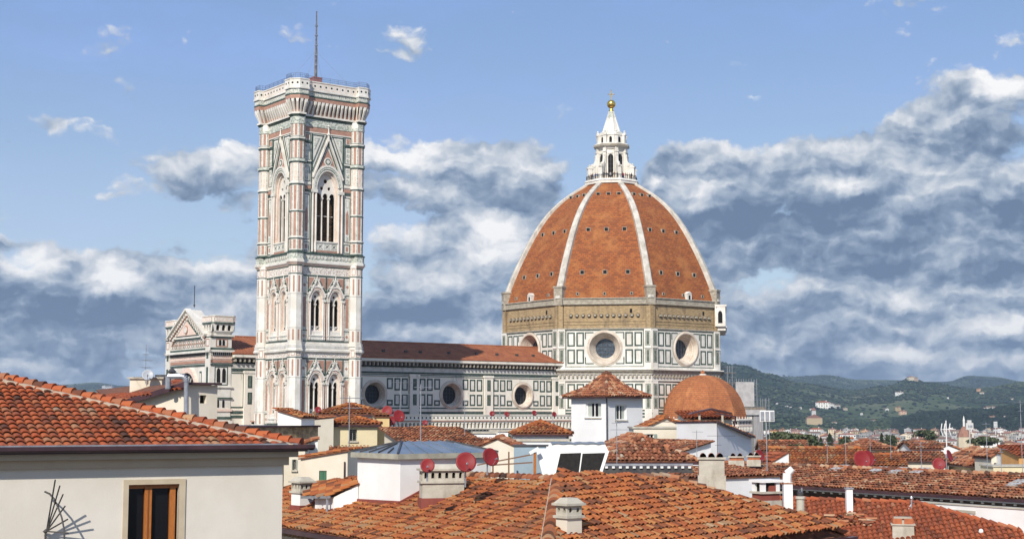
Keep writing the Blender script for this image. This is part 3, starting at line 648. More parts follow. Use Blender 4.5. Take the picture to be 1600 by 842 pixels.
for k in range(8):
    b.M = Mframe(k * PI / 4, 7.1 * math.cos(PI / 8)); hh = 7.1 * math.sin(PI / 8)
    for i in range(13): b.box(-hh + i * hh / 6 - .03, -hh + i * hh / 6 + .03, -.03, .03, 92.1, 93.2, 0)
    b.box(-hh, hh, -.04, .04, 93.15, 93.25, 0)
b.build('railing', [DMETAL], lan)
# ---- southern tribune: low polygonal half dome in front of the south side, and its smaller twins
def tribune(ang, dist, R, nm):
    c = (math.cos(ang) * dist, math.sin(ang) * dist)
    b = MB(); Rw = R + .2
    pg = [(c[0] + Rw * math.cos(ang + math.radians(q)), c[1] + Rw * math.sin(ang + math.radians(q))) for q in (-108, -72, -36, 0, 36, 72, 108)] 
    pg2 = [(c[0] + (Rw + 1.3) * math.cos(ang + math.radians(q)), c[1] + (Rw + 1.3) * math.sin(ang + math.radians(q))) for q in (-108, -72, -36, 0, 36, 72, 108)]
    pg3 = [(c[0] + (Rw + 1.0) * math.cos(ang + math.radians(q)), c[1] + (Rw + 1.0) * math.sin(ang + math.radians(q))) for q in (-108, -72, -36, 0, 36, 72, 108)]
    b.prism(pg, 0, 29.4, 0); b.prism(pg, 26.3, 27.6, 0, pg2); b.prism(pg2, 27.6, 27.9, 1); b.prism(pg3, 27.9, 29.0, 0); b.prism(pg2, 29.0, 29.25, 0)
    for i in range(6):
        p, q = Vector((*pg3[i], 0)), Vector((*pg3[i + 1], 0)); L = (q - p).length; mid = (p + q) / 2; an = math.atan2(mid.y - c[1], mid.x - c[0])
        b.M = Mframe(an, 0, (mid.x, mid.y)); n = int(L / .8)
        for j in range(n):
            u = -L / 2 + (j + .5) * L / n
            b.box(u - .11, u + .11, -1.3, .35, 26.4, 27.5, 0); b.box(u - .24, u + .24, .0, .03, 28.1, 28.8, 2); b.box(u + .13, u + .3, -1.0, .1, 26.5, 27.4, 2)
            if j % 2 == 0: b.box(u - .12, u + .12, .1, .22, 29.25, 29.9, 0)
        for z0 in (25.4, 23.8, 21.5, 19, 16): b.box(-L / 2 + .4, L / 2 - .4, -1.2, -.75, z0, z0 + .5, 3)
        b.M = None
    o = b.build('tribune', [W_, P2, DK, G_], cath)
    d = MB(); prof = [(R * math.cos(t * PI / 2 / 12) ** .92, 29.3 + 10.7 * math.sin(t * PI / 2 / 12) ** 1.08) for t in range(12)] + [(.5, 40.0), (.0, 40.05)]
    d.lathe(prof, (0, 0, 0), 10, 0, 0.0)
    tr = d.build('tribune_dome', [TRIB], o, loc=(c[0], c[1], 0), rz=ang)
    e = MB(); e.lathe([(.9, 0), (.95, .35), (.6, .5)], (c[0], c[1], 39.8), 8, 0); e.lathe([(.55, 0), (.5, .5), (.2, .8), (0, 1.0)], (c[0], c[1], 40.3), 8, 1); e.build('finial', [W_, TRIB], o)
for ang in (-PI / 2, 0, PI / 2): tribune(ang, 33.5 if ang < 0 else 35, 10.5, '')
# ---- visitors on the lantern platform
def person_mesh(b, x, y, z, an, cl, h, pose):
    b.M = Matrix.Translation((x, y, z)) @ Matrix.Rotation(an, 4, 'Z') @ Matrix.Scale(h / 1.72, 4)
    def loft(rings, m):
        n = 8; vs = [(cx + rx * math.cos(2 * PI * i / n), cy + ry * math.sin(2 * PI * i / n), zz) for (cx, cy, zz, rx, ry) in rings for i in range(n)]
        b.add(vs, [(j * n + i, j * n + (i + 1) % n, (j + 1) * n + (i + 1) % n, (j + 1) * n + i) for j in range(len(rings) - 1) for i in range(n)] + [tuple(range(n - 1, -1, -1)), tuple(range((len(rings) - 1) * n, len(rings) * n))], m)
    for s_ in (-1, 1):
        loft([(.09 * s_, .07, 0, .05, .11), (.09 * s_, 0.02, .09, .045, .05), (.09 * s_, 0, .3, .06, .065), (.09 * s_, .01, .5, .06, .06), (.085 * s_, 0, .84, .09, .09)], 3)
        el_ = .12 if pose else .0
        loft([(.2 * s_, 0, 1.40, .055, .055), (.25 * s_, .0 + el_ * .3, 1.15, .045, .045), (.25 * s_, .10 + el_, 0.95, .038, .038), (.23 * s_, .16 + el_ * 2, .86 + el_ * 2, .03, .035)], cl)
    loft([(0, 0, .80, .16, .11), (0, 0, .95, .17, .11), (0, 0, 1.1, .15, .10), (0, 0, 1.3, .19, .12), (0, 0, 1.42, .18, .09), (0, 0, 1.47, .06, .06)], cl)
    loft([(0, 0, 1.45, .05, .05), (0, .01, 1.52, .06, .07), (0, .015, 1.6, .075, .09), (0, .01, 1.66, .07, .085), (0, 0, 1.72, .03, .03)], 1)
    loft([(0, -.02, 1.56, .078, .085), (0, -.015, 1.66, .082, .092), (0, -.01, 1.735, .04, .05)], 2)
    b.M = None
rnd = random.Random(3)
descr = ['in black', 'in a red jacket', 'in brown', 'in dark blue', 'in a pale top']
spots = []
for fk, us in ((5, (-2.2, -1.6, -1.0, -.5, .1, .7, 1.2, 1.9)), (4, (-2.1, -1.4, -.7, -.1, .6, 1.2, 2.0)), (6, (-2.0, -1.2, -.6, .3, 1.0, 1.7)), (3, (.5, 1.6)), (7, (-2.0, -.8, .4))):
    for u in us: spots.append((fk, u))
wh = {3: 'at the left end of the dome lantern platform', 4: 'on the left side of the dome lantern platform', 5: 'at the front of the dome lantern platform', 6: 'on the right side of the dome lantern platform', 7: 'at the right end of the dome lantern platform'}
for i, (fk, u) in enumerate(spots):
    ci = 1 if (fk, u) == (6, -.6) or (fk, u) == (6, -1.2) else rnd.choice([0, 0, 0, 2, 3, 4])
    a = fk * PI / 4; dist = 6.05 + rnd.uniform(-.2, .2)
    lx = dist * math.cos(a) - u * math.sin(a) * 1.0; ly = dist * math.sin(a) + u * math.cos(a)
    wx = DC[0] + lx * math.cos(ROT) - ly * math.sin(ROT); wy = DC[1] + lx * math.sin(ROT) + ly * math.cos(ROT)
    b = MB(); person_mesh(b, 0, 0, 0, 0, 0, rnd.uniform(1.6, 1.85), i % 2)
    b.build('person', [PEOPLE[ci], SKIN, HAIR, PEOPLE[rnd.choice([0, 0, 3, 2])]], None, (wx, wy, 92.15), a + ROT - PI / 2 + rnd.uniform(-.5, .5),
            label='tiny standing visitor %s %s' % (descr[ci], wh[fk]), cat='person', group='visitors on the lantern platform %s' % wh[fk].split(' of the dome')[0].split(' ', 1)[1])
# ================================================================ BELL TOWER
tower = empty('bell_tower', (-40.19, 284.62, 0), ROT, 'tall square marble bell tower with pointed windows, left of the domed cathedral', 'bell tower')
hf = 6.875; hs = 6.58; WF = hs + .05      # wall plane
MT = [W_, G_, P_, P2, DK, BELL, LACE, G2, W2]
b = MB(); b.box(-WF + 2.2, WF - 2.2, -WF + 2.2, WF - 2.2, 27, 84, 5)  # solid dark core: bell frame and unlit interior shade in one colour
for z in (27.2, 43.5, 60.9, 86.5): b.box(-WF + .6, WF - .6, -WF + .6, WF - .6, z - .4, z, 8)
b.box(-WF, WF, -WF, WF, 0, 27.0, 0)
b.build('inner_core', MT, tower)
def lancets(b, uc, wtot, z0, zs, za, n, y, m=0):
    "white tracery plate with n pointed lights and pierced circles above"
    lw = wtot / n
    ol = arch(uc, wtot, z0, zs, za, 8)
    hl = []
    for i in range(n):
        c = uc - wtot / 2 + lw * (i + .5)
        hl.append(arch(c, lw - .26, z0 + .02, zs - .5, zs + .45, 4))
    if n == 2: hl.append(circle(uc, zs + (za - zs) * .52, .27 * wtot / 2.4, 10))
    else:
        hl.append(circle(uc, zs + (za - zs) * .66, .42, 12))
        for s_ in (-1, 1): hl.append(circle(uc + s_ * lw * .56, zs + (za - zs) * .33, .36, 10))
    b.holes(ol, hl, y, .3, m, m, True)
    for i in range(1, n):
        c = uc - wtot / 2 + lw * i; b.tube((c, y + .03, z0), (c, y + .03, zs - .5), .13, m, 6); b.box(c - .24, c + .24, y - .3, y + .2, zs - .75, zs - .4, m)
def face_storey(zb, zt):
    "one of the two lower storeys with a pair of two-light windows"
    b = MB(); d = zb   # everything measured from the storey base
    hl = [arch(s_ * 2.15, 2.5, d + 2.95, d + 8.6, d + 10.7, 8) for s_ in (-1, 1)]
    b.holes([(-hf, d), (hf, d), (hf, zt), (-hf, zt)], hl, 0, 1.3, 0, 3)
    for z0, z1, m, dd in ((d + .9, d + 1.12, 1, .07), (d + 13.5, d + 13.75, 1, .07), (d + 13.95, d + 15.6, 6, .05), (d + 15.6, d + 15.75, 3, .12), (d + 13.8, d + 13.95, 0, .1), (d, d + .5, 0, .2)): b.box(-hf, hf, 0, dd, z0, z1, m)
    for s_ in (-1, 1):
        c = s_ * 2.15
        # side strip with pink inlay
        e = s_ * 4.95
        b.box(s_ * 4.15 - .09, s_ * 4.15 + .09, 0, .1, d + 1.12, d + 13.5, 1); b.box(s_ * 5.75 - .07, s_ * 5.75 + .07, 0, .08, d + 1.12, d + 13.5, 1)
        b.box(e - .75, e + .75, 0, .07, d + 3.0, d + 3.18, 1); b.box(e - .75, e + .75, 0, .07, d + 10.0, d + 10.18, 1)
        b.box(e - .32, e + .32, 0, .04, d + 3.7, d + 9.5, 2); b.frame(e - .5, e + .5, d + 3.4, d + 9.8, .08, 0, .05, 7)
        for zz in (d + 2.0, d + 11.8): b.extr([(e - .35, zz), (e, zz - .35), (e + .35, zz), (e, zz + .35)], 0, .04, 2); 
        b.frame(e - .55, e + .55, d + 10.5, d + 13.2, .07, 0, .05, 7); b.frame(e - .55, e + .55, d + 1.3, d + 2.8, .07, 0, .05, 7)
        # moulded jambs
        for q in (-1, 1):
            b.tube((c + q * 1.5, .12, d + 1.3), (c + q * 1.5, .12, d + 8.7), .17, 0, 6); b.tube((c + q * 1.9, .1, d + 1.3), (c + q * 1.9, .1, d + 9.0), .12, 3, 6)
            b.box(c + q * 1.7 - .35, c + q * 1.7 + .35, 0, .35, d + 8.6, d + 9.0, 0)
        for k_, (ro, m, yy) in enumerate(((1.95, 0, .28), (1.6, 3, .2), (1.38, 0, .12))):
            o_ = arch(c, 2 * ro, d + 8.6, d + 8.9, d + 10.7 + (ro - 1.25) * 1.25, 8)[2:-1]
            for p, q in zip(o_, o_[1:]): b.bar((p[0], yy * .5, p[1]), (q[0], yy * .5, q[1]), .3 if k_ != 1 else .2, yy, m)
        # steep gable with crockets
        ap = (c, d + 13.1)
        for q in (-1, 1):
            b.bar((c + q * 1.95, .2, d + 9.6), (ap[0], .2, ap[1]), .32, .26, 0)
            b.extr([(c + q * 1.95, d + 10.9), (c + q * 1.95, d + 13.3), (c + q * .5, d + 13.3)], 0, .03, 2 )
            b.bar((c + q * 2.05, .05, d + 10.3), (c + q * .2, .05, d + 13.35), .16, .1, 1)
            for i in range(5):
                t = (i + .5) / 5; b.box(c + q * 2.05 * (1 - t) + q * .2 - .13, c + q * 2.05 * (1 - t) + q * .2 + .13, .1, .36, d + 9.8 + 3.4 * t - .12, d + 9.8 + 3.4 * t + .16, 1 if i % 2 else 0)
        b.extr([(c - .22, d + 11.6), (c, d + 11.3), (c + .22, d + 11.6), (c, d + 11.95)], 0, .1, 2)
        b.tube((c, .2, d + 13.0), (c, .2, d + 13.9), .12, 0, 5, .03)
        b.frame(c - 2.0, c + 2.0, d + 1.3, d + 1.9, .08, .05, .2, 7); b.box(c - 1.95, c + 1.95, 0, .16, d + 1.2, d + 2.0, 0); b.box(c - 1.95, c + 1.95, 0, .3, d + 2.0, d + 2.15, 0)
    b.box(-.12, .12, 0, .12, d + 1.12, d + 13.5, 1)
    return b
def tracery_low(zb):
    b = MB(); d = zb
    for s_ in (-1, 1):
        c = s_ * 2.15; lancets(b, c, 2.46, d + 3.0, d + 8.7, d + 10.6, 2, -.55)
        b.box(c - 1.22, c + 1.22, -.75, -.35, d + 2.95, d + 3.15, 0); b.box(c - 1.24, c + 1.24, -.7, -.5, d + 3.0, d + 3.95, 0)
        for q in (-1, 1):
            for w_ in (-1, 1): b.bar((c + q * .58 - .33, -.48, d + 3.5 - w_ * .3), (c + q * .58 + .33, -.48, d + 3.5 + w_ * .3), .12, .06, 4)
    return b
def face_top():
    b = MB(); z0, zt = 61.4, 86.9
    b.holes([(-hf, z0), (hf, z0), (hf, zt), (-hf, zt)], [arch(0, 5.3, 63.9, 73.2, 77.7, 9)], 0, 1.5, 0, 3)
    for a, c, m, dd in ((61.4, 61.6, 1, .1), (86.2, 86.9, 7, .14), (85.2, 86.2, 2, .06), (85.0, 85.2, 0, .12)): b.box(-hf, hf, 0, dd, a, c, m)
    b.box(-3.0, 3.0, 0, .1, 61.7, 62.1, 2); b.box(-3.0, 3.0, 0, .14, 62.1, 63.7, 0); b.box(-2.7, 2.7, .14, .3, 63.6, 63.85, 0)
    for i in range(3):
        c = -1.6 + 1.6 * i; b.frame(c - .65, c + .65, 62.3, 63.4, .08, .14, .18, 7)
        for w_ in (-1, 1): b.bar((c - .35, .16, 62.85 - w_ * .3), (c + .35, .16, 62.85 + w_ * .3), .12, .06, 1)
    for s_ in (-1, 1):
        b.box(s_ * 3.05 - .16, s_ * 3.05 + .16, 0, .12, 61.7, 73.6, 2); b.tube((s_ * 2.65, .15, 61.7), (s_ * 2.65, .15, 73.4), .2, 0, 7); b.tube((s_ * 3.4, .18, 61.7), (s_ * 3.4, .18, 74.6), .2, 0, 7)
        b.box(s_ * 3.75 - .1, s_ * 3.75 + .1, 0, .1, 61.7, 85, 1); b.box(s_ * 3.1 - .7, s_ * 3.1 + .7, 0, .42, 73.3, 73.9, 0)
        e = s_ * 4.75
        for a, c in ((61.8, 63.6), (64.0, 72.9), (75.4, 79.0), (79.6, 83.0), (83.4, 84.9)):
            b.frame(e - .72, e + .72, a, c, .13, 0, .06, 1)
        b.box(e - .25, e + .25, 0, .05, 62.3, 63.1, 2); b.extr([(e - .3, 65.6), (e + .3, 65.6), (e + .3, 69.4), (e, 70.4), (e - .3, 69.4)], 0, .05, 2); b.frame(e - .4, e + .4, 70.9, 72.4, .1, 0, .05, 7); b.box(e - .28, e + .28, 0, .05, 64.4, 65.2, 7)
        for k_ in range(3): b.box(e - .35, e + .35, 0, .05, 75.8 + k_ * 1.05, 76.5 + k_ * 1.05, 7); b.box(e - .35, e + .35, 0, .05, 80.0 + k_ * 1.0, 80.6 + k_ * 1.0, 7)
        b.box(e - .35, e + .35, 0, .05, 83.7, 84.6, 2)
        for a, c, m in ((73.4, 73.7, 1), (73.9, 74.5, 2), (79.1, 79.3, 1), (79.3, 79.5, 0), (83.05, 83.3, 1), (74.8, 75.1, 0)): b.box(s_ * 3.85, s_ * hf, 0, .2, a, c, m)
        b.box(s_ * 5.6 - .07, s_ * 5.6 + .07, 0, .08, 61.7, 85, 1)
        # triangles left and right of the gable
        tp = [(s_ * .95, 84.7), (s_ * 3.5, 84.7), (s_ * 3.5, 79.6)]
        b.bar((s_ * 3.6, .06, 77.4), (s_ * .35, .06, 84.9), .2, .12, 1); b.bar((s_ * 3.6, .03, 78.9), (s_ * 1.0, .03, 84.9), .2, .08, 1); b.box(s_ * 3.55 - .09, s_ * 3.55 + .09, 0, .07, 78.0, 84.8, 1)
        b.box(s_ * .9, s_ * 3.5, 0, .07, 84.55, 84.75, 1)
        b.extr([(s_ * 1.9, 84.2), (s_ * 3.15, 84.2), (s_ * 3.15, 81.7)], 0, .09, 7); b.extr([(s_ * 2.3, 83.9), (s_ * 2.9, 83.9), (s_ * 2.9, 82.6)], .09, .12, 0)
        b.bar((s_ * 3.5, .25, 76.2), (0, .25, 84.2), .42, .3, 0); b.bar((s_ * 3.05, .12, 76.1), (0, .12, 83.2), .16, .14, 1)
    b.extr([(-2.35, 77.3), (-1.2, 78.4), (0, 78.75), (1.2, 78.4), (2.35, 77.3), (0, 82.2)], 0, .06, 2)
    b.extr(circle(0, 79.6, .85, 16), .06, .16, 0); b.extr(circle(0, 79.6, .62, 16), .16, .2, 1); b.extr(circle(0, 79.6, .4, 12), .2, .24, 0)
    b.tube((0, .3, 83.6), (0, .3, 86.6), .28, 0, 6, .08); b.lathe([(0, 0), (.4, .3), (.2, .7), (0, 1)], (0, .3, 84.6), 6, 0); b.lathe([(0, 0), (.3, .2), (0, .5)], (0, .3, 86.4), 6, 0)
    for ro, m, yy in ((3.35, 0, .4), (2.98, 7, .3), (2.62, 0, .2)):
        o_ = arch(0, 2 * ro, 73.0, 73.9, 77.6 + (ro - 2.45) * 1.25, 10)[2:-1]
        for p, q in zip(o_, o_[1:]): b.bar((p[0], yy * .5, p[1]), (q[0], yy * .5, q[1]), .36, yy, m)
    return b
def tracery_top():
    b = MB(); lancets(b, 0, 4.7, 63.9, 73.0, 77.3, 3, -.75)
    b.holes(arch(0, 5.28, 63.9, 73.2, 77.65, 9), [arch(0, 4.66, 63.95, 73.0, 77.25, 8)], -.4, .4, 0, 3)
    b.box(-2.0, 2.0, -1.22, -1.12, 68.9, 69.05, 8)
    return b
ST = []
for zb in (43.4, 27.4): ST.append((face_storey(zb, zb + 16.0), tracery_low(zb)))
top = (face_top(), tracery_top())
protos = []
for nm, (wb, tb), in (('storey_wall', ST[0]), ('storey_wall', ST[1]), ('belfry_wall', top)): protos.append((nm, wb, tb))
for nm, wb, tb in protos:
    for k in range(4):
        if k == 0:
            o0 = wb.build(nm, MT, tower); t0 = tb.build('window_tracery', MT, o0); o = o0
        else:
            o = copy_tree(o0, tower)
        ang = k * PI / 2
        # the wall mesh is written with y outward: turn it to each side
        o.rotation_euler = (0, 0, ang - PI / 2); o.location = (math.cos(ang) * WF, math.sin(ang) * WF, 0); o.scale = (.957, 1, 1)
# octagonal corner buttresses
b = MB(); RB = 1.42
oc = lambda r: oct_(r)
b.prism(oc(RB + .15), 0, 27.8, 0)
for zb in (27.4, 43.4):
    b.prism(oc(RB), zb, zb + 16, 0)
    for z, r, h, m in ((zb + .1, .2, .6, 0), (zb + 3.4, .05, .12, 8), (zb + 9.9, .05, .15, 8), (zb + 13.75, .1, .15, 1), (zb + 15.55, .12, .25, 0)): b.prism(oc(RB + r), z, z + h, m)
    for k in range(8):
        b.M = Mframe(k * PI / 4, RB * math.cos(PI / 8))
        b.box(-.17, .17, 0, .03, zb + 10.3, zb + 13.4, 2); b.box(-.17, .17, 0, .03, zb + 1.1, zb + 3.1, 2); b.frame(-.38, .38, zb + 14.1, zb + 15.4, .1, 0, .03, 2); b.M = None
b.prism(oc(RB), 61.4, 88.0, 0)
for k in range(8):
    b.M = Mframe(k * PI / 4, RB * math.cos(PI / 8))
    for a, c in ((62.0, 63.7), (64.5, 69.0), (69.6, 74.2), (75.2, 78.6), (79.6, 83.0), (84.0, 86.2)):
        b.box(-.25, .25, 0, .035, a, c, 2 if a not in (75.2,) else 3); b.box(-.56, -.45, 0, .03, a, c, 7); b.box(.45, .56, 0, .03, a, c, 7)
    b.M = None
for z, r, h, m in ((61.4, .15, .3, 1), (63.9, .14, .16, 1), (64.06, .2, .22, 0), (69.1, .1, .22, 1), (74.4, .16, .2, 1), (74.6, .22, .35, 0), (78.7, .16, .22, 1), (78.92, .3, .5, 7), (79.42, .18, .1, 1), (83.05, .2, .28, 1), (83.33, .3, .3, 0), (83.63, .16, .15, 1), (86.3, .14, .5, 7)): b.prism(oc(RB + r), z, z + h, m)
bt = b
for i, (sx, sy) in enumerate(((-1, -1), (1, -1), (1, 1), (-1, 1))):
    if i == 0: ob = bt.build('corner_buttress', MT, tower)
    else: ob = copy_tree(ob0, tower)
    if i == 0: ob0 = ob
    ob.location = (sx * hs, sy * hs, 0)
# string courses wrapping the buttresses
def outline(d):
    "plan of the tower with its octagonal corners, grown by d"
    pts = []; r = RB + d
    for cx, cy, a0 in ((hs, hs, 0), (-hs, hs, 90), (-hs, -hs, 180), (hs, -hs, 270)):
        w = hs + .05 + d
        seq = [(r * math.cos(math.radians(a0 + q)), r * math.sin(math.radians(a0 + q))) for q in (-22.5, 22.5, 67.5, 112.5)]
        f = {0: ((w, None), (None, w)), 90: ((None, w), (-w, None)), 180: ((-w, None), (None, -w)), 270: ((None, -w), (w, None))}[a0]
        p0 = (cx + seq[0][0], cy + seq[0][1]); p1 = (cx + seq[-1][0], cy + seq[-1][1])
        a = (f[0][0] if f[0][0] is not None else p0[0], f[0][1] if f[0][1] is not None else p0[1])
        c = (f[1][0] if f[1][0] is not None else p1[0], f[1][1] if f[1][1] is not None else p1[1])
        pts += [a, p0, (cx + seq[1][0], cy + seq[1][1]), (cx + seq[2][0], cy + seq[2][1]), p1, c]
    return pts
b = MB()
for zb in (26.3, 42.2):
    b = MB(); b.prism(outline(.1), zb - .1, zb + .2, 0, outline(.45)); b.prism(outline(.5), zb + .2, zb + .55, 0); b.prism(outline(.4), zb + .55, zb + .8, 0, outline(.25)); b.prism(outline(.32), zb + .8, zb + 1.35, 8); b.prism(outline(.15), zb + 1.35, zb + 1.6, 1); b.build('string_course', MT, tower)
zb = 58.9; b = MB()
b.prism(outline(.08), zb - .2, zb, 1); b.prism(outline(.1), zb, zb + .5, 3, outline(.5)); b.prism(outline(.55), zb + .5, zb + .95, 0); b.prism(outline(.4), zb + .95, zb + 1.1, 0); b.prism(outline(.32), zb + 1.1, zb + 2.3, 7); b.prism(outline(.5), zb + 2.3, zb + 2.5, 1)
for an in range(4):
    b.M = Mframe(an * PI / 2, WF + .42)
    for i in range(14):
        u = -5 + i * .77; b.extr([(u - .27, zb + 1.7), (u, zb + 1.3), (u + .27, zb + 1.7), (u, zb + 2.1)], 0, .03, 6 if i % 2 else 0)
b.M = None
b.build('string_course', MT, tower)
# crown: bands, corbel table, parapet
b = MB()
b.prism(outline(.12), 86.9, 87.7, 7); b.prism(outline(.2), 87.7, 88.1, 1, outline(.55)); b.prism(outline(.6), 88.1, 88.45, 0)
b.prism(outline(.12), 88.45, 91.0, 2)
b.prism(outline(1.15), 91.0, 91.75, 2); b.prism(outline(1.22), 91.75, 92.0, 1); b.prism(outline(1.1), 92.0, 92.95, 7); b.prism(outline(1.38), 92.95, 93.3, 0); b.prism(outline(1.25), 93.3, 94.75, 0); b.prism(outline(1.35), 94.75, 94.95, 0)
O2, O1 = outline(1.15), outline(.15)
for i in range(len(O2)):
    p, q = Vector((*O2[i], 0)), Vector((*O2[(i + 1) % len(O2)], 0)); p1, q1 = Vector((*O1[i], 0)), Vector((*O1[(i + 1) % len(O1)], 0)); L = (q - p).length
    if L < .5: continue
    n = max(1, round(L / .86)); di = (q - p).normalized(); nn = Vector((di.y, -di.x, 0))
    for j in range(n):
        t = (j + .5) / n; A = p.lerp(q, t); B_ = p1.lerp(q1, t)
        w_ = di * .15
        B_ = B_ - (A - B_) * 0
        v = [B_ - w_ + Vector((0, 0, 88.45)), B_ + w_ + Vector((0, 0, 88.45)), A + w_ * 1.1 + Vector((0, 0, 90.4)), A - w_ * 1.1 + Vector((0, 0, 90.4)), A - w_ * 2.1 + Vector((0, 0, 91.0)), A + w_ * 2.1 + Vector((0, 0, 91.0)), B_ + w_ + Vector((0, 0, 91.0)), B_ - w_ + Vector((0, 0, 91.0))]
        b.add([tuple(x) for x in v], [(0, 1, 2, 3), (3, 2, 5, 4), (0, 3, 4, 7), (1, 6, 5, 2)], 0)
    ang = math.atan2(nn.y, nn.x); m_ = (p + q) / 2
    O3a, O3b = Vector((*outline(1.25)[i], 0)), Vector((*outline(1.25)[(i + 1) % len(O2)], 0)); m3 = (O3a + O3b) / 2; L3 = (O3b - O3a).length
    b.M = Mframe(ang, 0, (m3.x, m3.y))
    n = max(1, round(L3 / 1.25))
    for j in range(n):
        u = -L3 / 2 + (j + .5) * L3 / n; b.extr(circle(u, 94.05, .2, 8), 0, .02, 4); b.frame(u - .55, u + .55, 93.45, 94.65, .07, 0, .015, 3) if L3 > 5 else None
    O4 = outline(1.1); a4, c4 = Vector((*O4[i], 0)), Vector((*O4[(i + 1) % len(O4)], 0)); m4 = (a4 + c4) / 2; L4 = (c4 - a4).length; b.M = Mframe(ang, 0, (m4.x, m4.y)); n = max(1, round(L4 / .9))
    for j in range(n):
        u = -L4 / 2 + (j + .5) * L4 / n; b.frame(u - .32, u + .32, 92.2, 92.8, .1, 0, .025, 0)
    b.M = None
b.build('crown', MT, tower)
b = MB(); b.prism([(-7, -7), (7, -7), (7, 7), (-7, 7)], 94.0, 94.5, 0, [(-6.8, -6.8), (6.8, -6.8), (6.8, 6.8), (-6.8, 6.8)]); b.prism([(-6, -6), (6, -6), (6, 6), (-6, 6)], 94.5, 95.9, 0, [(-.5, -.5), (.5, -.5), (.5, .5), (-.5, .5)])
b.build('low_roof', [NROOF], tower)
# terrace safety fence
b = MB(); O = outline(.95)
for i in range(len(O)):
    p, q = Vector((*O[i], 94.95)), Vector((*O[(i + 1) % len(O)], 94.95)); L = (q - p).length; n = max(1, int(L / .45))
    for j in range(n): r = p.lerp(q, j / n); b.bar(tuple(r), tuple(r + Vector((0, 0, 1.05))), .035 if j % 4 else .08, None, 0)
    for z in (.35, .7, 1.05): b.bar(tuple(p + Vector((0, 0, z))), tuple(q + Vector((0, 0, z))), .045, None, 0)
b.build('terrace_fence', [IRON], tower)
b = MB(); b.box(-.95, .95, -2.2, -.5, 94.5, 97.3, 0); b.box(-1.05, 1.05, -2.3, -.4, 97.2, 97.4, 0)
pl = b.build('flagpole_plinth', [mat('brick_red', (0.33, 0.12, 0.07), (0.25, 0.09, 0.055), 3)], tower)
b = MB(); b.tube((0, -1.35, 97.3), (0, -1.35, 103.5), .32, 0, 8, .26); b.tube((0, -1.35, 103.5), (0, -1.35, 110.8), .22, 0, 8, .12); b.lathe([(0, 0), (.2, .15), (0, .35)], (0, -1.35, 110.8), 8, 0)
for z in (100, 102, 104, 106, 108): b.lathe([(.3, 0), (.36, .1), (.3, .2)], (0, -1.35, z), 8, 1)
b.build('flagpole', [mat('pole_paint', (0.10, 0.09, 0.09), (0.2, 0.18, 0.17), 2, rough=.5), METAL], tower)
b = MB()
for sx, sy in ((-1, -1), (1, -1), (1, 1), (-1, 1)): b.tube((sx * 5, -1.35 + sy * 5, 95.4), (0, -1.35, 103), .018, 0, 4)
b.build('stay_cable', [METAL], tower)
# ================================================================ ROOFS, HOUSES AND FOREGROUND
CREAM = mat('cream_render', (0.70, 0.64, 0.52), (0.62, 0.55, 0.43), 0.5, dark=(0.40, 0.34, 0.25), dscale=0.6, dlo=0.62, bump=0.1)
CREAM2 = mat('pale_plaster', (0.66, 0.61, 0.53), (0.60, 0.55, 0.47), 0.5, 5, dark=(0.48, 0.43, 0.35), dscale=0.5, dlo=.5, dhi=.95, bump=0.1, bscale=20)
YEL = mat('yellow_render', (0.68, 0.50, 0.24), (0.60, 0.42, 0.20), 0.5, dark=(0.36, 0.25, 0.14), dlo=0.6)
YEL2 = mat('pale_yellow_render', (0.70, 0.60, 0.38), (0.62, 0.52, 0.33), 0.4, dark=(0.40, 0.33, 0.24), dlo=0.66)
WHITE = mat('white_render', (0.82, 0.81, 0.78), (0.75, 0.73, 0.69), 0.5, dark=(0.46, 0.43, 0.37), dlo=0.58, bump=0.05)
BLUW = mat('cool_white_render', (0.80, 0.79, 0.77), (0.73, 0.72, 0.70), 0.4, dark=(0.48, 0.46, 0.43), dlo=0.62)
OCH = mat('ochre_orange_render', (0.62, 0.33, 0.12), (0.55, 0.28, 0.1), 0.5)
STONE = mat('pale_stone', (0.50, 0.46, 0.38), (0.42, 0.38, 0.30), 2.0, dark=(0.24, 0.21, 0.17), dscale=1.2, dlo=0.5, bump=0.3)
REDP = mat('red_oxide_paint', (0.26, 0.07, 0.05), (0.20, 0.055, 0.04), 2)
DISH = mat('red_dish_enamel', (0.24, 0.024, 0.026), (0.20, 0.02, 0.022), 3, rough=0.5, spec=0.2)
GDISH = mat('grey_dish_enamel', (0.36, 0.38, 0.40), None, rough=0.4)
WOOD = mat('varnished_wood', (0.42, 0.15, 0.035), (0.34, 0.11, 0.025), 6, stretch=(8, 8, 1), rough=0.35)
FRW = mat('window_frame_paint', (0.75, 0.74, 0.70), None, rough=0.5)
GSH = mat('green_shutter', (0.06, 0.16, 0.09), None, rough=0.6)
BSH = mat('grey_green_shutter', (0.22, 0.27, 0.24), None, rough=0.6)
PANE = mat('window_glass', (0.008, 0.008, 0.01), None, rough=0.12, spec=0.25)
GUT = mat('dark_gutter', (0.045, 0.025, 0.03), (0.07, 0.035, 0.04), 2, rough=0.35)
SLATE = mat('blue_grey_sheet_metal', (0.17, 0.22, 0.28), (0.24, 0.28, 0.33), 0.8, rough=0.4, metal=0.35)
BGREY = mat('blue_grey_panel', (0.30, 0.38, 0.43), (0.26, 0.33, 0.38), 1.0)
POT = mat('terracotta_pot', (0.45, 0.14, 0.06), (0.34, 0.11, 0.05), 5)
RUB = mat('rubble_masonry', (0.44, 0.33, 0.20), (0.24, 0.17, 0.10), 2.6, 4, lo=.42, hi=.58, bump=0.9, bscale=3)
MESHG = mat('grey_dark_panel', (0.022, 0.021, 0.02), (0.03, 0.028, 0.026), 8, rough=0.9, spec=0.05)
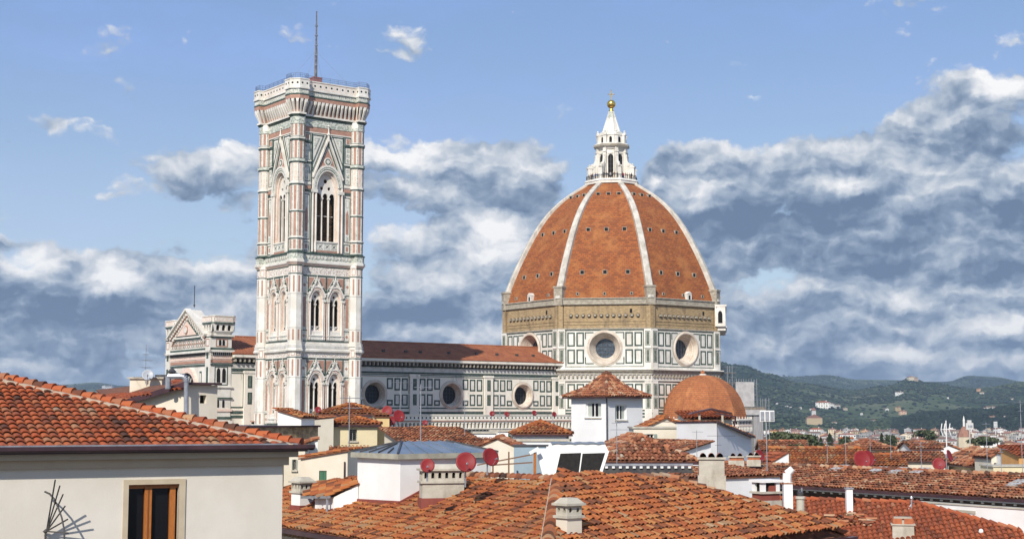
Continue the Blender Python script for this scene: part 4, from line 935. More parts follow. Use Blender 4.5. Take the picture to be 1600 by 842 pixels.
def pip(x, y, pl):
    c = False; n = len(pl)
    for i in range(n):
        x0, y0 = pl[i]; x1, y1 = pl[i - 1]
        if (y0 > y) != (y1 > y) and x < (x1 - x0) * (y - y0) / (y1 - y0) + x0: c = not c
    return c
def tiles(b, poly, down, pitch=0.22, row=0.36, mat=0, bed=1, seed=1, lift=0.035, jit=1.0, seg=4, height=1.0, thick=0.06):
    rn = random.Random(seed); P = [Vector(p) for p in poly]; dn = Vector(down)
    n = Vector((0, 0, 0))
    for i in range(1, len(P) - 1): n += (P[i] - P[0]).cross(P[i + 1] - P[0])
    n.normalize()
    if n.z < 0: n = -n
    dn = (dn - n * dn.dot(n)).normalized(); u = n.cross(dn); o = P[0]
    q = [((p - o).dot(u), (p - o).dot(dn)) for p in P]
    ks = len(P)
    b.add([tuple(p) for p in P] + [tuple(p - n * thick) for p in P], [tuple(range(ks)), tuple(range(2 * ks - 1, ks - 1, -1))] + [(i, ks + i, ks + (i + 1) % ks, (i + 1) % ks) for i in range(ks)], bed)
    x0, x1 = min(a for a, _ in q), max(a for a, _ in q); y0, y1 = min(c for _, c in q), max(c for _, c in q)
    V, Fc, TV = [], [], []; base = len(b.v)
    cs = [(math.cos(PI * i / seg), math.sin(PI * i / seg) * height) for i in range(seg + 1)]
    nr = int((y1 - y0) / row) + 1; nc = int((x1 - x0) / pitch) + 1; ph = [rn.random() for _ in range(nc)]
    for r in range(nr):
        v0 = y1 - (r + 1) * row
        if v0 + row < y0: break
        rt = rn.gauss(0, .08)
        for c in range(nc):
            uc = x0 + (c + .5) * pitch
            if not pip(uc, v0 + row * .5, q): continue
            t = rn.random() * .72 + ph[c] * .1 + rt + .1 * math.sin(uc * 1.7 + v0 * .9)
            t = min(1, max(0, t)); jx = rn.gauss(0, .012) * jit; jv = rn.gauss(0, .03) * jit; sk = rn.gauss(0, .012) * jit; lf = lift * (1 + rn.random() * .45 * jit)
            ra, rb = pitch * .37, pitch * .47
            k = len(V)
            for (vv, rr, hh, xx) in ((v0 + jv - row * .12, ra, .0, uc + jx), (v0 + row * 1.02 + jv, rb, lf, uc + jx + sk)):
                A = o + dn * vv + n * hh + u * xx
                for (cx, sz) in cs: V.append(tuple(A + u * (cx * rr) + n * (sz * rr)))
            # thickness lip at the lower end
            for (cx, sz) in cs: V.append(tuple(A + u * (cx * rb) + n * (sz * rb - .028)))
            for i in range(seg):
                Fc.append((k + i, k + i + 1, k + seg + 2 + i, k + seg + 1 + i)); TV.append(t)
            for i in range(seg):
                Fc.append((k + seg + 1 + i, k + seg + 2 + i, k + 2 * seg + 3 + i, k + 2 * seg + 2 + i)); TV.append(t)
    b.v.extend(V); b.f.extend([[base + i for i in f] for f in Fc]); b.mi.extend([mat] * len(Fc)); b.tv.extend(TV)
def caps(b, p, q, r=0.13, step=0.36, mat=0, seed=1, seg=6):
    "overlapping half round ridge tiles, each rising towards q"
    rn = random.Random(seed); p, q = Vector(p), Vector(q); L = (q - p).length; n = max(1, int(L / step)); d = (q - p) / L
    u = d.cross(Vector((0, 0, 1))).normalized(); up = u.cross(d)
    for i in range(n):
        a = p + d * (L * i / n); c = p + d * (L * (i + 1.12) / n); t = rn.random() * .9
        vs = []
        for (pt, rr, h) in ((a, r * 1.12, .03), (c, r * .86, -.01)):
            for k in range(seg + 1):
                an = -0.25 + (PI + .5) * k / seg; vs.append(tuple(pt + u * (math.cos(an) * rr) + up * (math.sin(an) * rr + h)))
        b.add(vs, [(k, k + 1, seg + 2 + k, seg + 1 + k) for k in range(seg)] + [tuple(range(seg, -1, -1))], mat, t)
def opening(parent, M_, u, z, w_, h, style, wallt=.22):
    "window set in a real opening; M_ is the wall frame, (u, z) the centre"
    b = MB(); b.M = M_; x0, x1, z0, z1 = u - w_ / 2, u + w_ / 2, z - h / 2, z + h / 2
    fw = min(.09, w_ * .09)
    fm = {'wood': WOOD, 'green': FRW, 'grey': FRW, 'hole': DMETAL}.get(style, FRW)
    b.frame(x0, x1, z0, z1, fw, -wallt + .0, -wallt + .07, 0)
    if style not in ('hole',): b.box(u - fw * .5, u + fw * .5, -wallt, -wallt + .06, z0 + fw, z1 - fw, 0)
    if style != 'hole': b.box(x0 - .08, x1 + .08, -.02, .09, z0 - .09, z0, 1)
    if style == 'barred':
        for i in range(1, 4): b.box(x0 + (x1 - x0) * i / 4 - .012, x0 + (x1 - x0) * i / 4 + .012, -.06, -.03, z0, z1, 2)
        for i in range(1, 6): b.box(x0, x1, -.06, -.03, z0 + (z1 - z0) * i / 6 - .012, z0 + (z1 - z0) * i / 6 + .012, 2)
    if style in ('green', 'grey', 'brown'):
        m = 3
        for s_ in (-1, 1):
            if style == 'green' and w_ < 1.3:
                b.box(u + s_ * .01, u + s_ * (w_ / 2 - .02), -.09, -.05, z0, z1, m)
                for i in range(int(h / .09)): b.box(u + s_ * .05, u + s_ * (w_ / 2 - .06), -.05, -.035, z0 + i * .09 + .02, z0 + i * .09 + .06, m)
            else:
                xs = x1 if s_ > 0 else x0 - w_ * .5
                b.box(xs + .02, xs + w_ * .5 - .02, .01, .06, z0, z1, m)
    sh = GSH if style == 'green' else BSH
    o = b.build('window', [fm, STONE, DMETAL, sh], parent)
    g = MB(); g.M = M_; g.box(x0 + fw * .5, x1 - fw * .5, -wallt - .02, -wallt + .01, z0 + fw * .5, z1 - fw * .5, 0)
    if style == 'curtain':
        for s_ in (-1, 1): g.box(u + s_ * (w_ / 2 - fw), u + s_ * w_ * .2, -wallt + .012, -wallt + .02, z0 + fw, z1 - fw, 1)
    g.build('pane', [PANE, mat('net_curtain', (.42, .45, .40), None) if 'net_curtain' not in MATS else MATS['net_curtain']], o)
HN = 0
def house(label, px, py, Y, yaw, w, d, roof='hip', rise=1.2, over=.4, wallm=None, roofm=T1, ops=(), anchor='l', group=None, name='house', cat='house', zb=0.0, tpitch=None, ridge=None, eavebr=False):
    """box house: (px, py) is the eave of its near corner, at distance Y; x runs along the front, y to the back"""
    global HN; HN += 1
    p = inv(px, py, Y); z = p.z; yaw = math.radians(yaw)
    root = empty(name, (p.x, p.y, zb), yaw, label, cat, group)
    wm = wallm or CREAM; x0, x1 = (0, w) if anchor == 'l' else ((-w, 0) if anchor == 'r' else (-w / 2, w / 2)); zt = z - zb; L = w; t = .25
    def top(side):
        "extra outline points above the eave for gables and sheds"
        r = rise
        if roof == 'gy' and side in 'fb': return [((x1 - x0) / 2, r)], 0, 0
        if roof == 'gx' and side in 'lr': return [(d / 2, r)], 0, 0
        if roof == 'sf': return {'f': ([], 0, 0), 'b': ([], r, r), 'l': ([], r, 0), 'r': ([], 0, r)}[side]
        if roof == 'sl': return {'f': ([], 0, r), 'b': ([], r, 0), 'l': ([], 0, 0), 'r': ([], r, r)}[side]
        if roof == 'sr': return {'f': ([], r, 0), 'b': ([], 0, r), 'l': ([], r, r), 'r': ([], 0, 0)}[side]
        return [], 0, 0
    # side frames: u runs left to right seen from outside
    sides = {'f': (Matrix(((1, 0, 0, x0), (0, -1, 0, 0), (0, 0, 1, 0), (0, 0, 0, 1))), w), 'r': (Matrix(((0, 1, 0, x1), (1, 0, 0, 0), (0, 0, 1, 0), (0, 0, 0, 1))), d),
             'b': (Matrix(((-1, 0, 0, x1), (0, 1, 0, d), (0, 0, 1, 0), (0, 0, 0, 1))), w), 'l': (Matrix(((0, -1, 0, x0), (-1, 0, 0, d), (0, 0, 1, 0), (0, 0, 0, 1))), d)}
    b = MB()
    for s_, (M_, Ls) in sides.items():
        b.M = M_; mid, a_, c_ = top(s_)
        hl = [[(u - ww / 2, zt - dz - hh / 2), (u + ww / 2, zt - dz - hh / 2), (u + ww / 2, zt - dz + hh / 2), (u - ww / 2, zt - dz + hh / 2)] for (sd_, u, dz, ww, hh, st) in ops if sd_ == s_]
        ol = [(0, 0), (Ls, 0), (Ls, zt + c_)] + [(m_[0], zt + m_[1]) for m_ in mid] + [(0, zt + a_)]
        b.holes(ol, hl, 0, .3, 0, 0)
    b.M = None
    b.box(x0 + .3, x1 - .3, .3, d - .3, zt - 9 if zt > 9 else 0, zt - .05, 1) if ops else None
    b.build('wall', [wm, DK], root)
    for (sd_, u, dz, ww, hh, st) in ops: opening(root, sides[sd_][0], u, zt - dz, ww, hh, st)
    rb = MB(); o_ = over; pt = tpitch or max(.2, Y * .0026); rw = pt * 1.6; kw = dict(pitch=pt, row=rw, mat=0, bed=1, seed=HN, lift=pt * .18, jit=1.0, seg=3 if Y > 90 else 4)
    X0, X1, Y0, Y1 = x0 - o_, x1 + o_, -o_, d + o_; sl = rise / (min(w, d) / 2) if roof in ('hip', 'pyr') else 0
    ze = zt - o_ * .3; zr = zt + rise
    capr = pt * .62
    if roof in ('hip', 'pyr'):
        if w >= d: ra, rc = (X0 + (d / 2 + o_), d / 2), (X1 - (d / 2 + o_), d / 2)
        else: ra, rc = ((x0 + x1) / 2, Y0 + (w / 2 + o_)), ((x0 + x1) / 2, Y1 - (w / 2 + o_))
        A, B_, C_, D_ = (X0, Y0, ze), (X1, Y0, ze), (X1, Y1, ze), (X0, Y1, ze); R, Q = (*ra, zr), (*rc, zr)
        if w >= d: fs = [([A, B_, Q, R], (0, -1, -.3)), ([C_, D_, R, Q], (0, 1, -.3)), ([D_, A, R], (-1, 0, -.3)), ([B_, C_, Q], (1, 0, -.3))]; hp = [(A, R), (D_, R), (B_, Q), (C_, Q), (R, Q)]
        else: fs = [([A, B_, R], (0, -1, -.3)), ([C_, D_, Q], (0, 1, -.3)), ([D_, A, R, Q], (-1, 0, -.3)), ([B_, C_, Q, R], (1, 0, -.3))]; hp = [(A, R), (B_, R), (C_, Q), (D_, Q), (R, Q)]
        if w == d: fs = [(f if len(f[0]) == 3 else ([f[0][0], f[0][1], R], f[1])) for f in fs]; hp = hp[:4] if w > d or w < d else [(A, R), (B_, R), (C_, R), (D_, R)]
    elif roof == 'gx':
        m_ = d / 2; A, B_, C_, D_ = (X0, Y0, ze), (X1, Y0, ze), (X1, Y1, ze), (X0, Y1, ze); R, Q = (X0, m_, zr), (X1, m_, zr)
        fs = [([A, B_, Q, R], (0, -1, -.3)), ([C_, D_, R, Q], (0, 1, -.3))]; hp = [(R, Q)]
    elif roof == 'gy':
        m_ = (x0 + x1) / 2; A, B_, C_, D_ = (X0, Y0, ze), (X1, Y0, ze), (X1, Y1, ze), (X0, Y1, ze); R, Q = (m_, Y0, zr), (m_, Y1, zr)
        fs = [([A, R, Q, D_], (-1, 0, -.3)), ([B_, C_, Q, R], (1, 0, -.3))]; hp = [(R, Q)]
    elif roof in ('sf', 'sl', 'sr'):
        g_ = rise / (d if roof == 'sf' else w)
        za, zc = zt - o_ * g_ + .03, zr + o_ * g_ + .03
        H4 = {'sf': (za, za, zc, zc), 'sl': (za, zc, zc, za), 'sr': (zc, za, za, zc)}[roof]
        cs4 = [(X0, Y0), (X1, Y0), (X1, Y1), (X0, Y1)]; fs = [([(*c, h) for c, h in zip(cs4, H4)], {'sf': (0, -1, -.3), 'sl': (-1, 0, -.3), 'sr': (1, 0, -.3)}[roof])]; hp = []
    else:
        fs = []; hp = []
        rb.box(x0 - .1, x1 + .1, -.1, d + .1, zt, zt + .12, 0)
    for f, dn in fs: tiles(rb, f, dn, **kw)
    for p_, q_ in hp: caps(rb, p_, q_, capr, rw, 0, HN)
    # gutter board under the front and side eaves
    if roof in ('hip', 'pyr', 'gx'):
        rb.box(X0, X1, Y0 - .03, Y0 + .05, ze - .16, ze - .05, 2); rb.box(X0, X1, Y0 + .05, 0, ze - .1, ze - .06, 2)
    if roof in ('hip', 'pyr', 'gy'): rb.box(X0 - .03, X0 + .05, Y0, Y1, ze - .16, ze - .05, 2); rb.box(X1 - .05, X1 + .03, Y0, Y1, ze - .16, ze - .05, 2)
    ro = rb.build('roof', [STONE if roof == 'flat' else roofm, TU, GUT], root)
    if w > 1.8 and roof != 'flat' and HN % 2 == 0:
        pb_ = MB(); xx = x1 - .12 if HN % 4 else x0 + .12
        pb_.tube((xx, -o_ + .05, zt - o_ * .3 - .1), (xx, -.07, zt - .45), .035, 0, 6); pb_.tube((xx, -.07, zt - .45), (xx, -.07, max(0, zt - 9)), .035, 0, 6)
        pb_.box(xx - .05, xx + .05, -.1, 0, zt - 1.2, zt - 1.16, 0); pb_.build('downpipe', [METAL if HN % 3 else GUT], root)
    return root, ro, zt, z
def chimney(parent, p, w, d, h, style, wallm=STONE, yaw=0, drop=1.0, basem=None):
    "chimney as a part of the roof; p is a world point on the roof surface, in the parent's frame when parented"
    b = MB(); hw, hd = w / 2, d / 2
    b.box(-hw - .05, hw + .05, -hd - .05, hd + .05, -drop, .12, 3)
    bh = h * (.5 if style == 'vents' else .42 if style == 'slab' else .8)
    b.box(-hw, hw, -hd, hd, .12, bh, 0)
    b.box(-hw - .07, hw + .07, -hd - .07, hd + .07, bh, bh + .08, 2)
    if style == 'vents':
        z0, z1 = bh + .08, h - .2
        b.box(-hw + .1, hw - .1, -hd + .1, hd - .1, z0, z1, 1)
        for M_, L in ((Mframe(-PI / 2, hd), w), (Mframe(PI / 2, hd), w), (Mframe(0, hw), d), (Mframe(PI, hw), d)):
            b.M = M_; n = max(2, round(L / .24)); hl = []
            for i in range(n):
                c = -L / 2 + (i + .5) * L / n; hl.append(arch(c, min(.12, L / n * .5), z0 + .1, z1 - .12, z1 - .06, 2))
            b.holes([(-L / 2, z0), (L / 2, z0), (L / 2, z1), (-L / 2, z1)], hl, 0, .09, 2, 2); b.M = None
        b.box(-hw - .1, hw + .1, -hd - .1, hd + .1, z1, z1 + .07, 2)
        rr = [(-hw - .06, -hd - .06), (hw + .06, -hd - .06), (hw + .06, hd + .06), (-hw - .06, hd + .06)]; b.prism(rr, z1 + .07, h + .03, 2, [(x * .55, y * .55) for x, y in rr])
    elif style == 'tiles':
        n = max(2, int(w / .28))
        for i in range(n):
            x = -hw + (i + .5) * w / n
            b.add([(x + .13 * math.cos(PI * k / 5), y, h * .8 + .08 + .17 * math.sin(PI * k / 5)) for y in (-hd, hd) for k in range(6)], [(k, k + 1, 7 + k, 6 + k) for k in range(5)], 4, random.random())
            b.add([(x + .13 * math.cos(PI * k / 5), 0, h * .8 + .08 + .17 * math.sin(PI * k / 5)) for k in range(6)], [(0, 1, 2, 3, 4, 5)], 1)
    elif style == 'slab':
        for x, y in ((-hw + .08, -hd + .08), (hw - .08, -hd + .08), (hw - .08, hd - .08), (-hw + .08, hd - .08)): b.box(x - .08, x + .08, y - .08, y + .08, bh, h - .1, 5)
        b.box(-hw + .1, hw - .1, -hd + .1, hd - .1, bh, h - .1, 1); b.box(-.05, hw - .02, -hd + .02, hd - .02, bh, h - .22, 0); b.box(-hw - .08, hw + .08, -hd - .08, hd + .08, h - .1, h, 5)
    return b.build('chimney', [wallm, DK, STONE, basem or REDP, POT, WHITE], parent, loc=p, rz=yaw)
def dish(px, py, Y, r, face, label, m=DISH, tilt=25, post=.8, group='satellite dishes on the rooftops'):
    c = inv(px, py, Y); o = empty('satellite_dish', (c.x, c.y, c.z - r - post), math.radians(face), label, 'satellite dish', group)
    b = MB(); T = Matrix.Translation((0, 0, r + post)) @ Matrix.Rotation(math.radians(90 - tilt), 4, 'X'); b.M = T
    prof = [(r * t / 5, .2 * r * (t / 5) ** 2) for t in range(6)] + [(r * 1.02, .2 * r - .02), (r * 1.02, .2 * r - .05)] + [(r * t / 5, .2 * r * (t / 5) ** 2 - .05) for t in range(4, -1, -1)]
    b.lathe(prof, (0, 0, 0), 28, 0); b.build('reflector', [m], o, smooth=True)
    b = MB(); b.M = T; b.tube((0, -r * .95, .12 * r), (0, -r * .55, r * .95), .012, 0, 5); b.lathe([(.02, -.05), (.035, -.05), (.035, .05), (.015, .06)], (0, -r * .52, r * .98), 8, 0); b.build('feed_arm', [METAL], o)
    b = MB(); b.tube((0, .18, 0), (0, .18, r + post), .03, 0, 6); b.box(-.08, .08, .05, .2, r + post - .12, r + post + .12, 0); b.build('mount', [METAL], o)
    return o
def antenna(px, ytop, ybot, Y, label, booms=(), rad=.02, yaw=0, group='television antennas on the rooftops', m=METAL):
    "mast with yagi booms: (height fraction, length, elements, element length, direction)"
    p = inv(px, ybot, Y); q = inv(px, ytop, Y); h = q.z - p.z
    o = empty('antenna', tuple(p), math.radians(yaw), label, 'antenna', group)
    b = MB(); b.tube((0, 0, 0), (0, 0, h), rad, 0, 5); b.build('mast', [m], o)
    for (fz, L, n, el_, dr) in booms:
        b = MB(); z = h * fz; a = math.radians(dr); dx, dy = math.cos(a), math.sin(a); r2 = rad * .6
        b.tube((-dx * L * .35, -dy * L * .35, z), (dx * L * .65, dy * L * .65, z), r2, 0, 4)
        for i in range(n):
            t = -.35 + i / (n - 1); e = el_ * (1 - .35 * i / n)
            b.tube((dx * L * t - dy * e / 2, dy * L * t + dx * e / 2, z), (dx * L * t + dy * e / 2, dy * L * t - dx * e / 2, z), r2 * .8, 0, 4)
        b.build('boom', [m], o)
    return o
# ------------------------------------------------ nearest house on the left
t1 = Vector((-0.896, -0.444, 0)); nin = Vector((-0.444, 0.896, 0)); K0 = Vector((-5.68, 36.0, 0))
lh = empty('house', (K0.x, K0.y, 0), math.atan2(-t1.y, -t1.x), 'nearest house at left with plain plaster wall and wavy orange hip roof', 'house')
# local: x along the wall with the near right corner at 0 (wall runs to -x), y inwards
ZE = 29.12; LW = 17.0
def lu(px):
    k = (px - 800) / F; return -((K0.x - k * K0.y) / (0.896 - 0.444 * k)) if False else (K0.x - k * K0.y) / (-0.896 * -1 - 0.444 * k * 1) * -1
def wall_hit(px, py):
    p = ray_plane(px, py, K0, nin); return -(p - K0).dot(t1), p.z
wx0, wz1 = wall_hit(201, 757); wx1, _ = wall_hit(280, 757); wz0 = wz1 - 2.3
b = MB(); b.M = Matrix(((1, 0, 0, 0), (0, -1, 0, 0), (0, 0, 1, 0), (0, 0, 0, 1)))
b.holes([(-LW, 0), (0, 0), (0, ZE - .1), (-LW, ZE - .1)], [[(wx0, wz0), (wx1, wz0), (wx1, wz1), (wx0, wz1)]], 0, .35, 0, 1)
b.M = None
b.add([(0, 0, 0), (0, 13, 0), (0, 13, ZE), (0, 0, ZE)], [(0, 1, 2, 3)], 0); b.add([(0, 13, 0), (-LW, 13, 0), (-LW, 13, ZE), (0, 13, ZE)], [(0, 1, 2, 3)], 0); b.add([(-LW, 0, 0), (-LW, 13, 0), (-LW, 13, ZE), (-LW, 0, ZE)], [(3, 2, 1, 0)], 0)
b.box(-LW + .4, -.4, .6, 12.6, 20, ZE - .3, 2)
b.build('wall', [CREAM2, STONE, DK], lh)
b = MB(); FWD = .12
b.M = Matrix(((1, 0, 0, 0), (0, -1, 0, 0), (0, 0, 1, 0), (0, 0, 0, 1)))
for (a, c, z0, z1) in ((wx0 - FWD, wx0, wz0, wz1 + FWD), (wx1, wx1 + FWD + .03, wz0, wz1 + FWD), (wx0, wx1, wz1, wz1 + FWD)): b.box(a, c, -.05, .035, z0, z1, 0)
wo = b.build('window', [mat('sandy_stone_surround', (0.50, 0.42, 0.30), (0.45, 0.37, 0.26), 2)], lh)
b = MB(); b.M = Matrix(((1, 0, 0, 0), (0, -1, 0, 0), (0, 0, 1, 0), (0, 0, 0, 1))); ww = wx1 - wx0
for (f0, f1, y0_, y1_) in ((.0, .03, -.22, -.14), (.34, .48, -.2, -.1), (.84, .95, -.2, -.1)): b.box(wx0 + ww * f0, wx0 + ww * f1, y0_, y1_, wz0, wz1 - .05, 0)
b.box(wx0, wx1, -.2, -.12, wz1 - .1, wz1, 0); b.box(wx0 + ww * .40, wx0 + ww * .42, -.1, -.085, wz0, wz1 - .1, 1)
b.build('casement', [WOOD, mat('dark_wood', (.2, .07, .02), None)], wo)
b = MB(); b.M = Matrix(((1, 0, 0, 0), (0, -1, 0, 0), (0, 0, 1, 0), (0, 0, 0, 1))); b.box(wx0, wx1, -.24, -.22, wz0, wz1, 0); b.build('pane', [PANE], wo)
# eaves: moulded soffit, board and gutter
b = MB()
b.box(-LW - .5, .12, -.12, .0, ZE - .32, ZE - .05, 0); b.box(-LW - .5, .3, -.3, 0, ZE - .12, ZE + .02, 0); b.box(-LW - .5, .48, -.48, .0, ZE + .02, ZE + .09, 1)
b.box(0, .12, -.1, 13, ZE - .32, ZE - .05, 0); b.box(0, .3, 0, 13, ZE - .12, ZE + .02, 0); b.box(0, .48, 0, 13, ZE + .02, ZE + .09, 1)
b.build('cornice', [mat('beige_cornice_paint', (0.48, 0.40, 0.29), (0.44, 0.36, 0.26), 1), GUT], lh)
b = MB()
b.add([(x, -.52 + .09 * math.cos(q), ZE + .14 + .09 * math.sin(q)) for x in (-LW - .6, .62) for q in [PI + PI * k / 6 for k in range(7)]], [(k, k + 1, 8 + k, 7 + k) for k in range(6)], 0)
b.add([(.52 - .09 * math.cos(q), y, ZE + .14 + .09 * math.sin(q)) for y in (-.62, 13.5) for q in [PI + PI * k / 6 for k in range(7)]], [(k, k + 1, 8 + k, 7 + k) for k in range(6)], 0)
b.box(-LW - .6, .62, -.64, -.59, ZE + .1, ZE + .19, 0); b.box(-LW - .4, .3, -.42, -.36, ZE + .1, ZE + .22, 1)
b.build('gutter', [GUT, METAL], lh)
ga = math.tan(math.radians(15.2)); eo = .35; ze = ZE + .14; LF = LW + .4; R_ = 6.5
b = MB()
A = (.35, -eo, ze); B_ = (-LF, -eo, ze); RR = (.35 - R_ - eo, R_, ze + (R_ + eo) * ga); LL = (-LF, R_, ze + (R_ + eo) * ga)
tiles(b, [A, B_, LL, RR], (0, -1, -.3), pitch=.205, row=.385, seed=5, lift=.05, jit=.35, seg=6, height=.62)
Bk = (.35, 2 * R_ + eo, ze); tiles(b, [A, RR, Bk], (1, 0, -.3), pitch=.235, row=.40, seed=6, lift=.05, jit=.35, seg=4)
tiles(b, [Bk, RR, LL, (-LF, 2 * R_ + eo, ze)], (0, 1, -.3), pitch=.3, row=.5, seed=8, seg=3)
rfl = b.build('roof', [T4, TU], lh)
b = MB(); A3, R3 = Vector(A), Vector(RR); b.bar(tuple(A3 + Vector((-.12, 0, .0))), tuple(R3 + Vector((-.12, 0, .0))), .42, .12, 1)
caps(b, tuple(A3 + Vector((0, 0, .05))), tuple(R3 + Vector((0, 0, .05))), .12, .30, 0, 3, 8); caps(b, RR, LL, .15, .36, 0, 4, 8)
b.build('hip_tiles', [T4, mat('lime_mortar', (0.48, 0.40, 0.30), (0.40, 0.32, 0.24), 4, bump=.4)], rfl)
# fan shaped wrought rods standing off the wall
fx, fz = wall_hit(70, 829)
o = empty('wall_ornament', tuple(K0 - t1 * -0 + Vector((0, 0, 0)) + (-t1) * fx), math.atan2(-t1.y, -t1.x), 'fan of thin dark metal rods with a curved hoop fixed to the left plaster wall', 'wall ornament')
b = MB(); ys = -.75
for (px, py) in ((77, 747), (84, 756), (89, 769), (92, 787), (96, 807), (97, 828)):
    ex_, ez_ = wall_hit(px, py); b.tube((0.02, -.12, fz), (ex_ - fx, -.85, ez_), .018, 0, 6)
b.build('rod', [DMETAL], o)
b = MB(); pts = []
for (px, py) in ((68, 767), (74, 770), (79, 777), (84, 790), (88, 805), (90, 822), (89, 840), (87, 852)):
    ex_, ez_ = wall_hit(px, py); pts.append((ex_ - fx, -.2 - .14 * len(pts), ez_))
b.path(pts, .022, 0, 6); b.build('hoop', [DMETAL], o)
b = MB(); b.tube((0, -.12, fz), (0, -.12, fz - 1.6), .025, 0, 6); b.tube((0, 0, fz - 1.5), (0, -.12, fz - 1.5), .025, 0, 6); b.lathe([(0, -.06), (.07, 0), (0, .06)], (0, -.12, fz), 8, 0); b.tube((0, -.12, fz - .1), (0, 0.0, fz - .1), .015, 0, 5); b.build('bracket', [DMETAL], o)
# ------------------------------------------------ cream house behind, with duct
def plate3(b, pts, mat=0): b.add([tuple(p) for p in pts], [tuple(range(len(pts)))], mat)
ch = empty('house', tuple(inv(290, 650, 60) * 1.0 - Vector((0, 0, 30))), 0, 'cream house with a sloping roof and tall grey duct, behind the nearest roof', 'house')
ox = Vector((ch.location.x, ch.location.y, 0))
b = MB(); Pn, Pr, Pl = inv(290, 601, 60) - ox, inv(340, 602, 60.9) - ox, inv(196, 632, 61.5) - ox; Pb = inv(150, 612, 84) - ox; Pc = inv(282, 598, 76) - ox
g0 = lambda p: Vector((p.x, p.y, 0)); sq_ = inv(319, 624, 61.7) - ox
b.add([tuple(g0(Pl)), tuple(g0(Pn)), tuple(Pn), tuple(Pl)], [(0, 1, 2, 3)], 0)
dr_ = (Pr - Pn); dr_.z = 0; Lr = dr_.length; dr_.normalize(); MR = Matrix(((dr_.x, dr_.y, 0, Pn.x), (dr_.y, -dr_.x, 0, Pn.y), (0, 0, 1, 0), (0, 0, 0, 1)))
b.M = MR; b.holes([(0, 0), (Lr, 0), (Lr, Pr.z), (0, Pn.z)], [[(.66, sq_.z - .17), (.96, sq_.z - .17), (.96, sq_.z + .17), (.66, sq_.z + .17)]], 0, .3, 0); b.box(.6, 1.0, -.5, -.3, sq_.z - .3, sq_.z + .3, 1); b.M = None
Prb = Pr + Vector((-3.6, 12, 0)); b.add([tuple(g0(Pr)), tuple(g0(Prb)), tuple(Prb), tuple(Pr)], [(0, 1, 2, 3)], 0)
b.build('wall', [CREAM, DK], ch)
b = MB(); up = Vector((0, 0, .12))
Pl2 = Pl + Vector((-.4, -.35, -.05)) + up; Pn2 = Pn + Vector((0.05, -.35, 0)) + up
tiles(b, [Pl2, Pn2, Pc + up, Pb + up], (-.62, -.78, -.25), pitch=.24, row=.4, seed=21, lift=.04, seg=4)
b.bar(tuple(Pl2 - up), tuple(Pn2 - up), .1, .22, 2); b.bar(tuple(Pn + Vector((0, -.1, .06))), tuple(Pr + Vector((.15, -.1, .06))), .3, .09, 2)
plate3(b, [Pn + up * .6, Pr + up * .6, Prb + up * .6, Pc + up * .6], 1)
b.build('roof', [T3, TU, GUT], ch)
b = MB(); q0 = inv(291, 690, 59.6) - ox; q1 = inv(291, 596, 59.6) - ox
b.tube(tuple(q0), tuple(q1), .1, 0, 10)
pts = [tuple(q1 + Vector((-.22 + .22 * math.cos(a), 0, .22 * math.sin(a)))) for a in [PI / 2 * k / 5 for k in range(6)]] + [tuple(q1 + Vector((-.75, 0, .22)))]
b.path(pts, .13, 0, 10); b.tube(tuple(q1 + Vector((-.75, 0, .25))), tuple(q1 + Vector((-.75, 0, -.3))), .12, 0, 8); b.lathe([(.12, 0), (.2, .05), (.0, .25)], tuple(q1 + Vector((-.6, 0, .35))), 8, 1)
b.build('duct', [METAL, DMETAL], ch)
cb = inv(231, 606, 68); b = MB(); b.box(-.75, .75, -.4, .4, -.6, .42, 0); b.box(-.85, .85, -.5, .5, .42, .5, 1); b.box(.4, 1.0, -.3, .3, .5, .62, 2); b.build('chimney', [CREAM, STONE, DMETAL], ch.children[1] if ch.children[1].name.startswith('roof') else ch, loc=tuple(cb - ox))
dish(231, 586, 67, .27, 12, 'small round grey satellite dish beside a mast at far left', GDISH, 25, .15)
antenna(227, 538, 600, 67.5, 'thin lattice television antenna above the grey dish at far left', [(.18, 1.5, 5, .9, 10), (.42, .7, 5, .5, 80), (.6, .6, 5, .45, 60), (.75, .4, 4, .3, 90)], .014)
# ------------------------------------------------ rubble wall and skylight shed
b = MB(); p0, p1 = inv(365, 668, 78), inv(497, 668, 84); dd = (p1 - p0); dd.z = 0; Lw = dd.length
b.box(0, Lw, 0, 6, 0, p0.z, 0); b.box(-.1, Lw + .1, -.12, 6, p0.z, p0.z + .1, 1)
b.build('masonry_wall', [RUB, GUT], None, (p0.x, p0.y, 0), math.atan2(dd.y, dd.x), label='brown rubble stone wall with a dark coping below the bell tower', cat='wall')
sh_, _, _, _ = house('little orange tiled roof hatch standing on the rubble wall', 434, 652, 82, -20, 1.5, 1.6, 'sr', .4, .12, WHITE, T1, anchor='l', name='roof_hatch', cat='roof hatch', zb=p0.z + .1, tpitch=.2)
sh_.location.z = p0.z + .1
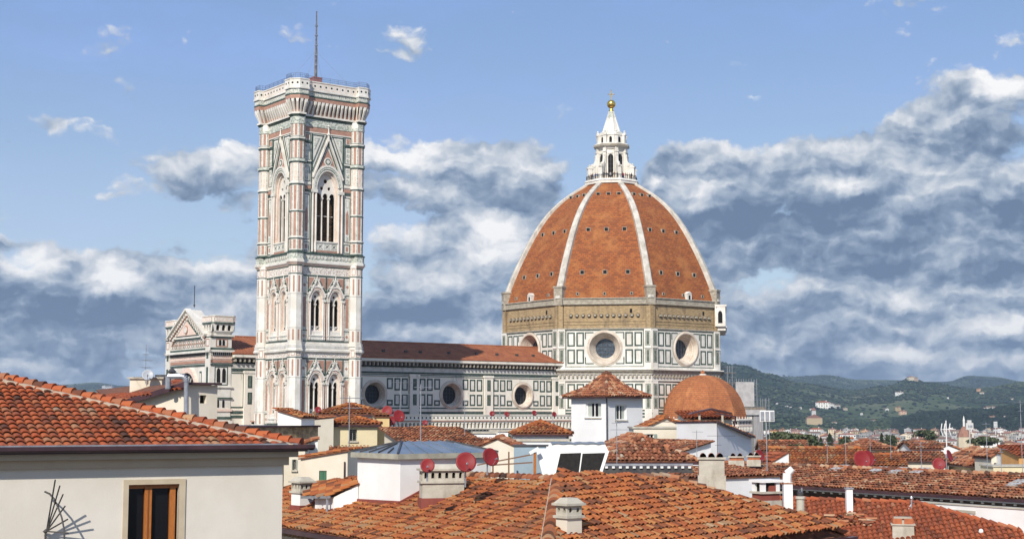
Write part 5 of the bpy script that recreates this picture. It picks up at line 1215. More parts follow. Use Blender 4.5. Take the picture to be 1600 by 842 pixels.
# ------------------------------------------------ yellow-cream houses in the middle left
house('cream house with an upper hip roof under red dishes, right below the bell tower', 497, 645, 99, 8, 4.6, 4.6, 'hip', .62, .25, WHITE, T1, ())
house('pale yellow house with one barred window and a small brown roof below the bell tower', 520, 661, 92, 14, 2.85, 3.2, 'hip', .45, .22, YEL2, T1, [('f', 1.3, .75, .5, .75, 'barred')])
house('narrow ochre tower house with a trellis, right of the barred window', 588, 651, 94, 10, .85, 3, 'sf', .15, .1, YEL, T2, ())
house('tall blank cream wall house left of the barred window house', 490, 655, 90.5, 30, 1.35, 2.0, 'sl', .12, .02, CREAM, T2, ())
house('low cream house with a green shuttered window beside the chimneys at left', 470, 716, 64, -6, 2.1, 3, 'sl', .35, .1, CREAM, T1, [('f', 1.0, .75, .34, .45, 'green')])
house('small bright orange roofed lean-to in front of the barred window house', 517, 716, 76, 6, 1.9, 2.5, 'sf', .5, .15, WHITE, T1, ())
house('small cream house with a pale side wall showing at the corner of the left eave', 444, 706, 70, 4, 1.0, 3, 'sl', .4, .05, CREAM, T1, [('f', .5, .6, .14, .5, 'grey')])
house('tiny white gabled outhouse in front of the rubble wall', 462, 697, 73, 10, 1.1, 2, 'sl', .35, .08, WHITE, T2, ())
# ------------------------------------------------ big central roof
def PT(px, py, z):
    "point on the sight line of the pixel at height z"
    a = Vector((0, 0, H)); d = inv(px, py, 100) - a; return a + d * ((z - H) / d.z)
ZC, ZT = 25.7, 28.03
Cc = PT(851, 884, ZC); Er = PT(1325, 834, ZC); El = PT(445, 821, ZC); Ap = PT(872, 739, ZT); Rr = PT(1045, 735, ZT)
for q_ in (Ap, Rr): q_.z -= .27
for q_ in (Cc, Er, El): q_.z -= .07; Rl = Ap + (El - Cc).normalized() * 12.5
El2 = Cc + (El - Cc).normalized() * 24; Er2 = Er
cr_ = empty('house', (Cc.x, Cc.y, 0), 0, 'big foreground house whose orange tiled hip roof fills the bottom centre', 'house')
oc_ = Vector((Cc.x, Cc.y, 0)); L_ = lambda p: tuple(p - oc_)
nL = (Ap - Cc).cross(El - Cc).normalized(); nR = (Er - Cc).cross(Ap - Cc).normalized()
hitL = lambda px, py: ray_plane(px, py, Cc, nL)
hitR = lambda px, py: ray_plane(px, py, Cc, nR)
perp = lambda d, s: Vector((d.y * s, -d.x * s, 0)).normalized()
dL = perp(El - Cc, -1); dR = perp(Er - Cc, 1)
b = MB(); kw = dict(pitch=.195, row=.33, lift=.036, seg=5)
if dL.dot(Cc - Ap) < 0: dL = -dL
if dR.dot(Cc - Ap) < 0: dR = -dR
TLb = El2 + (Rl - El) * 1.0
TLb = Ap + (El - Cc).normalized() * 24 * .93
tiles(b, [L_(Cc), L_(El2), L_(hitL(395, 773)), L_(hitL(470, 757)), L_(hitL(604, 739)), L_(Ap)], dL - Vector((0, 0, .3)), seed=31, **kw)
tiles(b, [L_(Cc), L_(Er), L_(Rr), L_(Ap)], dR - Vector((0, 0, .3)), seed=32, **kw)
Bk = Er + (Rr - Ap).normalized() * .1 + Vector((-8, 11, 0)); Bk.z = ZC
tiles(b, [L_(Er), L_(Bk), L_(Rr)], (1, .6, -.3), seed=33, pitch=.3, row=.5, seg=3)
crf = b.build('roof', [T1, TU], cr_)
b = MB(); upv = Vector((0, 0, .06))
b.bar(L_(Cc + upv * .6), L_(Ap + upv * .6), .5, .14, 1)
caps(b, L_(Cc + upv * 2.4), L_(Ap + upv * 2.4), .19, .30, 0, 9, 8); caps(b, L_(Ap + upv), L_(Rr + upv), .13, .34, 0, 10, 6); caps(b, L_(Ap + upv), L_(hitL(604, 739) + upv), .13, .34, 0, 11, 6); caps(b, L_(Er + upv), L_(Rr + upv), .12, .34, 0, 12, 6)
b.build('ridge_tiles', [T2, mat('ridge_mortar', (0.44, 0.38, 0.30), (0.36, 0.30, 0.24), 4)], crf)
b = MB()
for P_a, P_b, dd in ((Cc, El2, dL), (Cc, Er, dR)):
    o1 = dd * .12; b.bar(L_(P_a + o1 - Vector((0, 0, .1))), L_(P_b + o1 - Vector((0, 0, .1))), .2, .16, 0)
    for i in range(60):
        t = i / 60; q = P_a.lerp(P_b, t) - dd * .35 - Vector((0, 0, .28)); b.bar(L_(q - dd * .0), L_(q + dd * .35), .09, .12, 1)
b.bar(L_(Er + dR * .1 + Vector((0, 0, -.1))), L_(Er + (Er - Cc).normalized() * .35 + dR * .1 + Vector((0, 0, -.1))), .2, .16, 0)
b.build('gutter', [GUT, mat('rafter_wood', (0.3, 0.2, 0.12), None)], cr_)
b = MB(); q1_, q2_, q3_ = Cc - dL * .5 - dR * .5, El2 - dL * .7, Er - dR * .7
for A_, B2 in ((q1_, q2_), (q1_, q3_)): b.add([L_(Vector((A_.x, A_.y, 0))), L_(Vector((B2.x, B2.y, 0))), L_(Vector((B2.x, B2.y, ZC - .1))), L_(Vector((A_.x, A_.y, ZC - .1)))], [(0, 1, 2, 3)], 0)
b.build('wall', [CREAM], cr_)
yawL = math.atan2((El - Cc).y, (El - Cc).x) - PI     # along the left eave
yawR = math.atan2((Er - Cc).y, (Er - Cc).x)
def inroof(p): return tuple(p - oc_)
def pxm(p): return F / p.y        # pixels per metre there
# chimneys of the big roof
p = hitL(472, 793); chimney(crf, inroof(p), 30 / pxm(p) * .82, 30 / pxm(p) * .8, 46 / pxm(p), 'vents', WHITE, yawL + .15)
p = hitL(690, 782); chimney(crf, inroof(p), 1.55, .62, 55 / pxm(p), 'vents', STONE, math.radians(14))['label'] = 'long stone chimney with a row of arched vents'
p = hitR(889, 838); chimney(crf, inroof(p), 38 / pxm(p) * .78, 38 / pxm(p) * .7, 58 / pxm(p), 'vents', CREAM, math.radians(38))
p = hitR(1251, 806); c_ = chimney(crf, inroof(p), .01, .01, .01, 'x', CREAM); bpy.data.objects.remove(c_)
b = MB(); b.lathe([(.2, -.2), (.155, .06), (.15, .62), (.19, .64), (.19, .72), (.13, .74)], (0, 0, 0), 14, 0); b.lathe([(.11, .7), (.13, .86), (.02, .95)], (0, 0, 0), 8, 1); b.tube((.06, 0, .8), (.06, 0, 1.05), .03, 2, 6)
b.build('chimney', [STONE, DMETAL, METAL], crf, loc=inroof(p), label='slim round stone chimney flue near the right eave')
# dormer with lean-to roof by the small chimney
p = hitL(505, 796); dm = empty('dormer', (0, 0, 0))
bpy.data.objects.remove(dm)
def slab_dormer():
    b = MB(); a0 = hitL(492, 797); a1 = hitL(522, 799); a2 = hitL(559, 786)
    z1 = inv(500, 777, a0.y).z; z2 = inv(522, 776, a1.y).z; z3 = inv(558, 757, a2.y).z
    A0, A1, A2 = [Vector((q.x, q.y, q.z - .3)) for q in (a0, a1, a2)]
    back = (a2 - a1); back.z = 0; A3 = A0 + back
    T0, T1_, T2_, T3_ = Vector((A0.x, A0.y, z1)), Vector((A1.x, A1.y, z2)), Vector((A2.x, A2.y, z3)), Vector((A3.x, A3.y, z3))
    V = [inroof(q) for q in (A0, A1, A2, A3, T0, T1_, T2_, T3_)]
    b.add(V, [(0, 1, 5, 4), (1, 2, 6, 5), (2, 3, 7, 6), (3, 0, 4, 7)], 0)
    e = Vector((0, 0, .08)); fr_ = -back.normalized() * .25; ou = (A1 - A0).normalized()
    sl_ = (T2_ - T1_)
    wl = Vector(T0) - ou * 1.3
    tiles(b, [inroof(T0 - ou * .35 + fr_ + e), inroof(T1_ + fr_ + e + ou * .1), inroof(T2_ + e + ou * .1), inroof(T2_ - ou * 3.2 + e)], (fr_ - Vector((0, 0, .1))), pitch=.215, row=.345, seed=44, mat=1, bed=2, lift=.045)
    b.bar(inroof(T0 - ou * .5 + fr_ * 1.2), inroof(T1_ + ou * .2 + fr_ * 1.2), .12, .1, 3); b.tube(inroof(T1_ + ou * .05 + fr_ * 1.2), inroof(A1 + ou * .05 + fr_ * 1.2 + Vector((0, 0, .1))), .05, 3, 8)
    b.bar(inroof(A0 + Vector((0, 0, .33)) + fr_ * .1), inroof(A1 + Vector((0, 0, .33)) + fr_ * .1), .06, .1, 4); b.bar(inroof(A1 + Vector((0, 0, .33)) + ou * .03), inroof(A2 + Vector((0, 0, .33)) + ou * .03), .06, .1, 4)
    return b.build('dormer', [WHITE, T1, TU, METAL, REDP], crf)
slab_dormer()
# white stair tower with a standing-seam metal roof
def glass_box():
    c0 = hitL(625, 789); cl = hitL(558, 785); crr = hitL(700, 772)
    b = MB(); zt = inv(625, 717, c0.y).z
    l_ = (cl - c0); l_.z = 0; r_ = (Vector((math.cos(math.radians(38)), math.sin(math.radians(38)), 0))) * 4.3
    l_ = l_.normalized() * l_.length
    A0 = c0; A1 = c0 + l_; A2 = A1 + r_; A3 = c0 + r_
    zs = ZC
    V = [(q.x - c0.x, q.y - c0.y, z) for z in (zs - 1, zt) for q in (A0, A1, A2, A3)]
    root = empty('stair_tower', (c0.x, c0.y, 0), 0, 'white windowless stair tower with a blue-grey metal hip roof, on the big orange roof', 'stair tower')
    b.add(V, [(0, 1, 5, 4), (1, 2, 6, 5), (2, 3, 7, 6), (3, 0, 4, 7)], 0)
    b.build('wall', [WHITE], root)
    b = MB(); pr_ = []
    cen = (A0 + A1 + A2 + A3) / 4
    out = [q + (q - cen).normalized() * .28 for q in (A0, A1, A2, A3)]
    for i in range(4):
        p_, q_ = out[i], out[(i + 1) % 4]; V = [(p_.x - c0.x, p_.y - c0.y, zt), (q_.x - c0.x, q_.y - c0.y, zt), (q_.x - c0.x, q_.y - c0.y, zt + .2), (p_.x - c0.x, p_.y - c0.y, zt + .2)]; b.add(V, [(0, 1, 2, 3)], 0)
    b.add([(q.x - c0.x, q.y - c0.y, zt + .0) for q in out], [(0, 1, 2, 3)], 0)
    b.build('fascia', [mat('weathered_fascia', (0.40, 0.38, 0.30), (0.30, 0.28, 0.22), 2)], root)
    b = MB(); zr = zt + .2; rz_ = .42
    m1 = (out[0] + out[1]) / 2 + r_.normalized() * 1.3; m2 = (out[2] + out[3]) / 2 - r_.normalized() * 1.3
    g = lambda q, z: (q.x - c0.x, q.y - c0.y, z)
    o0, o1, o2, o3 = out; F_ = [([o0, o1], [m1]), ([o1, o2], [m2, m1]), ([o2, o3], [m2]), ([o3, o0], [m1, m2])]
    for e_, t_ in F_:
        b.add([g(q, zr) for q in e_] + [g(q, zr + rz_) for q in t_], [tuple(range(len(e_) + len(t_)))], 0)
    for (a_, c_, u_, v_) in ((o3, o0, m2, m1), (o1, o2, m1, m2)):
        for i in range(1, 7):
            t = i / 7; lo_ = a_.lerp(c_, t); hi_ = u_.lerp(v_, max(0, min(1, (t - .18) / .64))); k_ = 1 if .18 <= t <= .82 else (t / .18 if t < .18 else (1 - t) / .18)
            b.bar(g(lo_, zr + .02), g(lo_.lerp(hi_, k_), zr + rz_ * k_ + .02), .03, .05, 0)
    for i in range(1, 5):
        t = i / 5; k_ = min(t, 1 - t) / .5; lo_ = o0.lerp(o1, t); b.bar(g(lo_, zr + .03), g(lo_.lerp(m1, k_), zr + rz_ * k_ + .03), .04, .06, 1)
    for a_, c_ in ((o0, m1), (o1, m1), (o2, m2), (o3, m2)): b.bar(g(a_, zr + .03), g(c_, zr + rz_ + .03), .07, .06, 1)
    b.build('roof', [SLATE, DMETAL], root)
    b = MB()
    for a_, c_ in ((A0, A1), (A0, A3)):
        hp = []
        for t in (0, 1):
            q = a_.lerp(c_, t * (1 if c_ is A1 else .46)); hz = Cc.z - ((q.x - Cc.x) * nL.x + (q.y - Cc.y) * nL.y) / nL.z; hp.append(Vector((q.x - c0.x, q.y - c0.y, hz + .06)))
        n_ = -r_.normalized() if c_ is A1 else -l_.normalized()
        b.bar(tuple(hp[0] + n_ * .04), tuple(hp[1] + n_ * .04), .08, .2, 0)
    b.build('flashing', [REDP], root)
glass_box()
dish(728, 722, 50, .35, 8, 'large red satellite dish between the long stone chimney and its twin', DISH, 22, .5)
dish(766, 714, 52, .33, 38, 'red satellite dish turned aside, on the ridge left of the blue-grey cabin', DISH, 20, .3)
dish(668, 727, 49.5, .24, 5, 'red satellite dish half hidden behind the long stone chimney', DISH, 20, .3)
# blue-grey cabin, white ventilation hood with two dark panels
p = inv(803, 697, 56); b = MB(); h = 1.15
b.box(0, 1.25, 0, 1.2, -h - .6, 0, 0); b.box(-.05, 3.2, -.05, 1.3, 0, .05, 1)
b.build('roof_cabin', [BGREY, DMETAL], None, tuple(p), 0, label='blue-grey metal cabin with a flat top behind the roof ridge', cat='cabin')
hood = empty('ventilation_unit', tuple(inv(892, 742, 54)), 0, 'white ventilation unit with a tilted frame of two dark panels behind the ridge', 'ventilation unit')
b = MB(); s54 = 54 / F
def hp_(px, py, dy=0): return ((px - 892) * s54, dy, (742 - py) * s54)
b.add([hp_(838, 702, .03), hp_(880, 702, .03), hp_(872, 742, .03), hp_(848, 742, .03)] + [hp_(838, 702, 1.4), hp_(880, 702, 1.4), hp_(872, 742, 1.4), hp_(848, 742, 1.4)], [(0, 1, 2, 3), (0, 4, 5, 1), (3, 2, 6, 7), (0, 3, 7, 4), (1, 5, 6, 2)], 0)
b.add([hp_(858, 694), hp_(945, 694), hp_(950, 704), hp_(935, 742), hp_(849, 742)] + [hp_(862, 694, 1.5), hp_(945, 694, 1.5), hp_(950, 704, 1.5), hp_(935, 742, 1.5), hp_(856, 742, 1.5)], [(0, 1, 2, 3, 4), (0, 5, 6, 1), (1, 6, 7, 2), (2, 7, 8, 3), (0, 4, 9, 5), (5, 9, 8, 7, 6)], 0)
b.build('housing', [WHITE], hood)
b = MB(); wv = [(862 + i * 5.2, 694 - 1.6 * abs(math.sin(i * .9))) for i in range(17)]
for (a_, c_) in zip(wv, wv[1:]): b.add([hp_(a_[0], a_[1] - 1.2, -.05), hp_(c_[0], c_[1] - 1.2, -.05), hp_(c_[0], c_[1] + .8, -.05), hp_(a_[0], a_[1] + .8, -.05), hp_(a_[0], a_[1] - 1.2, 1.5), hp_(c_[0], c_[1] - 1.2, 1.5)], [(0, 1, 2, 3), (0, 4, 5, 1)], 0)
b.build('cover_sheet', [SLATE], hood)
b = MB(); b.add([hp_(872, 706, -.55), hp_(950, 704, -.55), hp_(937, 742, -.75), hp_(862, 742, -.75), hp_(872, 706, -.45), hp_(950, 704, -.45), hp_(937, 742, -.65), hp_(862, 742, -.65)], [(0, 1, 2, 3), (4, 7, 6, 5), (0, 4, 5, 1), (1, 5, 6, 2), (3, 2, 6, 7), (0, 3, 7, 4)], 0); b.build('panel_frame', [FRW], hood)
for (a_, c_, e_, f_) in ((875, 907, 902, 867), (909, 944, 932, 904)):
    b = MB(); b.add([hp_(a_, 708, -.57), hp_(c_, 707, -.57), hp_(e_, 741, -.77), hp_(f_, 741, -.77), hp_(a_, 708, -.53), hp_(c_, 707, -.53), hp_(e_, 741, -.73), hp_(f_, 741, -.73)], [(0, 1, 2, 3), (0, 4, 5, 1), (1, 5, 6, 2), (0, 3, 7, 4)], 0); b.build('dark_panel', [MESHG], hood)
b = MB(); b.bar(hp_(836, 707, -.3), hp_(836, 744, -.3), .1, .1, 1); b.bar(hp_(828, 708, -.35), hp_(842, 700, -.35), .12, .12, 0); b.build('post', [FRW, WOOD], hood)
b = MB()
pr = inv(795, 722, 55); b.bar((0, 0, -.9), (0, 0, .4), .06, .06, 0); b.bar((-1.2, 0, -.1), (.9, 0, .3), .05, .05, 0); b.bar((-.6, 0, -.1), (.9, 0, .0), .05, .05, 0); b.bar((-.6, 0, -.9), (-.6, 0, -.1), .06, .06, 0)
b.build('railing', [mat('brown_rail', (.18, .1, .06), None)], None, tuple(pr), label='brown metal handrail left of the blue-grey cabin', cat='railing')
# ------------------------------------------------ houses of the middle distance
house('beige house with an orange roof and grey door strip, right of the ochre tower house', 612, 687, 108, 10, 2.3, 3, 'hip', .75, .25, CREAM, T1, [('f', .8, .5, .3, .9, 'hole')])
house('peach coloured house with a flat top behind the beige house', 616, 672, 118, 6, 3.0, 3, 'sl', .2, .1, OCH, T1, ())
house('house with a long brown roof sloping down in front of the aisle parapet', 640, 697, 84, 22, 4.6, 5, 'sf', .95, .3, CREAM, T2, ())
house('white block with open clay pots on top, in front of the aisle parapet', 668, 677, 100, 5, .75, 1, 'flat', 0, 0, WHITE, T2, ())
house('white low house with clay pots on its wall, left of the green shutters', 741, 677, 92, 5, 1.4, 2, 'flat', 0, 0, WHITE, T1, ())
house('white house with green shutters below the nave', 767, 674, 102, 3, 1.7, 2, 'flat', 0, 0, WHITE, T1, [('f', .3, .45, .18, .6, 'green'), ('f', .8, .45, .18, .6, 'green'), ('f', 1.3, .45, .18, .6, 'green')])
house('low cream gabled house just behind the blue-grey cabin', 741, 700, 72, -4, 2.3, 4, 'gy', .5, .06, CREAM, T2, ())
house('brown roofed low house between the metal roof and the cream gable', 700, 699, 84, -8, 3.2, 3, 'sf', .45, .05, CREAM, T2, ())
house('white house with a low reddish hip roof left of the white tower house', 806, 676, 98, 3, 3.6, 4.0, 'hip', .75, .22, WHITE, T1, [('f', 2.75, .62, .22, .4, 'grey'), ('f', 3.2, .62, .22, .4, 'hole')])
house('grey walled terrace strip below the low reddish hip roof', 795, 689, 88, 0, 3.6, 2, 'flat', 0, 0, BLUW, T1, ())
# white square house with pyramid roof, seen at its corner
yw = 40
root, ro, zt, zz = house('white square tower house with a pointed brown roof and two windows', 948, 618, 118, yw, 4.1, 4.3, 'flat', 0, 0, BLUW, T2, [('f', 1.6, 1.35, 1.3, 1.25, 'curtain'), ('f', 2.0, 4.3, .8, .6, 'grey'), ('l', 2.7, 1.15, 1.85, 1.25, 'curtain')], name='tower_house', cat='house')
bpy.data.objects.remove(ro)
b = MB(); ov = .55
A, B_, C_, D_ = (-ov, -ov), (4.1 + ov, -ov), (4.1 + ov, 4.3 + ov), (-ov, 4.3 + ov); ap = (2.05, 2.15)
for (p_, q_), dn in (((A, B_), (0, -1)), ((B_, C_), (1, 0)), ((C_, D_), (0, 1)), ((D_, A), (-1, 0))):
    m1 = tuple(a + (c - a) * .52 for a, c in zip(p_, ap)); m2 = tuple(a + (c - a) * .52 for a, c in zip(q_, ap))
    tiles(b, [(*p_, zt - .05), (*q_, zt - .05), (*m2, zt + .65), (*m1, zt + .65)], (*dn, -.4), pitch=.26, row=.4, seed=51, seg=3); tiles(b, [(*m1, zt + .65), (*m2, zt + .65), (*ap, zt + 2.0)], (*dn, -1), pitch=.26, row=.4, seed=52, seg=3)
    caps(b, (*p_, zt - .03), (*m1, zt + .68), .14, .4, 0, 7); caps(b, (*m1, zt + .68), (*ap, zt + 2.02), .14, .4, 0, 8)
b.box(-ov, 4.1 + ov, -ov, 4.3 + ov, zt - .2, zt - .12, 2); b.build('roof', [T2, TU, GUT], root)
b = MB(); b.tube((-.07, -.07, zt - 9), (-.07, -.07, zt - .1), .06, 0, 6); b.build('downpipe', [DMETAL], root)
house('cream gabled house right of the white square tower house', 1008, 668, 108, 4, 3.2, 4, 'gy', .75, .15, CREAM, T1, ())
house('pale low wall house in front of the cream gable', 990, 669, 104, 2, 3.2, 3, 'flat', 0, 0, CREAM, T1, [('f', 1.2, .6, .5, .4, 'grey')])
# white block with sloping side wall
wb = empty('house', tuple(inv(1118, 650, 92) - Vector((0, 0, 30))), 0, 'blank white house with a sloping side wall, before the small brick dome', 'house')
ow = Vector((wb.location.x, wb.location.y, 0)); b = MB()
p0, p1, p2, p3 = inv(1057, 661, 90) - ow, inv(1120, 660, 92) - ow, inv(1174, 684, 98) - ow, inv(1090, 661, 104) - ow
b.add([tuple(g0(p0)), tuple(g0(p1)), tuple(p1), tuple(p0)], [(0, 1, 2, 3)], 0); b.add([tuple(g0(p1)), tuple(g0(p2)), tuple(p2), tuple(p1)], [(0, 1, 2, 3)], 1); b.add([tuple(g0(p2)), tuple(g0(p2) + Vector((-2, 8, 0))), tuple(p2 + Vector((-2, 8, 0))), tuple(p2)], [(0, 1, 2, 3)], 0)
b.build('wall', [WHITE, BLUW], wb)
b = MB(); e = Vector((0, 0, .06)); q3 = p2 + Vector((-2, 8, 0)); q4 = p1 + Vector((-2, 8, 0)); q5 = p0 + Vector((-2, 8, 0))
tiles(b, [p1 + e + Vector((0, -.2, 0)), p2 + e + Vector((.2, -.2, 0)), q3 + e, q4 + e], (.8, .1, -.3), pitch=.25, row=.4, seed=61, seg=3); plate3(b, [p0 + e, p1 + e, q4 + e, q5 + e], 1); b.bar(tuple(p1 + e + Vector((0, -.25, 0))), tuple(p2 + e + Vector((.2, -.25, 0))), .12, .14, 2); b.bar(tuple(p0 + e), tuple(p1 + e), .1, .1, 2)
b.build('roof', [T1, TU, GUT], wb)
house('small house with a bright red roof and brown porch behind the white block', 1072, 654, 112, 3, 3.6, 4, 'sf', .5, .2, CREAM, T3, ())
b = MB(); pz = inv(1112, 657, 110); b.box(-1.0, -.85, 0, .15, -.1, .55, 0); b.box(.75, .9, 0, .15, -.1, .55, 0); b.extr([(-1.6, .5), (-1.45, .62), (0, .95), (1.5, .62), (1.6, .5), (0, .82)], -.3, 1.5, 1)
b.build('porch_canopy', [STONE, GUT], None, tuple(pz), label='little dark gabled canopy on two posts before the small brick dome', cat='canopy')
b = MB(); pz = inv(1150, 668, 100); b.bar((-1.4, 0, 1.0), (0, 0, .75), .1, .1, 0); b.bar((0, 0, .75), (-.3, 0, -.8), .1, .1, 0); b.build('bracket_frame', [GUT], None, tuple(pz), label='dark angled metal frame above the sloping white side wall', cat='frame')
# reddish hip roof in front of the white block
house('house with a weathered red hip roof and dark eaves, right of the dark panels', 945, 717, 66, 4, 4.0, 8.5, 'hip', 1.0, .3, CREAM, T2, (), zb=0)
house('brown roofed annexe running right below the white block', 1062, 706, 74, 30, 2.0, 5, 'sl', .5, .15, BLUW, T2, ())
b = MB(); pz = inv(1010, 726, 63)
b.box(-1.9, 2.0, -.1, 0, -.03, .06, 0); b.box(-1.9, 2.0, -.05, 1.5, -1.0, -.1, 1)
for i in range(13): b.box(-1.8 + i * .3, -1.68 + i * .3, -.14, .0, -.14, -.05, 2)
b.build('parapet', [METAL, DMETAL, FRW], None, tuple(pz), label='dark parapet with a pale rail and small white brackets under the weathered red roof', cat='parapet')
# ------------------------------------------------ chimneys behind the right slope, standing on the house below
house('low house hidden behind the ridge that carries the tile topped chimney', 1075, 748, 62, 35, 5.5, 3, 'sf', .3, .1, BLUW, T2, ())
def stack(name, label, cat, px, py, Y, w, d, h, style, m, yaw):
    p = inv(px, py, Y); o = chimney(None, tuple(p), w, d, h, style, m, math.radians(yaw), 1.5 if Y < 70 else .25, STONE); o.name = name; ptag(o, label, cat, 'free standing chimney stacks'); return o
stack('chimney_stack', 'broad stone chimney topped with curved clay tiles, left of the long brown roof', 'chimney', 1112, 747, 58, 1.0, .6, .95, 'tiles', STONE, -6)
stack('chimney_stack', 'left one of two rows of clay hood tiles on the long brown roof', 'chimney', 1151, 722, 84, .8, .5, .35, 'tiles', POT, -12)
stack('chimney_stack', 'right one of two rows of clay hood tiles on the long brown roof', 'chimney', 1178, 721, 84, .7, .5, .35, 'tiles', POT, -12)
stack('chimney_stack', 'square chimney painted white and red with a flat stone cap', 'chimney', 1197, 786, 54, .8, .62, .88, 'slab', REDP, 28)
b = MB(); pts = [(0, 0, -.6), (0, 0, .85)] + [(.3 - .3 * math.cos(a), 0, .85 + .3 * math.sin(a)) for a in [PI / 2 * k / 5 for k in range(1, 4)]]
b.box(-.17, .17, -.15, .15, -.6, .75, 0); b.tube((-.03, 0, .75), (.0, 0, 1.1), .17, 0, 10); b.tube((0, 0, 1.08), (.2, -.05, 1.28), .16, 0, 10, .13); b.box(-.19, .19, -.17, .17, .7, .74, 1)
b.build('flue_pipe', [WHITE, mat('rust', (.3, .12, .05), None)], None, tuple(inv(1231, 784, 56)), label='tall white bent flue pipe with rust stains right of the red chimney', cat='flue pipe')
# ------------------------------------------------ right side: red roof, white parapet, long old roof
zb1, zt1 = 23.6, 26.15
qa, qb, qc, qd = PT(1180, 905, zb1), PT(1700, 935, zb1), PT(1640, 835, zt1 - .5), PT(1432, 797, zt1)
b = MB(); rr = empty('house', (qa.x, qa.y, 0), 0, 'house with a plain red tiled roof at bottom right', 'house'); oq = Vector((qa.x, qa.y, 0)); LQ = lambda p: tuple(p - oq)
e1, e2 = PT(1225, 800, zt1 - .3), PT(1432, 797, zt1)
nn = (qb - qa).cross(e2 - qa).normalized()
def onp(px, py): return ray_plane(px, py, qa, nn)
PL = [onp(1150, 905), onp(1720, 940), onp(1640, 838), onp(1560, 821), onp(1432, 786), onp(1215, 779)]
tiles(b, [LQ(p) for p in PL], (-.15, -1, -.3), pitch=.2, row=.34, seed=71, lift=.03, jit=.5, seg=4)
caps(b, LQ(PL[4] + upv * .5), LQ(PL[3] + upv * .5), .1, .36, 0, 1); caps(b, LQ(PL[3] + upv * .5), LQ(PL[2] + upv * .5), .1, .36, 0, 2); caps(b, LQ(PL[5] + upv * .5), LQ(PL[4] + upv * .5), .1, .36, 0, 3)
rro = b.build('roof', [T3, TU], rr)
b = MB(); b.add([LQ(Vector((p.x, p.y, 0))) for p in PL] + [LQ(p - Vector((0, 0, .15))) for p in PL], [(i, (i + 1) % 6, 6 + (i + 1) % 6, 6 + i) for i in range(6)], 0); b.build('wall', [CREAM], rr)
p = onp(1411, 836); b = MB(); b.box(-.42, .42, -.3, .3, -.6, .42, 0); b.box(-.47, .47, -.35, .35, .42, .47, 0)
b.box(-.4, -.04, -.28, .28, .47, .68, 1); b.box(.04, .4, -.28, .28, .47, .68, 1); b.box(-.04, .04, -.28, .28, .47, .62, 2); b.box(-.35, .35, -.2, .2, .68, .74, 2)
b.build('chimney', [STONE, POT, GSTONE], rro, loc=LQ(p), rz=math.radians(-12))
p = onp(1424, 795); b = MB(); b.tube((0, 0, -.2), (.02, 0, .42), .035, 0, 6); b.lathe([(.03, 0), (.07, .05), (.03, .14)], (.02, 0, .4), 8, 0); b.tube((-.12, 0, 0), (0, 0, .2), .025, 0, 6); b.build('vent_pipe', [METAL], rro, loc=LQ(p))
p = onp(1533, 833); b = MB(); b.lathe([(.0, -.06), (.09, -.03), (.1, .04), (.06, .12), (0, .14)], (0, 0, .05), 12, 0); b.build('roof_lamp', [FRW], rro, loc=LQ(p), smooth=True)
# loose spare tiles stacked on the roof
for i, (px, py) in enumerate(((1296, 811), (1312, 812), (1300, 817), (1325, 814), (1342, 810), (1350, 818), (1335, 820), (1362, 816), (1318, 820), (1306, 822), (1329, 808), (1357, 822))):
    p = onp(px, py); b = MB(); b.cur = random.random()
    for k in range(3):
        b.M = Matrix.Translation((0, 0, .05 + .05 * k)) @ Matrix.Rotation(random.uniform(-.5, .5) + .3, 4, 'Z'); b.cur = random.random()
        b.add([(x, y_ * .1, .07 * (1 - y_ * y_)) for x in (-.22, .22) for y_ in (-1, -.5, 0, .5, 1)], [(j, j + 1, 6 + j, 5 + j) for j in range(4)], 0)
    b.build('spare_tiles', [T2], None, tuple(p), random.uniform(-.6, .6), label='small loose pile of spare clay tiles lying on the red roof', cat='roof tiles', group='piles of spare tiles on the red roof')
# long old brown roof
g1, g2 = inv(1128, 751, 84), inv(1640, 783, 64.5); zl = (g1.z + g2.z) / 2; g1 = PT(1128, 752, zl); g2 = PT(1625, 782, zl)
ed = (g2 - g1).normalized(); pb = Vector((-ed.y, ed.x, 0)); pb = pb if pb.y > 0 else -pb; g1 = g1 - ed * 6; g2 = g2 + ed * 4
lr = empty('house', (g1.x, g1.y, 0), 0, 'long house with an old brown mossy roof and dark eaves across the right side', 'house'); ol_ = Vector((g1.x, g1.y, 0))
h1, h2 = g1 + pb * 3.2 + Vector((0, 0, .86)), g2 + pb * 3.2 + Vector((0, 0, .86))
b = MB(); tiles(b, [tuple(p - ol_) for p in (g1, g2, h2, h1)], -pb - Vector((0, 0, .3)), pitch=.21, row=.34, seed=81, lift=.05, jit=1.3)
k1, k2 = h1 + pb * 4 - Vector((0, 0, 1.2)), h2 + pb * 4 - Vector((0, 0, 1.2)); tiles(b, [tuple(p - ol_) for p in (h1, h2, k2, k1)], pb - Vector((0, 0, .3)), pitch=.42, row=.6, seed=82, seg=3)
caps(b, tuple(h1 - ol_ + upv), tuple(h2 - ol_ + upv), .13, .36, 0, 5)
lro = b.build('roof', [T2, TU], lr)
b = MB(); b.bar(tuple(g1 - ol_ - pb * .08 - upv), tuple(g2 - ol_ - pb * .08 - upv), .16, .14, 0); b.bar(tuple(g1 - ol_ + pb * .02 - Vector((0, 0, .17))), tuple(g2 - ol_ + pb * .02 - Vector((0, 0, .17))), .06, .06, 1)
Lg = (g2 - g1).length
for i in range(int(Lg / .62)):
    q = g1 + ed * (i * .62) - ol_ - Vector((0, 0, .26)); b.bar(tuple(q + pb * .02), tuple(q + pb * .55), .12, .08, 2)
b.build('gutter', [GUT, FRW, CREAM], lr)
b = MB(); w1, w2 = g1 + pb * 1.2, g2 + pb * 1.2
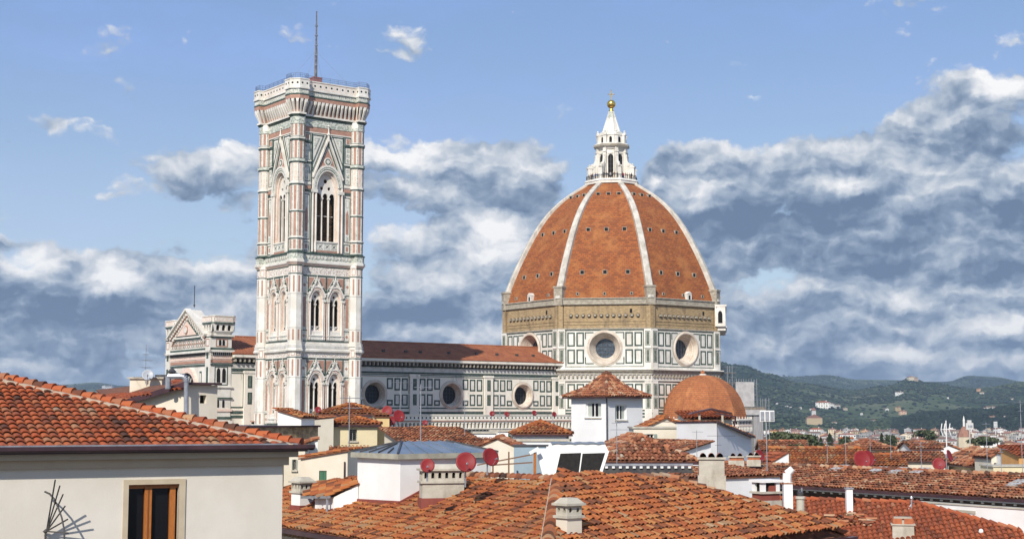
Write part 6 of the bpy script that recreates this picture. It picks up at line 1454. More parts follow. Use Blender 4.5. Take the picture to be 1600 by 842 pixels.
b.add([tuple(q - ol_ - Vector((0, 0, z))) for z in (.2, .3) for q in (g1 + pb * .1, g2 + pb * .1, w2, w1)], [(0, 1, 2, 3), (7, 6, 5, 4), (0, 4, 5, 1)], 1)
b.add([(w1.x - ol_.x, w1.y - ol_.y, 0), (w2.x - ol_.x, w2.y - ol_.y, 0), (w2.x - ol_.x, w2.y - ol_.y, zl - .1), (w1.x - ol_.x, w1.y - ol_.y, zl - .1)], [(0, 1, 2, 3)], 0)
b.build('wall', [WHITE, mat('eave_boards_and_shade', (.08, .055, .04), (.12, .08, .06), 3)], lr)
b = MB(); wa, wb_ = g1 + pb * 1.15 - ol_, g2 + pb * 1.15 - ol_; b.bar((wa.x, wa.y, zl - .62), (wb_.x, wb_.y, zl - .62), .06, .62, 0); b.build('eave_shade_strip', [MATS['eave_boards_and_shade']], lr)  # dark strip on the wall: shade of the deep eaves put into colour
nlr = (g2 - g1).cross(h1 - g1).normalized()
for (px, py) in ((1312, 733), (1372, 736), (1404, 737), (1437, 738), (1590, 757)):
    p = ray_plane(px, py, g1, nlr); b = MB(); up_ = (h1 - g1).normalized(); sd_ = ed
    q = p - ol_ + Vector((0, 0, .14)); b.add([tuple(q + sd_ * x + up_ * y) for x, y in ((-.35, -.45), (.35, -.45), (.35, .45), (-.35, .45))] + [tuple(q - Vector((0, 0, .1)) + sd_ * x + up_ * y) for x, y in ((-.35, -.45), (.35, -.45), (.35, .45), (-.35, .45))], [(0, 1, 2, 3), (0, 4, 5, 1), (1, 5, 6, 2), (2, 6, 7, 3), (3, 7, 4, 0)], 0)
    b.build('skylight', [mat('grey_sheet', (.42, .42, .40), (.3, .3, .29), 3) if 'grey_sheet' not in MATS else MATS['grey_sheet']], lro)
# white post carrying the eave and white parapet
b = MB(); b.box(-.13, .13, -.13, .13, -1.2, .78, 0); b.box(-.17, .17, -.17, .17, .78, .84, 1); b.build('white_flue', [WHITE, METAL], None, tuple(inv(1327, 793, 61)), label='short plain white square flue under the dark eaves', cat='flue pipe')
b = MB(); a_ = inv(1425, 783, 61.5); c_ = inv(1660, 800, 55); a_.z = c_.z = (zat(784, 61.5) + zat(797, 56)) / 2; d_ = (c_ - a_); Lb = d_.length
b.box(0, Lb, 0, .3, -6, 0, 0); b.box(0, Lb, -.04, .34, 0, .05, 1); b.box(Lb * .27, Lb * .45, -.03, 0, -.3, -.18, 1)
b.build('parapet_wall', [WHITE, STONE], None, tuple(a_), math.atan2(d_.y, d_.x), label='blank white parapet wall above the red roof at bottom right', cat='wall')
# ------------------------------------------------ dishes, antennas
dish(1347, 718, 88, .55, 10, 'red satellite dish, left one of the overlapping pair on the long brown roof', DISH, 20, .2)
dish(1356, 716, 90, .5, 32, 'red satellite dish, right one of the overlapping pair on the long brown roof', DISH, 20, .2)
dish(1467, 725, 84, .37, -8, 'round red satellite dish facing forward on the long brown roof at right', DISH, 22, .2)
dish(1483, 712, 86, .36, 55, 'red satellite dish turned edge-on beside the round one at right', DISH, 18, .4)
dish(1187, 712, 88, .38, 45, 'red satellite dish beside the sloping white side wall', DISH, 20, .3)
dish(605, 642, 97, .36, 0, 'red satellite dish, top left of three beside the nave windows', DISH, 20, .5)
dish(623, 650, 97, .42, 30, 'red satellite dish, right one of three beside the nave windows', DISH, 20, .5)
dish(610, 657, 96, .33, 25, 'red satellite dish, lowest of three beside the nave windows', DISH, 20, .4)
dish(497, 640, 98, .22, 20, 'tiny red satellite dish at the left end of the upper hip roof', DISH, 20, .2)
dish(664, 660, 110, .2, 10, 'dark red little dish under the first round nave window', DISH, 20, .3)
for i, (px, py, ww_) in enumerate(((769, 646, 'second'), (792, 647, 'third'), (835, 645, 'fourth'), (866, 647, 'last'))):
    dish(px, py, 118, .22, 15 + i * 9, 'little red satellite dish, %s in the row below the nave wall panels' % ww_, DISH, 20, .6)
antenna(545, 618, 738, 74, 'tall white mast with many thin wires in front of the barred window', [(.97, 1.2, 7, .5, 40), (.84, .9, 5, .5, 10), (.12, .5, 4, .3, 20)], .028, m=METAL)
antenna(657, 600, 700, 76, 'tall pale mast with box aerials in front of the first nave bay', [(.95, .9, 6, .4, 20), (.52, .5, 4, .5, 0)], .03)
antenna(625, 596, 662, 98, 'thin mast with a long yagi right of the red dishes', [(.98, 1.6, 8, .6, 30), (.7, 1.2, 5, .4, 0)], .022)
antenna(726, 625, 692, 88, 'thin mast before the third nave pilaster', [(.97, .8, 5, .4, 60), (.8, .6, 4, .3, 0)], .02)
antenna(781, 615, 690, 80, 'thin green-grey mast left of the low reddish hip roof', [(.55, .5, 4, .35, 30)], .022)
antenna(964, 655, 735, 64, 'thin aerial with crossed rods in front of the white square tower house', [(.93, .5, 4, .35, 70), (.8, .75, 5, .4, 5), (.55, .35, 3, .2, 40)], .016)
antenna(1089, 672, 720, 72, 'short aerial at the right end of the weathered red roof', [(.95, .5, 4, .3, 30)], .016)
antenna(1121, 655, 712, 89, 'aerial with two long horizontal yagis against the white block', [(.55, 1.7, 8, .25, 0), (.0, 1.0, 5, .2, 0), (.3, .4, 4, .2, 0)], .016, m=DMETAL)
antenna(1199, 648, 752, 66, 'tall bright mast at the left end of the long brown roof', [(.02, .6, 4, .5, 30), (.12, .35, 4, .3, 100)], .022)
b = MB(); b.box(-.33, .33, -.08, .08, -.5, .0, 0)
for i in range(3): b.box(-.3 + .22 * i, -.14 + .22 * i, -.12, -.08, -.45, -.05, 1)
b.build('panel_aerial', [FRW, METAL], None, tuple(inv(1198, 641, 66)), label='white rectangular panel aerial on top of the tall mast beside the scaffolding', cat='antenna')
for i, (px, t_, b2, Y, lb) in enumerate(((1322, 668, 728, 110, 'thin mast above the orange roof left of the red dish pair'), (1360, 673, 712, 118, 'thin T shaped aerial behind the red dish pair'), (1392, 668, 716, 125, 'thin mast with rods, first right of the red dish pair'), (1543, 660, 735, 96, 'tall thin aerial mast behind the round red dish'), (1598, 625, 740, 90, 'tall aerial mast with a long yagi at the far right edge'), (1440, 690, 735, 105, 'short thin mast behind the cream wall at right'), (1565, 700, 740, 90, 'low comb aerial in front of the cream house at right'), (1293, 690, 722, 120, 'short mast on the bright orange roof'))):
    antenna(px, t_, b2, Y, lb, [(.97, 1.3 if px == 1598 else .9, 8 if px == 1598 else 5, .5, 15 + 20 * i), (.85, .6, 4, .3, 70)], .022)
# scaffolding beside the small brick dome
sc = empty('scaffolding', tuple(inv(1175, 650, 372) - Vector((0, 0, 30))), math.radians(15), 'metal scaffolding with pale sheeting and grey netting beside the small brick dome', 'scaffolding')
k = 372 / F; b = MB(); X = lambda px: (px - 1175) * k; Zz = lambda py: 30 + (650 - py) * k
for x in (1128, 1135, 1143, 1150, 1158, 1166, 1175, 1184): 
    for dy in (0, 1.6): b.tube((X(x), dy, 5), (X(x), dy, Zz(572 if x < 1150 else 592)), .1, 0, 4)
for x in (1190, 1198, 1204):
    for dy in (0, 1.6): b.tube((X(x), dy, 5), (X(x), dy, Zz(622)), .1, 0, 4)
for y in (575, 582, 590, 598, 607, 616, 625, 634, 643):
    x1_ = 1150 if y < 592 else (1184 if y < 622 else 1204)
    for dy in (0, 1.6): b.tube((X(1128), dy, Zz(y)), (X(x1_), dy, Zz(y)), .05, 0, 4)
b.build('pole_frame', [METAL], sc)
b = MB(); 
for y in (584, 600, 618, 634): b.box(X(1128), X(1150 if y < 592 else 1182), 0, 1.6, Zz(y), Zz(y) + .12, 0)
b.box(X(1160), X(1196), -.8, 2.4, Zz(648), Zz(636), 0); b.build('deck', [mat('scaffold_board', (.26, .22, .17), (.18, .15, .12), 2)], sc)
b = MB(); b.box(X(1148), X(1179), -.15, -.1, Zz(635), Zz(597), 0); b.box(X(1145), X(1196), -.95, -.85, Zz(648), Zz(640), 0); b.build('sheeting', [mat('pale_sheeting', (.50, .48, .46), (.40, .38, .37), .8)], sc)
b = MB(); b.box(X(1176), X(1192), -.5, 1.5, 2, Zz(649), 0); b.build('netting', [mat('grey_netting', (.26, .25, .25), (.36, .35, .34), 1.5, stretch=(3, 3, .3))], sc)
# ================================================================ GROUND, HILLS, CITY, TREES
from mathutils import noise as mn
def interp(tab, x):
    if x <= tab[0][0]: return tab[0][1]
    for (a, c), (d, e) in zip(tab, tab[1:]):
        if x <= d: t = (x - a) / (d - a); t = t * t * (3 - 2 * t); return c + (e - c) * t
    return tab[-1][1]
GR = mat('town_ground', (0.10, 0.095, 0.085), (0.16, 0.14, 0.12), 0.02, rough=.95)
b = MB(); b.add([(-20000, -400, 0), (20000, -400, 0), (20000, 26000, 0), (-20000, 26000, 0)], [(0, 1, 2, 3)], 0); b.build('ground', [GR], kind='structure')
RA_ = [(-900, 596), (-300, 606), (0, 606), (100, 602), (150, 598), (195, 603), (400, 606), (700, 596), (1000, 585), (1150, 592), (1230, 589), (1290, 586), (1340, 594), (1400, 595), (1440, 597), (1480, 597), (1510, 588), (1552, 590), (1600, 598), (1750, 602), (2100, 590), (2600, 606)]
RB_ = [(-900, 660), (400, 650), (900, 600), (1050, 578), (1125, 569), (1160, 573), (1200, 586), (1250, 600), (1330, 611), (1385, 604), (1422, 593.5), (1450, 601), (1520, 611), (1600, 602), (1750, 612), (2600, 640)]
RC_ = [(-900, 672), (900, 650), (1130, 648), (1230, 652), (1330, 660), (1400, 655), (1450, 647), (1520, 643), (1600, 636), (1700, 632), (2600, 660)]
def hgt(X, Y):
    u = 800 + F * X / Y; h = 0.0
    for tab, yr, w_, back in ((RA_, 8200, 3200, 3000), (RB_, 4700, 1900, 1800), (RC_, 2900, 800, 900)):
        c = (650 - interp(tab, u)) / F * yr + 30
        if c < 0: c = 0
        t = (Y - (yr - w_)) / w_ if Y < yr else 1 - (Y - yr) / back
        t = max(0, min(1, t)); t = t * t * (3 - 2 * t)
        h = max(h, c * t)
    k = min(1, h / 40)
    nz = (mn.fractal(Vector((X / 520, Y / 700, 1.3)), 1.0, 2.1, 5) * 20 * min(1, h / 120)) * (1 - .0) * k
    if Y > 7600 or 4500 < Y < 4900: nz *= .25
    return h + nz - 2.0 * (1 - k)
HILL = bpy.data.materials.new('wooded_hillside'); HILL.use_nodes = True; t_ = HILL.node_tree; t_.nodes.clear(); q = NB(t_)
bs = q.n('ShaderNodeBsdfPrincipled'); ot = q.n('ShaderNodeOutputMaterial'); t_.links.new(bs.outputs[0], ot.inputs[0]); bs.inputs['Roughness'].default_value = 1; bs.inputs['Specular IOR Level'].default_value = 0
co = q.n('ShaderNodeTexCoord').outputs['Object']
n_a = q.noise(q.vm('MULTIPLY', co, (1, .6, 1)), .0022, 8, .62); n_b = q.noise(co, .016, 6, .7)
c1 = q.ramp(q.m('ADD', n_a, q.m('MULTIPLY', q.m('SUBTRACT', n_b, .5), .35)), [(.36, (0.016, 0.028, 0.018)), (.46, (0.035, 0.055, 0.028)), (.53, (0.08, 0.105, 0.05)), (.61, (0.13, 0.145, 0.08)), (.7, (0.17, 0.15, 0.10))])
q.put(bs.inputs['Base Color'], c1)
bn = q.n('ShaderNodeBump'); bn.inputs['Distance'].default_value = 12; bn.inputs['Strength'].default_value = .8; q.put(bn.inputs['Height'], q.noise(co, .03, 6, .7)); t_.links.new(bn.outputs[0], bs.inputs['Normal'])
b = MB(); us = list(range(-900, 2610, 11)); ys = [2050 + 100 * i for i in range(62)] + [8300, 8700, 9500, 10500, 11500]
vs_ = []
for Y in ys:
    for u in us: X = (u - 800) / F * Y; vs_.append((X, Y, hgt(X, Y)))
nu = len(us); b.add(vs_, [(j * nu + i, j * nu + i + 1, (j + 1) * nu + i + 1, (j + 1) * nu + i) for j in range(len(ys) - 1) for i in range(nu - 1)], 0)
b.build('hills', [HILL], kind='structure', smooth=True)
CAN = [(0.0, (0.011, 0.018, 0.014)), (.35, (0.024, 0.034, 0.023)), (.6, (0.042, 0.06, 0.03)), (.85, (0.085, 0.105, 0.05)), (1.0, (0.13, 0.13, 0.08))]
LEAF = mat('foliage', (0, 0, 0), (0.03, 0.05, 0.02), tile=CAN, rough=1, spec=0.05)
rn = random.Random(11); b = MB()
ico = [(0, 0, 1), (.9, 0, .3), (.28, .85, .35), (-.72, .53, .25), (-.72, -.53, .35), (.28, -.85, .25), (0, 0, -.5)]
icf = [(0, 1, 2), (0, 2, 3), (0, 3, 4), (0, 4, 5), (0, 5, 1), (6, 2, 1), (6, 3, 2), (6, 4, 3), (6, 5, 4), (6, 1, 5)]
def canopy(b, x, y, z, s, t, hk=.8):
    a = rn.random() * 6.28; ca, sa = math.cos(a), math.sin(a)
    b.add([(x + s * (p[0] * ca - p[1] * sa) * rn.uniform(.8, 1.2), y + s * (p[0] * sa + p[1] * ca), z + s * hk * (p[2] + .4) * rn.uniform(.8, 1.2)) for p in ico], icf, 0, t)
cnt = 0
while cnt < 36000:
    u = rn.uniform(1080, 1640) if rn.random() < .82 else (rn.uniform(1640, 2000) if rn.random() < .7 else rn.uniform(60, 240)); Y = 2080 + (rn.random() ** 1.3) * 5600; X = (u - 800) / F * Y
    n_ = mn.fractal(Vector((X / 260, Y / 420, 4.2)), 1, 2, 4)
    dense = n_ > .0 or (1390 < u and Y < 3000)
    if not dense and rn.random() < .9: continue
    z = hgt(X, Y)
    if z < 2 and rn.random() < .6: continue
    dk = .12 if (u > 1390 and Y < 3050) else .42 + n_ * .25  # near ridge at right: cloud shadow put into the canopy tone
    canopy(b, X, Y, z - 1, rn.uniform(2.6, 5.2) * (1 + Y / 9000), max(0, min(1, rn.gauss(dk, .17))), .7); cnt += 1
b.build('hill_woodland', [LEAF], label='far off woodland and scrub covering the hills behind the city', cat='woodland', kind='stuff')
def hill_hit(px, py):
    Y = 2060
    while Y < 8200:
        p = inv(px, py, Y)
        if p.z <= hgt(p.x, Y): return Vector((p.x, Y, p.z))
        Y += 20
    return None
# ---- simple far houses: one mesh each, copied
FW = [mat('far_cream', (0.66, 0.58, 0.44), (0.60, 0.52, 0.40), .3, island=True), mat('far_white', (0.74, 0.72, 0.68), (0.66, 0.63, 0.58), .3, island=True), mat('far_yellow', (0.62, 0.45, 0.22), (0.56, 0.40, 0.2), .3, island=True), mat('far_grey', (0.42, 0.41, 0.39), (0.36, 0.35, 0.33), .3, island=True), mat('far_peach', (0.60, 0.38, 0.24), None, island=True)]
FR = [mat('far_red_roof', (0.36, 0.12, 0.06), (0.24, 0.085, 0.045), .8, island=True), mat('far_brown_roof', (0.26, 0.125, 0.075), (0.18, 0.09, 0.055), .8, island=True), mat('far_orange_roof', (0.46, 0.16, 0.06), (0.34, 0.12, 0.05), .8, island=True)]
DWIN = mat('far_window', (0.05, 0.05, 0.055), None, rough=.4); FSH = mat('far_shutter', (0.07, 0.12, 0.08), None)
def far_house(kind, w_, d_, h_, wm, rm):
    b = MB(); rs = min(w_, d_) * .17
    b.box(-w_ / 2, w_ / 2, 0, d_, 0, h_, 0); o_ = .6
    if kind == 'hip':
        k = min(w_, d_) / 2 + o_
        X0, X1, Y0, Y1 = -w_ / 2 - o_, w_ / 2 + o_, -o_, d_ + o_
        if w_ >= d_: R, Q = (X0 + k, d_ / 2, h_ + rs), (X1 - k, d_ / 2, h_ + rs)
        else: R, Q = (0, Y0 + k, h_ + rs), (0, Y1 - k, h_ + rs)
        A, B_, C_, D_ = (X0, Y0, h_ + .02), (X1, Y0, h_ + .02), (X1, Y1, h_ + .02), (X0, Y1, h_ + .02)
        b.add([A, B_, C_, D_, R, Q], [(0, 1, 5, 4), (2, 3, 4, 5), (3, 0, 4), (1, 2, 5), (0, 3, 2, 1)] if w_ >= d_ else [(0, 1, 4), (2, 3, 5), (3, 0, 4, 5), (1, 2, 5, 4), (0, 3, 2, 1)], 1)
    elif kind == 'gx':
        b.add([(-w_ / 2 - .3, -o_, h_), (w_ / 2 + .3, -o_, h_), (w_ / 2 + .3, d_ + o_, h_), (-w_ / 2 - .3, d_ + o_, h_), (-w_ / 2 - .3, d_ / 2, h_ + rs), (w_ / 2 + .3, d_ / 2, h_ + rs)], [(0, 1, 5, 4), (2, 3, 4, 5), (0, 3, 2, 1)], 1); b.add([(-w_ / 2, 0, h_), (-w_ / 2, d_, h_), (-w_ / 2 - .01, d_ / 2, h_ + rs * .95), (w_ / 2, 0, h_), (w_ / 2, d_, h_), (w_ / 2 + .01, d_ / 2, h_ + rs * .95)], [(0, 2, 1), (3, 4, 5)], 0)
    elif kind == 'gy':
        b.add([(-w_ / 2 - o_, -.3, h_ - .1), (0, -.3, h_ + rs), (0, d_ + .3, h_ + rs), (-w_ / 2 - o_, d_ + .3, h_ - .1), (w_ / 2 + o_, -.3, h_ - .1), (w_ / 2 + o_, d_ + .3, h_ - .1)], [(0, 1, 2, 3), (1, 4, 5, 2)], 1); b.add([(-w_ / 2, 0, h_), (w_ / 2, 0, h_), (0, 0, h_ + rs * .95), (-w_ / 2, d_, h_), (w_ / 2, d_, h_), (0, d_, h_ + rs * .95)], [(0, 1, 2), (3, 5, 4)], 0)
    else:
        b.box(-w_ / 2 - .1, w_ / 2 + .1, -.1, d_ + .1, h_, h_ + .5, 0); b.box(-w_ * .2, w_ * .15, d_ * .3, d_ * .7, h_ + .5, h_ + 2.4, 0); b.box(-w_ * .25, w_ * .2, d_ * .25, d_ * .75, h_ + 2.4, h_ + 2.6, 1)
    b.box(w_ * .2, w_ * .2 + .9, d_ * .5, d_ * .5 + .7, h_, h_ + rs + 1.1, 0); b.box(w_ * .2 - .1, w_ * .2 + 1, d_ * .5 - .1, d_ * .5 + .8, h_ + rs + 1.1, h_ + rs + 1.25, 1)
    nf = max(2, int(w_ / 2.6)); fl = int(h_ / 3.3)
    for f in range(fl):
        z = h_ - 2.5 - f * 3.3
        if z < 1: break
        for i in range(nf):
            x = -w_ / 2 + (i + .5) * w_ / nf
            b.box(x - .45, x + .45, -.05, 0.02, z, z + 1.5, 2)
            if (i + f) % 2: b.box(x - .95, x - .47, -.08, .02, z, z + 1.5, 3); b.box(x + .47, x + .95, -.08, .02, z, z + 1.5, 3)
        for i in range(max(1, int(d_ / 3))):
            y = (i + .5) * d_ / max(1, int(d_ / 3)); b.box(-w_ / 2 - .05, -w_ / 2 + .02, y - .45, y + .45, z, z + 1.5, 2)
    return b
PROT = []
cn = ['cream', 'white', 'yellow', 'grey', 'peach']; rnm = ['red', 'brown', 'orange']
specs = [('hip', 13, 11, 15, 0, 0), ('gx', 16, 10, 14, 1, 1), ('gy', 10, 14, 15, 0, 2), ('flat', 13, 10, 16, 1, 1), ('hip', 11, 11, 16, 2, 0), ('gx', 20, 11, 15, 0, 1), ('gx', 12, 9, 13.5, 4, 0), ('hip', 18, 12, 15.5, 1, 0), ('gy', 9, 12, 14, 1, 0), ('flat', 16, 12, 17, 3, 1), ('gx', 14, 10, 15, 3, 2), ('hip', 10, 9, 17, 4, 1)]
kn = {'hip': 'hip roof', 'gx': 'long ridged roof', 'gy': 'gable facing forward', 'flat': 'flat roof'}
for sp_ in specs:
    bb = far_house(sp_[0], *sp_[1:4], 0, 0); me_o = bb.build('far_house', [FW[sp_[4]], FR[sp_[5]], DWIN, FSH]); PROT.append([me_o, sp_, False])
def zone(px): return 'left of the orange roof' if px < 1210 else 'above the orange roof' if px < 1340 else 'above the red dish pair' if px < 1430 else 'round the little church dome' if px < 1530 else 'by the far right edge'
def put_far(i, x, y, z, rz, s, px, band):
    o, sp_, used = PROT[i]
    if used: c = o.copy(); C.objects.link(c)
    else: c = o; PROT[i][2] = True
    c.location = (x, y, z); c.rotation_euler = (0, 0, rz); c.scale = (s, s, s)
    lab = 'far %s house, %s %s%s, %s' % (cn[sp_[4]], rnm[sp_[5]] if sp_[0] != 'flat' else '', kn[sp_[0]], '', band + ' ' + zone(px))
    c['label'] = ' '.join(lab.split()).replace('a orange', 'an orange'); c['category'] = 'house'; c['group'] = 'far city: ' + kn[sp_[0]] + ' ' + cn[sp_[4]] + ' houses, ' + band + ' ' + zone(px)
rn2 = random.Random(5); Y = 265; row = 0
TREES_AT = [(1200, 1290, 300, 420)]
nh = 0
while Y < 2150 and nh < 290:
    x = (1120 - 800) / F * Y - rn2.uniform(0, 12); xe = (1700 - 800) / F * Y
    while x < xe and nh < 290:
        i = rn2.randrange(len(PROT)); w_ = PROT[i][1][1]; s = rn2.uniform(.72, 1.0); rz = rn2.choice([0, 0, .5, -.4, 1.1, .2]) + rn2.gauss(0, .12)
        cx = x + w_ * s / 2; px = 800 + F * cx / Y; top_ = 21.5 - min(7.5, max(0, (Y - 265)) / 75)
        zt_ = PROT[i][1][3] * s; z = rn2.uniform(-1.6, .9) + (top_ - zt_) - 1.5
        band = 'nearest rows' if Y < 420 else ('middle rows' if Y < 900 else 'farthest rows')
        if not (1195 < px < 1300 and 290 < Y < 480):
            put_far(i, cx, Y + rn2.uniform(-6, 6), min(z, 3), rz, s, px, band); nh += 1
        x += w_ * s * rn2.uniform(1.0, 1.5) * (1.2 if Y < 900 else 1.45)
    Y *= 1.1; row += 1
# villas on the slopes
vl = [(1285, 637, 7, 2.2), (1296, 636, 1, 1.4), (1306, 637, 1, 1.3), (1228, 637, 8, 1.0), (1234, 638, 8, .8), (1213, 633, 8, .7), (1404, 618, 1, 1.5), (1424, 594, 0, 1.6), (1431, 595, 11, 1.3), (1528, 613, 11, 1.3), (1533, 617, 0, 1.1), (1402, 643, 4, 1.4), (1410, 648, 6, 1.5), (1385, 642, 8, 1.0), (1546, 641, 1, 1.2), (1540, 641, 1, .8), (1571, 654, 1, .7), (1548, 654, 6, .9), (1303, 664, 0, .8), (1190, 640, 8, .7), (1176, 632, 0, .6), (1250, 640, 8, .8), (1268, 641, 1, .8), (1320, 641, 0, .9), (1345, 648, 8, .8), (1365, 660, 0, .7), (1277, 655, 6, .7), (1440, 612, 8, .6), (1480, 622, 8, .6), (1580, 625, 0, .8), (170, 608, 1, 1.6), (163, 607, 8, 1.4)]
for k_, (px, py, i, s) in enumerate(vl):
    p = hill_hit(px, py)
    if p is None: continue
    o, sp_, used = PROT[i]; c = o.copy() if used else o
    if used: C.objects.link(c)
    PROT[i][2] = True
    sc_ = s * max(1, p.y / 4200); c.location = (p.x, p.y - 8, hgt(p.x, p.y - 8) - 5 * sc_); c.scale = (sc_ * .9, sc_ * .9, sc_ * .75); c.rotation_euler = (0, 0, rn2.uniform(-.4, .3)); c.name = 'hillside_villa'
    c['label'] = 'tiny %s villa with a %s roof on the %s' % (cn[sp_[4]], rnm[sp_[5]], 'hill at far left' if px < 400 else 'wooded slope beside the scaffolding' if px < 1240 else 'green slope above the orange roof' if px < 1340 else 'hillside above the red dish pair' if px < 1450 else 'hillside at the right')
    c['label'] = c['label'].replace('a orange', 'an orange'); c['category'] = 'villa'; c['group'] = 'villas: ' + c['label']
# yellow church on the slope
p = hill_hit(1273, 664) 
b = MB(); b.box(-14, 14, 0, 12, -3, 12, 0); b.extr([(-15, 12), (15, 12), (0, 19)], 0, 12, 1); b.box(-4, 3, 2, 9, 12, 26, 2); b.prism([(-5, 1), (4, 1), (4, 10), (-5, 10)], 26, 31, 1, [(-1, 5), (0, 5), (0, 6), (-1, 6)])
b.build('church', [FW[2], FR[0], FW[1]], None, (p.x, p.y, hgt(p.x, p.y)), label='yellow church with a small white bell turret on the lower green slope', cat='church')
# special nearer houses at the right
house('long bright orange roofed house with a white gable end behind the old brown roof', 1212, 724, 134, -3, 8.6, 6.5, 'gx', 1.35, .3, WHITE, T1, (), tpitch=.34)
house('lower orange roofed house behind the red dish pair', 1338, 727, 138, -6, 4.6, 6, 'gx', .95, .2, WHITE, T1, (), tpitch=.34)
house('yellow and white house with brown hip roof just left of the red dish pair', 1335, 699, 205, 4, 5.2, 6, 'hip', 1.0, .7, YEL, T2, [('f', .8, 1.2, .9, 1.4, 'plain'), ('f', 2.6, 1.2, 1.2, 1.4, 'plain'), ('f', 4.4, 1.2, .9, 1.4, 'plain')], tpitch=.45)
house('cream wall house with a long low brown roof left of the round red dish', 1412, 718, 150, 2, 4.6, 5, 'gx', .6, .3, CREAM, T2, (), tpitch=.4)
house('white house with one dark window above the cream wall house', 1424, 700, 200, 4, 4.2, 5, 'gx', .8, .3, WHITE, T2, [('f', 2.4, 1.2, 1.1, 1.5, 'plain')], tpitch=.45)
house('white flat fronted house right of the one with a dark window', 1462, 702, 210, 3, 3.6, 5, 'gy', .7, .2, WHITE, T2, [('f', 1.4, 1.6, .8, 1.2, 'plain')], tpitch=.45)
house('pale yellow house with a wide brown hip roof at right', 1516, 722, 146, 6, 3.4, 5.5, 'hip', 1.35, 1.0, YEL2, T2, [('f', 1.9, 1.2, .7, 1.0, 'plain')], tpitch=.36)
house('cream gabled house with two small windows beside the wide brown hip roof', 1549, 714, 140, 5, 1.7, 4, 'gy', .6, .15, CREAM, T2, [('f', .45, .9, .4, .75, 'plain'), ('f', 1.2, .8, .4, .8, 'plain')], tpitch=.36)
house('white house with three narrow windows at the right edge', 1570, 710, 138, 4, 2.4, 4, 'sf', .2, .1, WHITE, T2, [('f', .55, 1.25, .32, .75, 'plain'), ('f', 1.1, 1.25, .32, .75, 'plain'), ('f', 1.65, 1.25, .32, .75, 'plain')], tpitch=.36)
house('low cream terrace wall below the houses at the right edge', 1552, 729, 122, 2, 4.5, 3, 'flat', 0, 0, YEL2, T2, ())
house('red roofed house with an orange wall panel cut by the right edge', 1592, 712, 128, 4, 2.4, 4, 'sf', .7, .2, OCH, T3, (), tpitch=.36)
house('brown roofed low house behind the trees, left of the orange roof', 1192, 703, 215, -4, 6.5, 8, 'gx', 1.2, .4, CREAM, T2, (), tpitch=.5)
house('small white gabled house at the left end of the orange roof', 1207, 722, 124, 20, 1.6, 3, 'sl', .8, .05, WHITE, T3, (), tpitch=.34)
# little church dome in the city
p = inv(1507, 690, 640); b = MB(); k = 640 / F
b.prism([(11 * k * math.cos(PI / 4 * i + PI / 8), 11 * k * math.sin(PI / 4 * i + PI / 8)) for i in range(8)], -18, 2.2, 0)
b.build('church_drum', [FW[0]]); o = bpy.data.objects['church_drum']
root = empty('church_dome', tuple(p), 0, 'little conical brick church dome with a pale lantern, in the far city', 'dome'); o.parent = root; o.name = 'drum'
b = MB(); b.lathe([(11.5 * k, 2.2), (9.6 * k, 3.8), (6 * k, 5.5), (2.2 * k, 6.8)], (0, 0, 0), 8, 0, PI / 8); b.build('shell', [FR[2]], root)
b = MB(); b.lathe([(1.8 * k, 6.7), (1.6 * k, 9.0), (2.0 * k, 9.1), (.4 * k, 11.3), (0, 11.6)], (0, 0, 0), 8, 0); b.build('lantern', [FW[1]], root)
# masts in the far city
def lamp_mast(px, yt, yb, Y, label):
    p = inv(px, yb, Y); h = inv(px, yt, Y).z - p.z; b = MB(); o = empty('floodlight_mast', tuple(p), 0, label, 'floodlight'); b.tube((0, 0, -6), (0, 0, h * .8), .45, 0, 6, .3); b.build('mast', [FW[1]], o)
    b = MB(); b.box(-1.8, 1.8, -.4, .4, h * .62, h, 0)
    for i in range(3):
        for j in range(4): b.box(-1.5 + i * 1.1, -.7 + i * 1.1, -.6, -.4, h * .64 + j * h * .09, h * .64 + j * h * .09 + h * .06, 1)
    b.build('lamp_panel', [METAL, FRW], o)
lamp_mast(1556, 658, 684, 1300, 'far stadium floodlight mast at the right, above the roofs')
lamp_mast(1539, 672, 684, 1500, 'smaller far floodlight mast left of the taller one')
o = empty('antenna', tuple(inv(1479, 690, 150)), 0, 'pale mast with pairs of bent white aerial panels above the roofs', 'antenna'); b = MB(); b.tube((0, 0, -1), (0, 0, 2.2), .06, 0, 6); b.build('mast', [FRW], o)
for sx in (-.42, -.1, .42):
    b = MB(); b.tube((sx, 0, 1.9), (sx - .12, 0, 1.2), .05, 0, 6); b.tube((sx - .12, 0, 1.2), (sx + .08, 0, .6), .045, 0, 6); b.tube((sx - .1, 0, 1.25), (0, 0, 1.3), .03, 0, 4); b.build('aerial_panel', [FRW], o)
b = MB(); b.tube((0, 0, -3), (0, 0, 0), .06, 0, 6); b.box(-.4, .4, -.1, .1, 0, .75, 0); b.box(-.25, .2, -.1, .1, .75, 1.05, 0); b.box(-.2, -.05, -.13, -.1, .25, .5, 1); b.box(.0, .28, -.13, -.1, .25, .5, 1)
b.build('panel_aerial', [FW[1], METAL], None, tuple(inv(1515, 671, 160)), label='white box shaped panel aerial above the little church dome', cat='antenna')
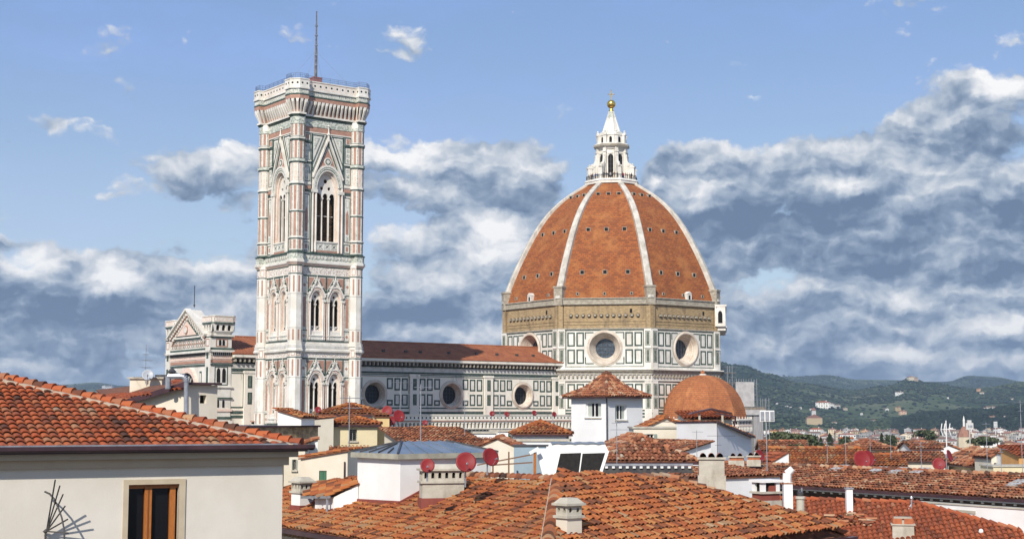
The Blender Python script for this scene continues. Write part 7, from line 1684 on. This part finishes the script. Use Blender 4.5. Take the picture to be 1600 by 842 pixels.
# ---- trees
def tree(px, py_top, py_base, Y, rad, kind, label, group='trees among the roofs at the right'):
    p = inv(px, py_base, Y); q = inv(px, py_top, Y); h = q.z - p.z; z0 = max(0.0, 0); root = empty('cypress_tree' if kind == 'cypress' else ('conifer_tree' if kind == 'conifer' else 'broadleaf_tree'), (p.x, p.y, 0), 0, label, 'tree', group)
    b = MB(); b.tube((0, 0, 0), (0, 0, q.z * .75), .3, 0, 7, .1)
    r_ = random.Random(int(px)); 
    for i in range(6): a = r_.random() * 6.28; zz = p.z + h * r_.uniform(.1, .6); b.tube((0, 0, zz), (math.cos(a) * rad * .6, math.sin(a) * rad * .6, zz + h * .15), .1, 0, 5, .03)
    b.build('trunk', [mat('bark', (.07, .05, .035), (.04, .03, .02), 4) if 'bark' not in MATS else MATS['bark']], root)
    b = MB(); n = 1500; cl = [(r_.gauss(0, .5), r_.gauss(0, .5), r_.random()) for _ in range(16)]
    for i in range(n):
        cx, cy, cz = cl[i % 16]; t = min(1, max(0, cz + r_.gauss(0, .1)))
        if kind == 'cypress': rr = rad * (1 - t) ** .6 * (.35 + .65 * min(1, t * 6)); x, y = r_.gauss(0, .45) * rr, r_.gauss(0, .45) * rr
        elif kind == 'conifer': rr = rad * (1.02 - t); lay = (t * 9) % 1; rr *= 1 - .35 * lay; a = r_.random() * 6.28; d_ = rr * r_.random() ** .5; x, y = math.cos(a) * d_, math.sin(a) * d_
        else: rr = rad * math.sin(PI * (.12 + .82 * t)) ** .7; x, y = cx * rr * .75 + r_.gauss(0, .22) * rad, cy * rr * .75 + r_.gauss(0, .22) * rad
        z = p.z + h * t; s = rad * r_.uniform(.05, .1); a, e = r_.random() * 6.28, r_.uniform(-.9, .9)
        u = Vector((math.cos(a), math.sin(a), .3 * e)) * s; v = Vector((-math.sin(a) * e, math.cos(a) * e, 1 - abs(e) * .4)) * s; c = Vector((x, y, z)); tt = min(1, max(0, (.35 if kind != 'broad' else .6) + .2 * r_.random() + .12 * (i % 3)))
        b.add([tuple(c - u - v), tuple(c + u - v), tuple(c + u * .6 + v), tuple(c - u * .6 + v)], [(0, 1, 2, 3)], 0, tt)
    b.build('crown', [LEAF], root)
tree(1256, 680, 712, 300, 3.4, 'broad', 'spreading leafy green tree left of the dark conifers, over the orange roof')
tree(1274, 681, 710, 330, 2.2, 'conifer', 'dark conifer, nearer of two, right of the leafy tree over the orange roof')
tree(1283, 684, 708, 340, 2.0, 'conifer', 'dark conifer, right one of two over the orange roof')
tree(1297, 677, 700, 420, 1.5, 'cypress', 'slim dark cypress above the orange roof')
tree(1225, 676, 694, 420, 4.2, 'broad', 'wide dark tree, left of the leafy tree beside the scaffolding'); tree(1212, 677, 694, 400, 3.2, 'broad', 'dark rounded tree nearest the scaffolding'); tree(1238, 678, 694, 430, 3.0, 'broad', 'dark rounded tree between the wide dark tree and the leafy tree')
tree(1323, 682, 700, 450, 2.6, 'broad', 'dark rounded tree behind the orange roof, right of the cypress'); tree(1378, 676, 698, 500, 1.3, 'cypress', 'slim dark cypress, left of a pair above the red dish pair'); tree(1386, 678, 698, 520, 1.2, 'cypress', 'slim dark cypress, right of a pair above the red dish pair'); tree(1393, 680, 698, 520, 2.6, 'broad', 'dark round tree beside the pair of cypresses')
tree(1449, 673, 692, 620, 5.0, 'broad', 'dark bushy tree in the middle of the far roofs'); tree(1538, 683, 694, 500, 4.6, 'broad', 'bright green tree right of the little church dome'); tree(1533, 715, 727, 150, 0.9, 'broad', 'small light green bush beside the pale yellow house')
tree(1244, 695, 712, 180, 1.6, 'broad', 'small bright bush just behind the orange roof')
# ---- air
hz = MB(); hz.box(-9000, 9000, -60, 11600, -3, 310, 0)
HM = bpy.data.materials.new('pale_air'); HM.use_nodes = True; t_ = HM.node_tree; t_.nodes.clear(); vo = t_.nodes.new('ShaderNodeVolumePrincipled'); om = t_.nodes.new('ShaderNodeOutputMaterial'); t_.links.new(vo.outputs[0], om.inputs['Volume'])
vo.inputs['Color'].default_value = (0.68, 0.84, 1.0, 1); vo.inputs['Density'].default_value = 7.5e-5; vo.inputs['Anisotropy'].default_value = 0.2
pass
ho = hz.build('haze', [HM], kind='stuff'); ho['label'] = 'faint blue air between the city and the hills'; ho['category'] = 'haze'
